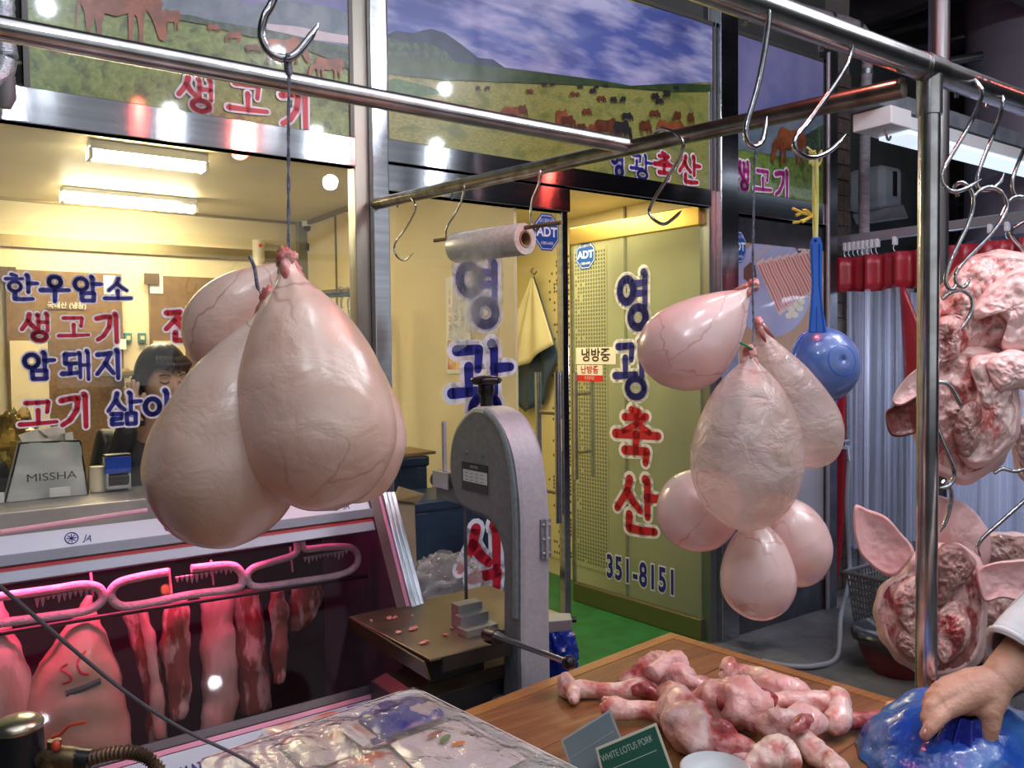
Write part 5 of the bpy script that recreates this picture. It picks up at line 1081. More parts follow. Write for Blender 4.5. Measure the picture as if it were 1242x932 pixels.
mesh_obj('base_top', MB().prism([(.965, -.74, .60), (.965, -1.20, .60), (1.0, -1.16, .655), (1.0, -.76, .655)], (.001, 0, 0)).prism([(.965, -.74, .60), (1.0, -.76, .655), (1.30, -.76, .655), (1.325, -.74, .60), (1.325, -1.20, .60), (1.30, -1.16, .655), (1.0, -1.16, .655), (.965, -1.20, .60)], (0, 0, -.003)) if False else MB().box((.938, -1.075, .576), (1.30, -.875, .64)), mat('base_dark_b', (.055, .05, .058), .38, .3), sw, bevel=.003)
mesh_obj('base_cover', MB().prism([(.94, -.878, .64), (.94, -1.072, .64), (.968, -1.045, .664), (.968, -.905, .664)], (.33, 0, 0)), mat('base_brown', (.20, .16, .11), .35, .7), sw, bevel=.002)
mesh_obj('table_support', MB().box((1.02, -1.04, .66), (1.19, -.90, ZTb-.008)), mat('base_dark', (.05, .045, .05), .4, .3), sw)
mesh_obj('lower_wheel_cover', MB().box((1.185, -1.19, .0), (1.33, -.76, .60)), HAM, sw, bevel=.02)
# hinge on the cover
hy = atX(652, 650, 1.285); z0, z1 = atX(652, 674, 1.28).z, atX(652, 627, 1.28).z; yf = min(v.y for v in pr)-.0
mesh_obj('hinge', MB().box((1.262, yf-.006, z0), (1.294, yf+.002, z1)), HAM, sw, bevel=.001)
mesh_obj('hinge_pin', MB().cyl((1.278, yf-.008, z0), (1.278, yf-.008, z1), .0045, 10), HAMP, sw, smooth=40)
for k in range(3):
    for s in (-.009, .009): mesh_obj('rivet', MB().ball((1.278+s, yf-.007, lerp(z0, z1, .14+.36*k)), .004, .003, .004, 10, 6), HAMP, sw, smooth=90)
# feed lever with black ball
l0, l1 = atD(597, 771, 1.99), atD(690, 804, 1.80)
l1 = atD(690, 804, 1.86)
mesh_obj('lever_pivot', MB().cyl(atD(592, 770, 2.03), atD(604, 774, 1.985), .020, 18), BLACK, sw, smooth=40)
mesh_obj('lever', MB().tube([atD(601, 771, 1.99), atD(616, 777, 1.97), l1], [.013, .0075, .0065], 12), mat('bright_steel', (.6, .6, .62), .25, 1), sw, smooth=40)
mesh_obj('lever_ball', MB().ball(l1, .0165, None, None, 20, 14), BLACK, sw, smooth=90)
a = atX(633, 760, 1.33); mesh_obj('side_shelf', MB().prism([atZ(633, 742, .80), atZ(692, 744, .80), atZ(694, 752, .80), atZ(633, 757, .80)], (0, 0, -.03)), ALU, sw, bevel=.002)
mesh_obj('shelf_end', MB().cyl(atZ(690, 752, .785), atZ(699, 752, .785), .008, 10), BLACK, sw)
SCR = mat('meat_scraps', (.55, .14, .12), .4, col2=(.66, .34, .28), nscale=80)
rr = random.Random(4); mb = MB()
for x, y, s in ((472, 750, 7), (479, 749, 5), (450, 753, 3), (483, 767, 6), (500, 763, 7), (504, 761, 5), (513, 780, 6), (517, 778, 4), (540, 770, 4), (500, 747, 2), (548, 762, 3)):
    p = atZ(x, y, ZTb+.003); mb.ball(p, s*.0017, s*.0013, .0035, 10, 6, Matrix.Rotation(rr.random()*3, 3, 'Z'), .6, 10, s)
tag(solo('meat_scraps', mb, SCR, 'small red meat scraps scattered on the saw table', 'scraps', smooth=60), kind='stuff')
# bags around the saw
CLB = thin('crumpled_clear_plastic', (.93, .94, .95), 1.2, .16, 1.5, bump=.9, bscale=16, haze=.30, hazecol=(.74, .74, .76), hazenoise=7)
def crumple(c, rx, ry, rz, seed, amp=.5, nu=44, nv=30):
    mb = MB(); vs = []
    for j in range(nv+1):
        for i in range(nu):
            t, g = pi*j/nv, 2*pi*i/nu; d = Vector((sin(t)*cos(g), sin(t)*sin(g), -cos(t))); q = d*2.2+Vector((seed, 0, 0))
            k = 1+amp*(.5-abs(noise.noise(q)))*.9+amp*.45*(.4-abs(noise.noise(q*2.3)))+amp*.2*noise.noise(q*6)
            vs.append(Vector(c)+Vector((d.x*rx, d.y*ry, d.z*rz))*k)
    return mb.add(vs, [(j*nu+i, j*nu+(i+1) % nu, (j+1)*nu+(i+1) % nu, (j+1)*nu+i) for j in range(nv) for i in range(nu)])
c = atY(538, 716, -.42); solo('plastic_bag', crumple((c.x, c.y, c.z), .125, .10, .105, 3), CLB, 'crumpled clear plastic bag behind the saw table', 'bag', smooth=50)
solo('bag_stand', MB().box((c.x-.13, -.54, 0), (c.x+.10, -.32, c.z-.12)), mat('carton_dark', (.10, .085, .07), .6), 'dark box under the crumpled plastic bag', 'box', bevel=.004)
KR = mat('kraft_paper', (.26, .20, .13), .7, col2=(.34, .25, .15), nscale=12, bump=.4, bscale=30)
a, b = atY(485, 665, -.20), atY(503, 600, -.20)
kb = thing('paper_bag', 'brown kraft paper bag with folded top next to the meat case post', 'bag', ((a.x+b.x)/2, -.16, 0))
mesh_obj('bag_body', MB().prism([(a.x-.03, -.22, 0), (b.x+.01, -.22, 0), (b.x+.0, -.20, b.z-.02), (a.x-.02, -.20, b.z-.0)], (0, .10, 0)), KR, kb, bevel=.003)
mesh_obj('folded_top', MB().prism([(a.x-.025, -.215, b.z-.01), (b.x+.005, -.215, b.z-.03), (b.x+.02, -.24, b.z+.005), (a.x-.01, -.235, b.z+.04)], (0, .02, 0)), mat('kraft_light', (.48, .34, .17), .7), kb)
c = atZ(676, 792, .70); 
c = atD(674, 795, 2.42)
solo('blue_carrier_bag', crumple((c.x, c.y, c.z), .055, .05, .075, 7, .6), thin('blue_film', (.15, .25, .85), 1., .15, 1.5, bump=.6, bscale=25, haze=.75, hazecol=(.015, .05, .42)), 'blue plastic carrier bag hanging below the saw side shelf', 'bag', smooth=50)
# ================================================================ wooden table and what lies on it
ZTB = .72
c0 = atZ(813, 767, ZTB); ul = (atZ(600, 848, ZTB)-c0); ul.z = 0; ul.normalize(); vl = Vector((ul.y, -ul.x, 0))
if vl.y > 0: vl = -vl
WOOD = mat('table_wood', (.20, .085, .035), .42, col2=(.30, .135, .055), nscale=5, detail=8, stretch=(1.2, 14, 8), bump=.12, bscale=30, col3=(.15, .06, .025), n3=2.5)
EDGEW = mat('edge_wood', (.36, .17, .05), .4, col2=(.29, .125, .04), nscale=9, stretch=(2, 12, 8))
tbl = thing('butcher_table', 'brown wooden cutting table with lighter edge strips', 'table', c0+ul*.8+vl*.55-zz*ZTB)
TL, TW = 1.75, 1.10
def tb_(u, v, z=ZTB): p = c0+ul*u+vl*v; return Vector((p.x, p.y, z))
def tbox(name, u0, u1, v0, v1, z0, z1, m, **k): return mesh_obj(name, MB().par(tb_(u0, v0, z0), ul*(u1-u0), vl*(v1-v0), (0, 0, z1-z0)), m, tbl, **k)
tbox('edge_strip', 0, TL, 0, .035, ZTB-.06, ZTB, EDGEW, bevel=.002); tbox('edge_strip', 0, .035, .035, TW, ZTB-.06, ZTB, EDGEW, bevel=.002)
tbox('edge_strip', TL-.035, TL, .035, TW, ZTB-.06, ZTB, EDGEW, bevel=.002); tbox('edge_strip', .035, TL-.035, TW-.035, TW, ZTB-.06, ZTB, EDGEW, bevel=.002)
for k in range(5): tbox('plank', .036, TL-.036, .0362+k*.2056, .0362+k*.2056+.2046, ZTB-.03, ZTB-.0015-.0006*(k % 2), WOOD, bevel=.0012)
for u in (.05, TL-.11):
    for v in (.05, TW-.11): tbox('leg', u, u+.06, v, v+.06, 0, ZTB-.06, EDGEW)
tbox('apron_board', .06, TL-.06, .06, .08, ZTB-.16, ZTB-.06, EDGEW); tbox('apron_board', .06, .08, .08, TW-.06, ZTB-.16, ZTB-.06, EDGEW)
# ---- pork bones
FLESH = mat('bone_meat', (.66, .32, .27), .34, col2=(.40, .055, .06), nscale=11, detail=6, lo=.50, hi=.60, bump=.55, bscale=46, coat=.35, sss=.12, col3=(.78, .52, .46), n3=9)
FATM = mat('bone_fat', (.80, .42, .40), .30, col2=(.90, .64, .60), nscale=12, detail=8, bump=.5, bscale=70, coat=.45, sss=.15, col3=(.40, .06, .06), n3=10)
KNOB = mat('bone_joint', (.86, .62, .56), .30, col2=(.62, .18, .16), nscale=26, detail=6, lo=.45, hi=.65, bump=.4, bscale=50, coat=.4, sss=.15)
RAWR = mat('raw_red_meat', (.30, .035, .04), .32, col2=(.52, .16, .14), nscale=30, lo=.45, hi=.7, bump=.5, bscale=50, coat=.4)
def lump(pts, seed, amp=.32, n=40, k=12):
    """lumpy tapered limb: (x, y, radius px, height above the table of its axis)"""
    S = [(atZ(x, y, ZTB+h), r*1.16*.001*((atZ(x, y, ZTB+h)-CC).dot(CF))) for x, y, r, h in pts]
    C_ = spl([p for p, r in S], k); R_ = [q.x for q in spl([(r, 0, 0) for p, r in S], k)]
    R_ = [max(r, .002) for r in R_]; mb = MB(); mb.tube(C_, R_, n)
    for i, p in enumerate(mb.v):
        ci = C_[min(i//n, len(C_)-1)]; d = p-ci; r = d.length
        kk = 1+amp*noise.noise(p*26+Vector((seed*3.7, 0, 0)))+amp*.35*(.3-abs(noise.noise(p*44+Vector((0, seed, 0)))))+amp*.22*noise.noise(p*110)+amp*.1*noise.noise(p*240)
        q = ci+d*kk; q.z = max(q.z, ZTB+.001); mb.v[i] = q
    return mb
def bone(label, parts, seed):
    p0 = parts[0][1][0]; t = thing('pork_bone', label, 'bone', atZ(p0[0], p0[1], ZTB), 'pork bones on the wooden table')
    for i, (nm, pts, m, amp) in enumerate(parts): mesh_obj(nm, lump(pts, seed+i*2.3, amp), m, t, smooth=180)
    return t
bone('pork bone with its bare pale knob farthest to the left of the heap', [
    ('shaft', [(684, 834, 4, .02), (700, 836, 9, .02), (730, 838, 8, .018), (762, 838, 10, .02), (790, 834, 12, .02)], KNOB, .22),
    ('joint', [(676, 829, 4, .024), (683, 829, 10, .024), (690, 834, 10, .02), (696, 846, 7, .018), (692, 851, 3, .014)], KNOB, .5),
    ('meat', [(752, 832, 7, .02), (775, 824, 16, .03), (800, 820, 22, .035), (820, 822, 22, .035), (838, 832, 15, .03), (868, 838, 8, .02), (885, 842, 5, .016)], FATM, .4),
    ('top_lobe', [(790, 818, 8, .06), (808, 806, 12, .065), (822, 802, 10, .07), (828, 806, 5, .06)], FATM, .35),
    ('red_muscle', [(766, 838, 4.3, .028), (782, 838, 8.6, .028), (800, 846, 7.7, .014), (815, 848, 4.3, .010)], RAWR, .5)], 1)
bone('pork bone whose cut end points left just above the price cards', [
    ('shaft', [(732, 856, 4, .03), (742, 858, 12, .03), (760, 862, 10, .026), (785, 862, 9, .026), (808, 868, 12, .028)], KNOB, .25),
    ('joint', [(731, 850, 4, .04), (737, 852, 8, .036), (738, 866, 6, .02)], KNOB, .5),
    ('meat', [(806, 836, 8, .05), (818, 852, 18, .05), (830, 874, 24, .05), (846, 892, 22, .045), (872, 905, 18, .035), (905, 914, 13, .03), (930, 922, 8, .02)], FATM, .38),
    ('red_muscle', [(850, 878, 3.4, .069), (862, 882, 9.5, .064), (880, 888, 10.3, .054), (898, 900, 6.9, .039), (915, 906, 3.4, .024)], RAWR, .45)], 5)
bone('big rounded pork joint in the middle of the bone heap', [
    ('meat', [(838, 848, 6, .05), (856, 850, 17, .05), (880, 852, 25, .055), (905, 856, 26, .055), (926, 858, 16, .045), (950, 858, 10, .04)], FATM, .33),
    ('red_muscle', [(862, 842, 3.4, .069), (872, 846, 7.7, .069), (880, 856, 6.0, .066)], RAWR, .5)], 9)
bone('pork bone lying along the back of the heap with a knuckle raised at its end', [
    ('shaft', [(884, 812, 8, .03), (905, 818, 9, .025), (935, 826, 11, .03), (965, 838, 12, .03)], KNOB, .3),
    ('joint', [(876, 802, 4, .05), (882, 806, 9, .045), (884, 818, 9, .03), (874, 822, 5, .02)], KNOB, .5),
    ('meat', [(905, 832, 5, .04), (930, 834, 14, .045), (960, 840, 15, .04), (985, 848, 8, .03)], FATM, .35)], 13)
bone('pork bone with a large pale cut joint at the right end of the heap', [
    ('shaft', [(930, 852, 8, .055), (955, 852, 11, .055), (985, 852, 12, .055), (1004, 856, 13, .05)], KNOB, .2),
    ('joint', [(1012, 836, 4, .065), (1016, 846, 12, .06), (1017, 860, 14, .05), (1014, 876, 13, .035), (1006, 888, 7, .02)], KNOB, .28),
    ('red_muscle', [(915, 842, 3.4, .074), (928, 846, 7.7, .074), (940, 852, 6.0, .064)], RAWR, .5)], 17)
bone('pork piece at the front of the heap beside the large cut joint', [
    ('meat', [(920, 878, 6, .04), (935, 882, 16, .045), (955, 880, 18, .05), (980, 876, 17, .05), (1000, 878, 8, .045)], FATM, .35),
    ('shaft', [(968, 892, 12, .035), (984, 908, 13, .03), (1004, 926, 13, .025), (1024, 944, 12, .025)], KNOB, .3),
    ('red_muscle', [(958, 886, 2.6, .074), (968, 880, 6.9, .074), (982, 872, 5.2, .074)], RAWR, .5)], 21)
bone('lowest pork bone, its knobbly end at the bottom of the picture', [
    ('meat', [(905, 930, 6, .03), (925, 920, 15, .035), (942, 912, 16, .04), (955, 918, 13, .035), (962, 930, 8, .03)], KNOB, .5),
    ('shaft', [(850, 906, 7, .03), (880, 914, 9, .028), (910, 922, 10, .026)], FATM, .3)], 25)
bone('thin red pork bone sticking out to the right toward the blue bag', [
    ('shaft', [(1018, 872, 7, .03), (1040, 874, 9, .025), (1065, 872, 9, .022), (1085, 868, 8, .022)], RAWR, .25),
    ('joint', [(1072, 874, 4, .02), (1086, 868, 10, .02), (1100, 864, 8, .018), (1108, 864, 3, .014)], KNOB, .7)], 29)
# ---- price cards in clear stands
def card(c4, D4, label, m, mb_, name='price_card', lines=()):
    P = [atD(x, y, d) for (x, y), d in zip(c4, D4)]
    t = thing(name, label, 'sign', tuple((P[0]+P[1])/2))
    n = (P[1]-P[0]).cross(P[3]-P[0]).normalized()
    if n.dot(ray(*c4[0])) > 0: n = -n
    mesh_obj('border', MB().prism(P, -n*.004), mb_, t, bevel=.001)
    ce = (P[0]+P[1]+P[2]+P[3])/4; Q = [ce+(p-ce)*.925 for p in P]
    mesh_obj('face', MB().prism([q+n*.0006 for q in Q], -n*.001), m, t)
    return t, P, n
GRN = mat('green_card', (.012, .075, .05), .3, col2=(.016, .09, .06), nscale=6); CRM = mat('cream_border', (.55, .52, .42), .4)
GRY = mat('glossy_grey_card', (.12, .17, .20), .12, col2=(.20, .25, .27), nscale=3); GRB = mat('grey_border', (.34, .36, .36), .4)
t, P, n = card([(722, 908), (796, 877), (826, 960), (744, 1000)], [1.50, 1.50, 1.46, 1.46], 'green price card in front of the bones, headed with pale lettering', GRN, CRM)
uc = (P[1]-P[0]); W_ = uc.length; uc.normalize(); vc = n.cross(uc).normalized()
if vc.z < 0: vc = -vc
mid = lambda a, b: P[0]+(P[1]-P[0])*a+(P[3]-P[0])*b+n*.0008
textmesh('WHITE LOTUS PORK', (mid(.47, .17), uc, vc), W_*.135, mat('card_lettering', (.42, .50, .42), .4), t, 'lettering', -.004, .66)
for b_ in (.34, .62): mesh_obj('ruled_line', MB().par(mid(.07, b_), uc*W_*.86, vc*.0011, n*.0004), mat('card_lettering', (.42, .50, .42), .4), t)
textmesh('PST', (mid(.40, .52), uc, vc), W_*.10, mat('card_yellow', (.5, .5, .12), .4), t, 'lettering', .01, .8); textmesh('1-9', (mid(.82, .52), uc, vc), W_*.10, mat('card_yellow', (.5, .5, .12), .4), t, 'lettering', .01, .8)
t, P, n = card([(680, 898), (740, 861), (766, 925), (704, 966)], [1.56, 1.57, 1.53, 1.52], 'tilted glossy grey price card reflecting the light, left of the green card', GRY, GRB)
mesh_obj('ruled_line', MB().par(mid(.06, .36)*1, (P[1]-P[0])*.88, (P[0]-P[3]).normalized()*.001, n*.0004), GRB, t)
pc = atZ(868, 936, ZTB+.03); solo('white_dish', MB().lathe([(.02, -.03), (.045, -.026), (.058, -.008), (.063, .006), (.060, .008), (.054, -.004), (.04, -.018), (.001, -.022)], pc, (0, 0, 1), 36), mat('white_dish', (.72, .72, .74), .3), 'white dish at the bottom edge among the bones', 'dish', smooth=60)
# ---- film-wrapped tray of packed food
tf = atZ(500, 838, .80); TRYM = mat('tray_white', (.66, .66, .68), .35)
tr_ = thing('food_tray', 'shallow tray wrapped with clear film holding packed food, on the near table corner', 'tray', (tf+ul*.2+vl*.3)-zz*.08)
def tp(u, v, z): p = tf+ul*u+vl*v; return Vector((p.x, p.y, z))
def rrect(u0, u1, v0, v1, r, z, n=6):
    out = []
    for cu, cv, a0 in ((u1-r, v1-r, 0), (u0+r, v1-r, pi/2), (u0+r, v0+r, pi), (u1-r, v0+r, 3*pi/2)):
        for k in range(n+1): g = a0+pi/2*k/n; out.append(tp(cu+r*cos(g), cv+r*sin(g), z))
    return out
mb = MB(); rings = [rrect(.03, .40, .03, .66, .03, .722), rrect(-.005, .44, -.005, .70, .035, .785), rrect(-.016, .451, -.016, .711, .042, .800), rrect(.000, .435, .000, .695, .038, .801), rrect(.04, .39, .04, .65, .03, .732)]
nr = len(rings[0]); vs = [p for r in rings for p in r]; mb.add(vs, [(i*nr+k, i*nr+(k+1) % nr, (i+1)*nr+(k+1) % nr, (i+1)*nr+k) for i in range(4) for k in range(nr)]+[tuple(4*nr+k for k in range(nr)), tuple(range(nr))[::-1]])
mesh_obj('tray_body', mb, TRYM, tr_, smooth=40)
WRAP = thin('tray_wrap', (.97, .97, .98), 1.5, .07, 1.5, bump=.55, bscale=24, stretch=(1.6, 1, 1), haze=.13, hazecol=(.85, .85, .86), hazenoise=14)
def wrapf(u, v):
    uu = lerp(-.014, .448, u); vv = lerp(-.014, .708, v); ed = min(u, 1-u, v, 1-v); h = .803+.014*min(1, ed*7)+.012*(noise.noise(Vector((u*7, v*10, 1)))+.6*abs(noise.noise(Vector((u*18, v*22, 3)))))*min(1, ed*9)
    return tp(uu, vv, h if ed > 0 else .796)
mesh_obj('film_wrap', MB().grid(wrapf, 60, 80), WRAP, tr_, smooth=180)
def packet(name, q4, z, th, m, label, seed):
    P = [atZ(x, y, z) for x, y in q4]
    def f(s):
        def g(u, v):
            p = P[0].lerp(P[1], u).lerp(P[3].lerp(P[2], u), v); e = (max(0, 16*u*(1-u)*v*(1-v)))**.35
            p = p.copy(); p.z = z+s*th*e*(1+.5*noise.noise(Vector((u*4+seed, v*4, 0)))) ; return p
        return g
    mb = MB().grid(f(1), 16, 16); mb.grid(f(-.5), 8, 8); return solo(name, mb, m, label, 'package', 'packages in the film-wrapped tray', smooth=180)
BLPK = mat('blue_print_pack', (.02, .03, .30), .25, col2=(.55, .50, .52), nscale=17, lo=.54, hi=.58, coat=.5, bump=.4, bscale=30)
KIM = mat('kimchi_print_pack', (.62, .56, .54), .3, col2=(.62, .12, .04), nscale=13, lo=.52, hi=.6, coat=.5, bump=.4, bscale=25, col3=(.68, .62, .60), n3=6)
WHP = mat('white_pack', (.70, .66, .68), .3, col2=(.60, .55, .58), nscale=6, coat=.4, bump=.4, bscale=20)
packet('food_pack', [(420, 858), (508, 840), (560, 862), (462, 896)], .787, .012, BLPK, 'blue printed food pack at the far end of the tray', 1)
packet('food_pack', [(318, 884), (412, 862), (470, 902), (372, 936)], .787, .011, KIM, 'pack with an orange-red food print at the left of the tray', 2)
packet('food_pack', [(472, 902), (568, 868), (640, 920), (540, 970)], .787, .011, WHP, 'white pack with a small green and red print at the right of the tray', 3)
packet('food_pack', [(374, 940), (468, 906), (530, 960), (430, 1000)], .786, .011, KIM, 'pack with an orange-red food print at the bottom edge of the tray', 4)
packet('food_pack', [(296, 912), (318, 890), (368, 940), (330, 960)], .785, .009, WHP, 'plain whitish pack at the left edge of the tray', 5)
def flat(name, q4, z, m, label):
    return solo(name, MB().prism([atZ(x, y, z) for x, y in q4], (0, 0, .0015)), m, label, 'label', 'labels on the packed food')
flat('pack_label', [(412, 886), (422, 880), (452, 900), (440, 907)],   .8065, mat('label_white', (.70, .70, .74), .35), 'small white label on the blue pack')
flat('pack_label', [(448, 899), (470, 890), (476, 895), (453, 905)],   .8065, mat('label_navy', (.02, .03, .18), .35), 'narrow navy label on the blue pack')
mb = MB(); pk = thing('garnish_print', 'green leaf and red pepper print on the white pack', 'label', atZ(545, 895, .80))
mesh_obj('leaf', MB().ball(atZ(540, 896, .8035), .018, .008, .0015, 14, 6, Matrix.Rotation(.6, 3, 'Z')), mat('leaf_green', (.10, .22, .03), .4), pk, smooth=60)
mesh_obj('pepper', MB().ball(atZ(528, 890, .8035), .020, .007, .0015, 14, 6, Matrix.Rotation(.2, 3, 'Z')), mat('pepper_brown', (.36, .10, .05), .4), pk, smooth=60)
mesh_obj('carrot', MB().ball(atZ(556, 902, .8035), .014, .008, .0015, 14, 6), mat('carrot_orange', (.62, .20, .03), .4), pk, smooth=60)
# ---- canister, valve and hose, loose cable
DK = 1.12; cx = atD(22, 884, DK); 
cn = thing('canister', 'black cylindrical canister with a domed chrome lid at the lower left corner', 'canister', (cx.x, cx.y, ZTB))
mesh_obj('body', MB().cyl((cx.x, cx.y, ZTB), (cx.x, cx.y, cx.z), .0305, 32), mat('canister_black', (.02, .02, .025), .25, .4), cn, smooth=40)
mesh_obj('lid', MB().lathe([(.0305, 0), (.0315, .002), (.0315, .006), (.029, .010), (.022, .0145), (.012, .017), (.001, .018)], (cx.x, cx.y, cx.z), (0, 0, 1), 32), mat('brushed_lid', (.52, .46, .36), .28, 1), cn, smooth=60)
BRS = mat('old_brass', (.22, .15, .08), .42, .8, col2=(.12, .08, .05), nscale=40)
vv = thing('gas_valve', 'brass valve with a red lever and a corrugated hose beside the canister', 'valve', (atD(66, 916, DK).x, atD(66, 916, DK).y, ZTB))
mb = MB().tube([atD(48, 922, DK), atD(66, 918, DK), atD(88, 920, DK), atD(103, 922, DK)], [.012, .015, .015, .012], 12); mb.cyl(atD(66, 918, DK), atD(66, 898, DK), .009, 12); mb.cyl(atD(60, 935, DK), atD(64, 915, DK), .016, 12)
zc = ZTB; mb.cyl(Vector((atD(62, 930, DK).x, atD(62, 930, DK).y, ZTB)), atD(62, 930, DK), .012, 12)
mesh_obj('valve_body', mb, BRS, vv, smooth=40)
mesh_obj('lever', MB().tube([atD(64, 894, DK), atD(74, 890, DK), atD(84, 880, DK), atD(105, 876, DK)], [.005, .005, .004, .0035], 8, flat=.6), mat('red_lever', (.50, .06, .03), .4), vv, smooth=60)
mesh_obj('red_cap', MB().ball(atD(68, 905, DK-.01), .006, .006, .008, 12, 8), mat('red_lever', (.50, .06, .03), .4), vv, smooth=60)
mesh_obj('coupling', MB().cyl(atD(90, 920, DK), atD(110, 922, DK), .0135, 16), mat('coupling_dark', (.06, .06, .06), .35, .8), vv, smooth=40)
hs = spl([atD(104, 922, DK), atD(135, 914, DK), atD(165, 914, DK), (atD(186, 926, DK)), atD(205, 960, DK), atD(212, 1010, DK)], 26)
mesh_obj('corrugated_hose', MB().tube(hs, [.0088+.0016*sin(i*1.55) for i in range(len(hs))], 14), mat('hose_brass', (.17, .12, .08), .38, .7, col2=(.10, .07, .05), nscale=30), vv, smooth=60)
solo('power_cable', MB().tube(spl([atD(-40, 684, 1.02), atD(0, 712, 1.05), atD(70, 772, 1.12), atD(150, 838, 1.2), atD(220, 884, 1.28), atD(290, 918, 1.36), atD(330, 944, 1.38)], 10), .0028, 8), mat('cable_grey', (.10, .10, .12), .45), 'thin dark grey cable running diagonally before the meat case', 'cable', smooth=60)
# ---- blue bag and the hand gripping it
BLUEB = mat('blue_bag_film', (.012, .06, .36), .20, col2=(.05, .17, .46), nscale=7, detail=5, coat=.7, bump=.9, bscale=22, sss=.05)
DBG = 1.58
bgc = atD(1150, 930, DBG)
tb2 = thing('blue_plastic_bag', 'bulging blue plastic bag on the table, gripped at its top by a hand', 'bag', (bgc.x, bgc.y, ZTB))
def bagfn(u, v):
    g = 2*pi*u; ph_ = pi*.5*v
    d = Vector((cos(g)*cos(ph_), sin(g)*cos(ph_), sin(ph_)))
    c = Vector((bgc.x+.03, bgc.y-.01, ZTB))
    r = Vector((.205*(1-.2*v), .165*(1-.2*v), .112)); p = c+Vector((d.x*r.x, d.y*r.y, d.z*r.z))
    k = 1+.07*noise.noise(p*14)+.09*abs(noise.noise(p*11+Vector((3, 0, 0))))+.05*abs(noise.noise(p*30))
    fold = .012*max(0, v-.45)*sin(g*9+noise.noise(p*10)*3)
    q = c+(p-c)*k+Vector((cos(g), sin(g), 0))*fold; q.z = max(q.z, ZTB+.001); return q
mesh_obj('bag_body', MB().grid(bagfn, 90, 34), BLUEB, tb2, smooth=180)
kb = atD(1164, 884, 1.50)
def gath(u, v):
    g = 2*pi*u; r = .040*(1-.50*v)*(1+.13*sin(g*11)+.13*sin(g*4+1)+.05*sin(g*23)); 
    return kb+CR*(cos(g)*r*1.5+v*.018-.01)+CF*(sin(g)*r)+Vector((0, 0, 1))*(-.060+.085*v)
mesh_obj('gathered_top', MB().grid(gath, 160, 14), mat('blue_bag_dark', (.008, .018, .22), .18, col2=(.015, .03, .32), nscale=16, coat=.6, bump=.8, bscale=30), tb2, smooth=180)
def fold_(pts, w0): return MB().tube(spl([atD(x, y, d) for x, y, d in pts], 6), [w0*(1-.6*abs(2*i/(6*(len(pts)-1))-1)) for i in range(6*(len(pts)-1)+1)], 8, flat=.5)
for k, pts in enumerate(([(1178, 892, 1.50), (1196, 908, 1.49), (1222, 926, 1.48), (1240, 940, 1.47)], [(1160, 896, 1.50), (1166, 914, 1.485), (1176, 938, 1.47)], [(1150, 894, 1.505), (1128, 902, 1.50), (1108, 912, 1.50)])): mesh_obj('fold', fold_(pts, .010), BLUEB, tb2, smooth=180)
HSK = mat('hand_skin', (.52, .285, .20), .42, col2=(.60, .345, .25), nscale=22, detail=6, bump=.22, bscale=120, sss=.18, col3=(.50, .21, .16), n3=9)
ar = thing('person', 'right hand and forearm in a rolled pale sleeve gripping the blue bag', 'person', (atD(1240, 840, 1.5).x, atD(1240, 840, 1.5).y, ZTB))
HD = 1.50
W = lambda x, y, d=0: atD(x, y, HD+d)
# one continuous surface: overlapping closed volumes of forearm, palm bones and bent fingers fused by a voxel remesh
hb = MB()
def limb(pts, n=18):
    P = [W(x, y, d) for x, y, d, r in pts]; R_ = [r for *_, r in pts]
    for p, r in zip(P, R_): hb.ball(p, r, None, None, 16, 10)
    hb.tube(P, R_, n)
limb([(1420, 620, .22, .050), (1330, 705, .13, .049), (1272, 760, .06, .044), (1238, 796, .03, .038), (1214, 822, .012, .034)], 24)
wr = (1208, 829, .010, .033)
KN = [(1150, 861, -.017, .0165), (1142, 847, -.003, .0172), (1142, 836, .014, .0162), (1148, 830, .030, .0148)]
for k in KN: limb([wr, (lerp(wr[0], k[0], .5), lerp(wr[1], k[1], .5)-1.5, lerp(wr[2], k[2], .55), .0265), k])
limb([(1196, 842, .0, .030), (1172, 850, .004, .028), (1158, 852, .006, .022)])
FG = [((1150, 861, -.017, .0150), (1137, 873, -.027, .0138), (1128, 884, -.033, .0122), (1122, 892, -.033, .0098)),
      ((1142, 847, -.003, .0150), (1129, 858, -.010, .0138), (1124, 871, -.016, .0120), (1127, 882, -.020, .0096)),
      ((1142, 836, .014, .0140), (1130, 845, .012, .0130), (1125, 857, .006, .0112), (1129, 868, .0, .0090)),
      ((1148, 830, .030, .0126), (1136, 836, .032, .0116), (1130, 847, .026, .0102), (1132, 857, .018, .0084))]
for f_ in FG: limb(f_)
limb([(1207, 834, .004, .030), (1199, 864, -.014, .0235), (1201, 882, -.021, .0168), (1198, 897, -.019, .0148), (1191, 909, -.012, .0108)])
hand = mesh_obj('hand', hb, HSK, ar)
rm = hand.modifiers.new('fuse', 'REMESH'); rm.mode = 'VOXEL'; rm.voxel_size = .0022; rm.use_smooth_shade = True
sm = hand.modifiers.new('soften', 'SMOOTH'); sm.factor = .5; sm.iterations = 9
NAIL = mat('finger_nail', (.68, .42, .36), .25)
for (x, y, d), rot_ in (((1121.5, 889, -.047), 0),): mesh_obj('finger_nail', MB().ball(W(x, y, d), .0055, .0025, .0065, 12, 8, Mh), NAIL, ar, smooth=90)
SLV = mat('pale_sleeve', (.62, .62, .64), .75, col2=(.54, .54, .57), nscale=8, bump=.3, bscale=30)
s0, s1 = W(1230, 800, .02), W(1330, 700, .12); ax = (s1-s0).normalized(); sa = ax.orthogonal().normalized(); sb = ax.cross(sa); Ls = (s1-s0).length
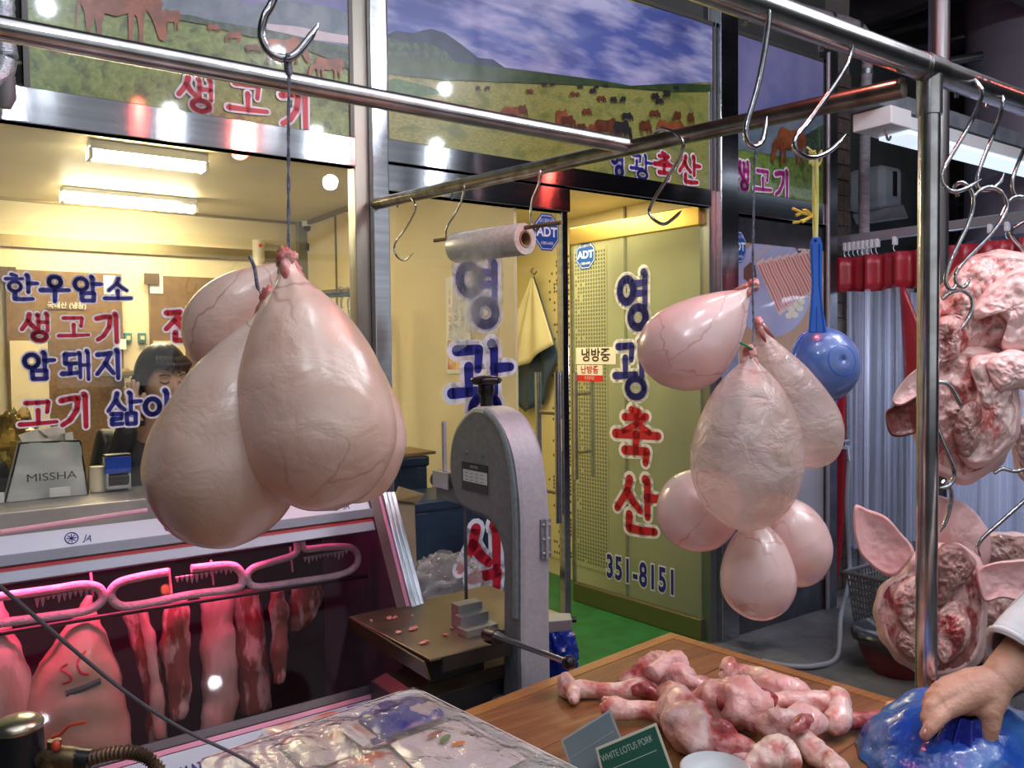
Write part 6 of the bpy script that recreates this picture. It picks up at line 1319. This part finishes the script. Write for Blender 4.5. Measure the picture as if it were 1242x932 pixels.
def slf(u, v):
    g = 2*pi*u; r = lerp(.058, .078, v)*(1+.05*sin(g*3+v*9)+.04*noise.noise(Vector((cos(g)*2, sin(g)*2, v*6)))); return s0+ax*(v*Ls*1.5-.004*sin(g*2))+(sa*cos(g)+sb*sin(g))*r
mesh_obj('sleeve', MB().grid(slf, 40, 18), SLV, ar, smooth=180, solid=.004)
cf = []
for i in range(40): g = 2*pi*i/40; cf.append(slf(i/40, .02))
mesh_obj('cuff', MB().tube(cf, .0065, 8, closed=True), SLV, ar, smooth=180)
# ================================================================ pork heads at the right
def sp_mat(name, fat, red, sc=9, brown=None):
    return mat(name, fat, .34, col2=red, nscale=sc, detail=9, lo=.47, hi=.58, bump=.9, bscale=48, coat=.3, sss=.08, col3=brown, n3=9, stretch=(1.5, 1.5, .8))
HMEAT = sp_mat('head_meat', (.70, .42, .38), (.36, .055, .05), 18, (.30, .12, .10))
HPALE = sp_mat('pale_fat_meat', (.78, .54, .50), (.46, .13, .12), 15, (.84, .66, .62))
HRIND = mat('pig_rind', (.86, .58, .55), .36, col2=(.80, .50, .47), nscale=9, detail=5, bump=.35, bscale=60, coat=.08)
HBRWN = sp_mat('brown_meat', (.38, .22, .19), (.22, .07, .06), 12)
EARP = mat('pig_ear', (.84, .50, .49), .38, col2=(.74, .38, .38), nscale=12, detail=6, lo=.45, hi=.7, bump=.3, bscale=40, coat=.25, sss=.2)
MAROON = mat('dark_blood_meat', (.10, .015, .015), .3, col2=(.16, .03, .025), nscale=20, bump=.5, bscale=50, coat=.4)
def flesh(parent, name, outline, ctr, D, mats, depth=.06, dome=.03, amp=.012, seed=0, rim=.82, back=.05, fr=16, n=84, jag=.015, Dc=0.):
    """thick lobe with its own depth: outline in the photograph at distance D, domed face with folds, rounded rim, closed back"""
    O = spl([(x, y, 0) for x, y in outline], max(2, n//len(outline)), closed=True); n = len(O)
    rs = [0.001, .04, .08, .13, .18, .23, .28, .33, .38, .43, .48, .53, .58, .63, .68, .72, .76, .79, .82, .85, .87, .90, .92, .94, .96, .98, .99, 1.0]; vs = []; mi = []
    for j, r in enumerate(rs):
        for p in O:
            x = ctr[0]+(p.x-ctr[0])*r; y = ctr[1]+(p.y-ctr[1])*r
            ed = max(0, (r-.90)/.10); d = D-dome*(1-r*r)+depth*.5*ed**2+Dc*((y-ctr[1])/200)
            q = atD(x, y, d); s = Vector((seed, seed*.7, 0)); a = amp*(1-.55*max(0, (r-.7)/.3))
            h = (abs(noise.noise(q*fr+s))-.35)*1.0+.6*noise.noise(q*fr*2.4+s)+.45*noise.noise(q*fr*6)+.3*noise.noise(q*fr*13)
            q = q-ray(x, y).normalized()*(a*h)+(CR*(x-ctr[0])+CU*(ctr[1]-y)).normalized()*(jag*r*noise.noise(q*22+s)*.6 if r > .5 else 0); vs.append(q)
    for r, dd in ((.98, .8), (.85, 1.), (.3, 1.), (.001, 1.)):
        for p in O:
            x = ctr[0]+(p.x-ctr[0])*r; y = ctr[1]+(p.y-ctr[1])*r; vs.append(atD(x, y, D+depth*dd+Dc*((y-ctr[1])/200)))
    m = len(rs)+4; mb = MB(); mb.add(vs, [(j*n+k, (j+1)*n+k, (j+1)*n+(k+1) % n, j*n+(k+1) % n) for j in range(m-1) for k in range(n)])
    o = mesh_obj(name, mb, mats, parent, smooth=180)
    if isinstance(mats, (list, tuple)) and len(mats) > 1:
        for i, pl_ in enumerate(o.data.polygons):
            j, k = divmod(i, n); edge = rim+.05*noise.noise(Vector((k*.19, seed, 0)))+.02*noise.noise(Vector((k*.7, seed, 2)))
            rr_ = rs[min(j, len(rs)-1)]; pl_.material_index = 1 if rr_ >= edge else 0
    return o
GH = 'split pork heads hung on hooks'
def ear(parent, outline, D, seed, m=EARP, tilt=0.):
    cx_ = sum(p[0] for p in outline)/len(outline); cy_ = sum(p[1] for p in outline)/len(outline)
    return flesh(parent, 'ear', outline, (cx_, cy_), D, m, .022, -.012, .004, seed, back=.02, fr=10, n=60, jag=.004, Dc=tilt)
# topmost piece
t = thing('pork_cut', 'topmost pork piece with a pale fat flap, under the hooks at the right', 'meat', atD(1200, 440, 2.02), GH)
flesh(t, 'meat', [(1118, 372), (1136, 352), (1158, 326), (1186, 308), (1216, 304), (1250, 308), (1290, 330), (1300, 390), (1270, 430), (1225, 425), (1190, 428), (1158, 440), (1128, 436), (1116, 405)], (1190, 375), 2.03, [HPALE, HPALE], .10, .05, .022, 3)
flesh(t, 'fat_flap', [(1196, 352), (1218, 332), (1250, 322), (1280, 350), (1276, 400), (1248, 424), (1226, 428), (1214, 420), (1222, 392), (1208, 378), (1186, 388), (1176, 380), (1184, 366)], (1228, 374), 1.97, HRIND, .03, .02, .012, 5)
flesh(t, 'red_lump', [(1130, 392), (1150, 380), (1172, 384), (1180, 404), (1166, 430), (1140, 446), (1120, 430), (1120, 408)], (1150, 412), 1.98, [HMEAT, HMEAT], .05, .025, .016, 7)
# second head with the maroon ear
t = thing('pork_cut', 'second pork head from the top, with a dark maroon flap at its left', 'meat', atD(1170, 590, 2.0), GH)
flesh(t, 'meat', [(1112, 452), (1134, 430), (1160, 418), (1188, 418), (1216, 428), (1236, 452), (1240, 490), (1234, 530), (1216, 562), (1190, 582), (1166, 588), (1136, 574), (1114, 548), (1102, 515), (1100, 482)], (1172, 498), 2.0, [HMEAT, HRIND], .09, .03, .020, 11, rim=.84)
flesh(t, 'cheek', [(1176, 440), (1204, 428), (1226, 446), (1238, 486), (1232, 530), (1206, 560), (1178, 566), (1162, 548), (1176, 512), (1184, 476)], (1202, 496), 1.955, [HPALE, HRIND], .04, .02, .014, 13, rim=.80)
flesh(t, 'tongue_side', [(1162, 500), (1178, 484), (1192, 496), (1190, 530), (1176, 556), (1160, 548), (1156, 524)], (1174, 520), 1.94, HBRWN, .03, .02, .010, 14)
ear(t, [(1074, 500), (1082, 494), (1100, 484), (1112, 478), (1114, 520), (1102, 528), (1084, 529), (1076, 518)], 1.98, 15, MAROON)
ear(t, [(1082, 488), (1088, 472), (1106, 452), (1122, 444), (1124, 470), (1108, 484), (1092, 492)], 1.97, 17, HRIND)
flesh(t, 'snout', [(1196, 440), (1222, 424), (1256, 432), (1280, 452), (1262, 476), (1232, 472), (1212, 480), (1200, 462)], (1230, 452), 1.94, HRIND, .04, .03, .010, 19)
# lowest head with both ears
t = thing('pork_cut', 'lowest pork head, opened face outward with both pink ears spread', 'meat', atD(1130, 820, 1.96), GH)
flesh(t, 'meat', [(1096, 690), (1106, 672), (1126, 660), (1150, 658), (1176, 664), (1192, 684), (1197, 720), (1197, 764), (1190, 796), (1172, 816), (1140, 824), (1110, 816), (1086, 800), (1068, 774), (1060, 745), (1062, 722), (1074, 704)], (1132, 742), 1.95, [HMEAT, HRIND], .09, .015, .016, 23, rim=.86)
for k, (ol, cc, m_) in enumerate((([(1140, 664), (1162, 662), (1184, 682), (1176, 704), (1156, 724), (1138, 736), (1130, 706)], (1156, 696), HBRWN), ([(1082, 724), (1098, 706), (1114, 700), (1124, 722), (1118, 756), (1104, 770), (1090, 752)], (1102, 734), HPALE), ([(1138, 742), (1158, 730), (1174, 738), (1178, 770), (1164, 796), (1144, 806), (1132, 780)], (1154, 768), HMEAT), ([(1094, 762), (1108, 772), (1122, 790), (1116, 806), (1100, 798), (1088, 780)], (1104, 786), HBRWN))):
    flesh(t, 'inner_lobe', ol, cc, 1.928, m_, .04, .012, .012, 31+k)
ear(t, [(1037, 614), (1052, 618), (1076, 628), (1092, 646), (1108, 668), (1098, 688), (1084, 700), (1062, 692), (1044, 672), (1036, 646)], 1.93, 27)
ear(t, [(1184, 692), (1200, 684), (1224, 680), (1256, 682), (1262, 716), (1240, 728), (1214, 726), (1194, 730), (1186, 712)], 1.91, 29)
# pieces behind
t = thing('pork_ear', 'pale pink ear standing behind the lowest pork head', 'meat', atD(1170, 690, 2.12), GH)
flesh(t, 'skin', [(1132, 610), (1150, 604), (1172, 612), (1190, 630), (1202, 654), (1196, 690), (1160, 700), (1128, 690)], (1164, 652), 2.12, EARP, .03, .03, .005, 41, jag=.003)
t = thing('pork_piece', 'brownish pork piece at the picture edge behind the pink ear', 'meat', atD(1230, 700, 2.16), GH)
flesh(t, 'meat', [(1184, 664), (1200, 648), (1226, 646), (1262, 660), (1280, 700), (1240, 712), (1200, 704)], (1228, 678), 2.16, [HBRWN, HRIND], .06, .03, .014, 43, rim=.9)
t = thing('pork_piece', 'dark brown pork piece behind the sleeve at the picture edge', 'meat', atD(1226, 820, 2.14), GH)
flesh(t, 'meat', [(1190, 730), (1214, 722), (1246, 726), (1276, 750), (1280, 800), (1250, 836), (1214, 834), (1192, 806), (1186, 766)], (1230, 778), 2.14, [HBRWN, HBRWN], .06, .03, .016, 45)
t = thing('pork_piece', 'pale pork piece at the picture edge beside the second head', 'meat', atD(1250, 600, 2.2), GH)
flesh(t, 'meat', [(1230, 520), (1252, 500), (1290, 510), (1290, 580), (1250, 590), (1230, 560)], (1258, 546), 2.2, [HBRWN, HRIND], .05, .02, .012, 47)
c = atZ(1236, 886, ZTB+.03); solo('meat_scrap', crumple((c.x+.02, c.y+.12, ZTB+.035), .10, .06, .034, 9, .5), HMEAT, 'piece of red meat on the table behind the blue bag', 'meat', smooth=60)
# ================================================================ neighbouring stall
REDV = mat('red_vinyl', (.34, .015, .03), .32, col2=(.28, .012, .025), nscale=4, coat=.3, bump=.2, bscale=12)
CLRV = thin('clear_vinyl', (.90, .92, .98), 2.6, .16, 1.5, bump=.35, bscale=9, stretch=(9, 9, .12), haze=.34, hazecol=(.64, .69, .92), hazenoise=5)  # upright haze streaks imitate bright reflections along the folds
XC = 4.4
cu = thing('strip_curtain', 'clear vinyl curtain with a red top band on a track beside the shop front', 'curtain', (XC, -.6, .3))
def wav(y): return .022*sin(y*38)+.014*sin(y*71+1)
def band(y0, y1, z0, z1, amp, nu): return lambda u, v: Vector((XC-.02+amp*wav(lerp(y0, y1, u))*(1.0), lerp(y0, y1, u), lerp(z0, z1, v)+.006*sin(u*40)*(1-v)))
mesh_obj('top_band', MB().grid(band(-.02, -1.7, 1.842, 2.045, 1.0, 0), 160, 4), REDV, cu, smooth=180, solid=.002)
mesh_obj('clear_sheet', MB().grid(band(-.07, -.46, .35, 1.85, 1.1, 0), 60, 30), CLRV, cu, smooth=180)
mesh_obj('clear_sheet', MB().grid(band(-.50, -1.7, .35, 1.85, .6, 0), 90, 20), CLRV, cu, smooth=180)
mesh_obj('red_edge', MB().grid(lambda u, v: Vector((XC-.045+.6*wav(u), lerp(-.40-.05*v*0-.04*(1-v), lerp(-.43, -.56, min(1, (1-v)*2.2)), u), lerp(1.15, 1.85, v))), 6, 16), REDV, cu, smooth=180, solid=.002)
mesh_obj('red_edge', MB().grid(lambda u, v: Vector((XC-.05-.02*sin(u*3+v*2), lerp(.05, -.10-.02*sin(v*5), u)+.08*(1-v), lerp(.02, 1.40, v))), 6, 16), REDV, cu, smooth=180, solid=.002)
WHG = mat('curtain_glide', (.62, .62, .66), .4)
trk = thing('curtain_track', 'grey metal curtain track with white gliders above the red band', 'track', (XC, -.8, 2.1))
mesh_obj('rail', MB().box((XC-.02, -2.2, 2.125), (XC+.03, .0, 2.175)), ALU, trk, bevel=.004)
mb = MB()
ys_ = [-.06-.028*k for k in range(8)]+[-.36, -.62, -.86, -.94, -1.1]
for y in ys_:
    mesh_obj('glider', MB().box((XC-.035, y-.009, 2.085), (XC+.0, y+.009, 2.13)), WHG, trk, bevel=.003)
    mesh_obj('glider_hook', MB().tube(spl([(XC-.02, y, 2.088), (XC-.025, y+.006, 2.07), (XC-.02, y, 2.05), (XC-.02, y-.008, 2.045)], 3), .0025, 6), ZINC, trk, smooth=60)
a = Vector((3.78, -.62, 2.575)); t = thing('strip_light', 'white strip light housing under the galvanised beam', 'lamp', (4.6, -.6, 2.575))
mesh_obj('housing', MB().prism([(3.93, -.66, 2.655), (3.93, -.69, 2.58), (3.93, -.50, 2.575), (3.93, -.50, 2.655)], (1.75, 0, 0)), WHITEP, t, bevel=.004)
mesh_obj('end_box', MB().box((3.75, -.70, 2.575), (3.93, -.50, 2.662)), WHITEP, t, bevel=.006)
mesh_obj('pull_hook', MB().tube(spl([(3.84, -.62, 2.575), (3.85, -.62, 2.54), (3.87, -.62, 2.53), (3.885, -.62, 2.55)], 4), .006, 6), ZINC, t, smooth=60)
mesh_obj('diffuser', MB().box((3.95, -.675, 2.560), (5.66, -.52, 2.578)), mat('diffuser', (.85, .9, 1), .4, emit=(.75, .88, 1), es=.7), t)
# meter box, pipes, duct, posts
def pipe(name, pts, r, m, label, cat='pipe', n=14, **k): return solo(name, MB().tube(pts, r, n), m, label, cat, smooth=50, **k)
INS = mat('pipe_wrap', (.30, .28, .31), .55, col2=(.22, .20, .23), nscale=24, stretch=(1, 1, 4), bump=.6, bscale=60)
ip = spl([atY(900, -22, -.02), atY(950, 4, -.02), atY(1000, 20, -.02), atY(1030, 28, -.02), atY(1046, 38, -.02), atY(1052, 60, -.02), atY(1050, 120, -.02), atY(1048, 220, -.02)], 8); ip.append(Vector((ip[-1].x, -.02, 2.19))); ip.append(Vector((ip[-1].x, -.02, .0)))
pipe('insulated_pipe', ip, .032, INS, 'grey insulated pipe bending down beside the shop front')
for f_ in (.12, .3, .48, .62, .78, .9):
    i = int(f_*(len(ip)-2)); mesh_obj('pipe_joint', MB().tube([ip[i], ip[i]+(ip[i+1]-ip[i]).normalized()*.03], .036, 14), ZINC, bpy.data.objects['insulated_pipe'], smooth=40)
q0 = atD(1139, 40, 2.75); pipe('steel_pole', [(q0.x, q0.y, 0), (q0.x, q0.y, 4.2)], .033, mat('pole_dark', (.12, .115, .12), .35, .9), 'dark vertical pipe rising behind the standing rack post', 'pole', 20)
q0 = atD(1024, 250, 4.75); pipe('conduit', [(q0.x-.1, -.04, 0.0), (q0.x-.1, -.04, 3.2)], .012, mat('conduit', (.30, .28, .30), .45, .5), 'thin grey conduit on the brick pier edge', 'pipe', 10)
q0 = atD(1266, 60, 5.6); solo('air_duct', MB().cyl((q0.x, q0.y, 2.25), (q0.x, q0.y, 4.2), .47, 40), mat('duct_grey', (.20, .18, .23), .5, .3, col2=(.16, .145, .19), nscale=3), 'wide grey cylindrical air duct in the top corner of the alley', 'duct', smooth=40)
for i, (x0, y0, x1, y1, D0, D1, r) in enumerate(((1055, 44, 1140, 24, 6., 5.5, .03), (1060, 50, 1130, 62, 5.6, 5.2, .02), (1075, 66, 1180, 40, 6.2, 5.8, .025), (1150, 75, 1190, 68, 5.2, 5.2, .03), (1090, 22, 1180, 56, 6.6, 6.4, .02))):
    pipe('roof_pipe', [atD(x0, y0, D0), atD(x1, y1, D1)], r, DIMST, ['roof pipe crossing highest behind the dark vertical pipe', 'thin slanting roof brace above the galvanised beam', 'long roof pipe behind the dark vertical pipe', 'short roof pipe right of the dark vertical pipe', 'thin roof pipe slanting down to the air duct'][i], 'pipe', 10, group='pipes under the market roof')
solo('roof_box', MB().box(atD(980, 6, 5.0)-Vector((.12, .05, .05)), atD(980, 6, 5.0)+Vector((.12, .2, .14))), WHITEP, 'white box under the roof above the insulated pipe', 'box', bevel=.006)
a = atY(1063, 272, .30); b = atY(1098, 204, .30); mt = thing('meter_box', 'pale wall box with a dark window in the shade behind the curtain track', 'meter', ((a.x+b.x)/2, .4, a.z))
PGB = mat('pale_grey_box', (.22, .23, .25), .45)
mesh_obj('housing', MB().box((a.x+.08, .30, lerp(a.z, b.z, .3)), (b.x-.02, .58, b.z)), PGB, mt, bevel=.04)
mesh_obj('dark_window', MB().box((a.x+.2, .29, lerp(a.z, b.z, .5)), (b.x-.12, .302, lerp(a.z, b.z, .9))), BLACK, mt)
mesh_obj('tray', MB().prism([(a.x+.1, .24, lerp(a.z, b.z, .08)), (b.x-.05, .24, lerp(a.z, b.z, .14)), (b.x-.02, .30, lerp(a.z, b.z, .40)), (a.x+.14, .30, lerp(a.z, b.z, .30))], (0, .28, 0)), PGB, mt, bevel=.01)
slab('wall_stall', (6.3, -3, 0), (6.38, .6, 1.95), mat('stall_wall', (.42, .45, .58), .6, col2=(.36, .39, .52), nscale=2), 'blue-grey wall inside the curtained stall')
gate = thing('window_grille', 'dark window grille at the back of the neighbouring stall', 'grille', (6.9, .55, 2.0))
for k in range(5): mesh_obj('bar', MB().box((6.55+.16*k, .53, 2.0), (6.57+.16*k, .56, 2.75)), DIMST, gate)
for k in range(4): mesh_obj('crossbar', MB().box((6.53, .535, 2.02+.22*k), (7.23, .555, 2.04+.22*k)), DIMST, gate)
# tap, hose, baskets, basin on the floor
XT = 4.22; tpz = atY(1024, 550, -.10)
tpx = thing('wall_tap', 'chrome wall tap feeding a hose beside the red curtain edge', 'tap', tpz)
CHR = mat('tap_chrome', (.6, .6, .62), .15, 1)
mb = MB().cyl(tpz+Vector((0, .10, .03)), tpz+Vector((0, -.03, .03)), .016, 12); mb.cyl(tpz+Vector((0, -.02, .03)), tpz+Vector((0, -.03, -.04)), .013, 12); mb.cyl(tpz+Vector((0, .0, .03)), tpz+Vector((0, 0, .07)), .008, 10); mb.box(tpz+Vector((-.035, -.01, .068)), tpz+Vector((.035, .01, .08)))
mesh_obj('tap_body', mb, CHR, tpx, smooth=40)
hp_ = spl([tpz+Vector((0, -.03, -.04)), tpz+Vector((-.02, -.03, -.3)), tpz+Vector((-.01, -.04, -.7)), atZ(1020, 770, .04)+Vector((0, 0, .1)), atZ(1016, 796, .014), atZ(990, 808, .014), atZ(955, 808, .014), atZ(925, 802, .014)], 8)
pipe('garden_hose', hp_, .0125, mat('hose_grey', (.22, .23, .26), .45), 'grey hose hanging from the tap and curling on the concrete floor', 'hose', 10)
BSK = mat('basket_grey', (.085, .085, .09), .5)
c0_ = atZ(1065, 775, 0); bk = thing('plastic_basket', 'dark grey slotted plastic basket on the floor under the curtain', 'basket', (c0_.x+.1, c0_.y, 0))
bx, by = c0_.x+.12, c0_.y-.02
mesh_obj('rim', MB().tube([(bx-.22, by-.15, .34), (bx+.22, by-.15, .34), (bx+.22, by+.15, .34), (bx-.22, by+.15, .34)], .012, 8, closed=True), BSK, bk)
for k in range(9):
    z = .02+.035*k; s = .80+.2*z/.34
    mesh_obj('slat', MB().tube([(bx-.21*s, by-.14*s, z), (bx+.21*s, by-.14*s, z), (bx+.21*s, by+.14*s, z), (bx-.21*s, by+.14*s, z)], .006, 6, closed=True), BSK, bk)
mb = MB()
for k in range(16):
    u = -1+2*k/15
    for sy in (-1, 1): mb.tube([(bx+u*.17, by+sy*.112, .01), (bx+u*.21, by+sy*.14, .33)], .005, 5)
    for sx in (-1, 1): mb.tube([(bx+sx*.168, by+u*.112, .01), (bx+sx*.21, by+u*.14, .33)], .005, 5)
mesh_obj('upright_ribs', mb, BSK, bk); mesh_obj('base', MB().box((bx-.17, by-.112, .003), (bx+.17, by+.112, .016)), BSK, bk)
c0_ = atZ(1066, 818, 0.0)+Vector((.12, -.03, 0)); bn = thing('basin', 'dark red round basin lined with black plastic on the floor', 'basin', (c0_.x, c0_.y, 0))
mesh_obj('bowl', MB().lathe([(.001, .004), (.13, .004), (.17, .08), (.195, .17), (.205, .175), (.205, .182), (.19, .18), (.165, .09), (.12, .02), (.001, .018)], (c0_.x, c0_.y, 0), (0, 0, 1), 40), mat('red_basin', (.12, .01, .018), .35), bn, smooth=50)
lin = MB().lathe([(.21, .15), (.212, .175), (.20, .19), (.15, .175), (.08, .165), (.001, .17)], (c0_.x, c0_.y, 0), (0, 0, 1), 60, lambda p, g, h: p+Vector((0, 0, .014*noise.noise(p*30)-(.04*max(0, sin(g*2.5)) if h < .16 else 0))))
mesh_obj('liner', lin, mat('black_liner', (.018, .016, .02), .3, bump=.4, bscale=30), bn, smooth=50)
c0_ = atZ(1110, 846, 0)+Vector((.26, -.16, 0)); ck = thing('black_crate', 'black plastic crate on the floor behind the rack post', 'crate', (c0_.x+.1, c0_.y, 0))
mesh_obj('bin', MB().par((c0_.x-.05, c0_.y-.10, .002), (.34, 0, 0), (0, .24, 0), (0, 0, .20)), BLACK, ck, bevel=.01); mesh_obj('rim', MB().tube([(c0_.x-.055, c0_.y-.105, .20), (c0_.x+.295, c0_.y-.105, .20), (c0_.x+.295, c0_.y+.145, .20), (c0_.x-.055, c0_.y+.145, .20)], .01, 8, closed=True), BLACK, ck)
# flexible duct at the upper left
FLX = mat('braided_foil', (.55, .62, .68), .3, .9, col2=(.40, .46, .52), nscale=50, bump=.5, bscale=200)
fd = thing('flexible_duct', 'silver braided hose end hanging at the top left before the sign', 'duct', atY(8, 130, -.25))
fp = spl([atY(2, -60, -.25), atY(4, 0, -.25), atY(6, 50, -.25), atY(9, 70, -.25)], 14); mesh_obj('braided_tube', MB().tube(fp, [.027+.0012*sin(i*2.1) for i in range(len(fp))], 16), FLX, fd, smooth=60)
fp = spl([atY(-30, 110, -.25), atY(-8, 98, -.25), atY(4, 86, -.25), atY(8, 72, -.25)], 10); mesh_obj('braided_tube', MB().tube(fp, .026, 16), FLX, fd, smooth=60)
mesh_obj('grey_boot', MB().tube([atY(10, 92, -.25), atY(9, 106, -.25), atY(8, 118, -.25), atY(6, 131, -.25)], [.017, .020, .024, .015], 16), mat('grey_boot', (.13, .13, .14), .5), fd, smooth=60)
mesh_obj('bracket', MB().tube([atY(14, 74, -.25), atY(22, 76, -.1), atY(24, 76, -.03)], .006, 8), DIMST, fd, smooth=60)
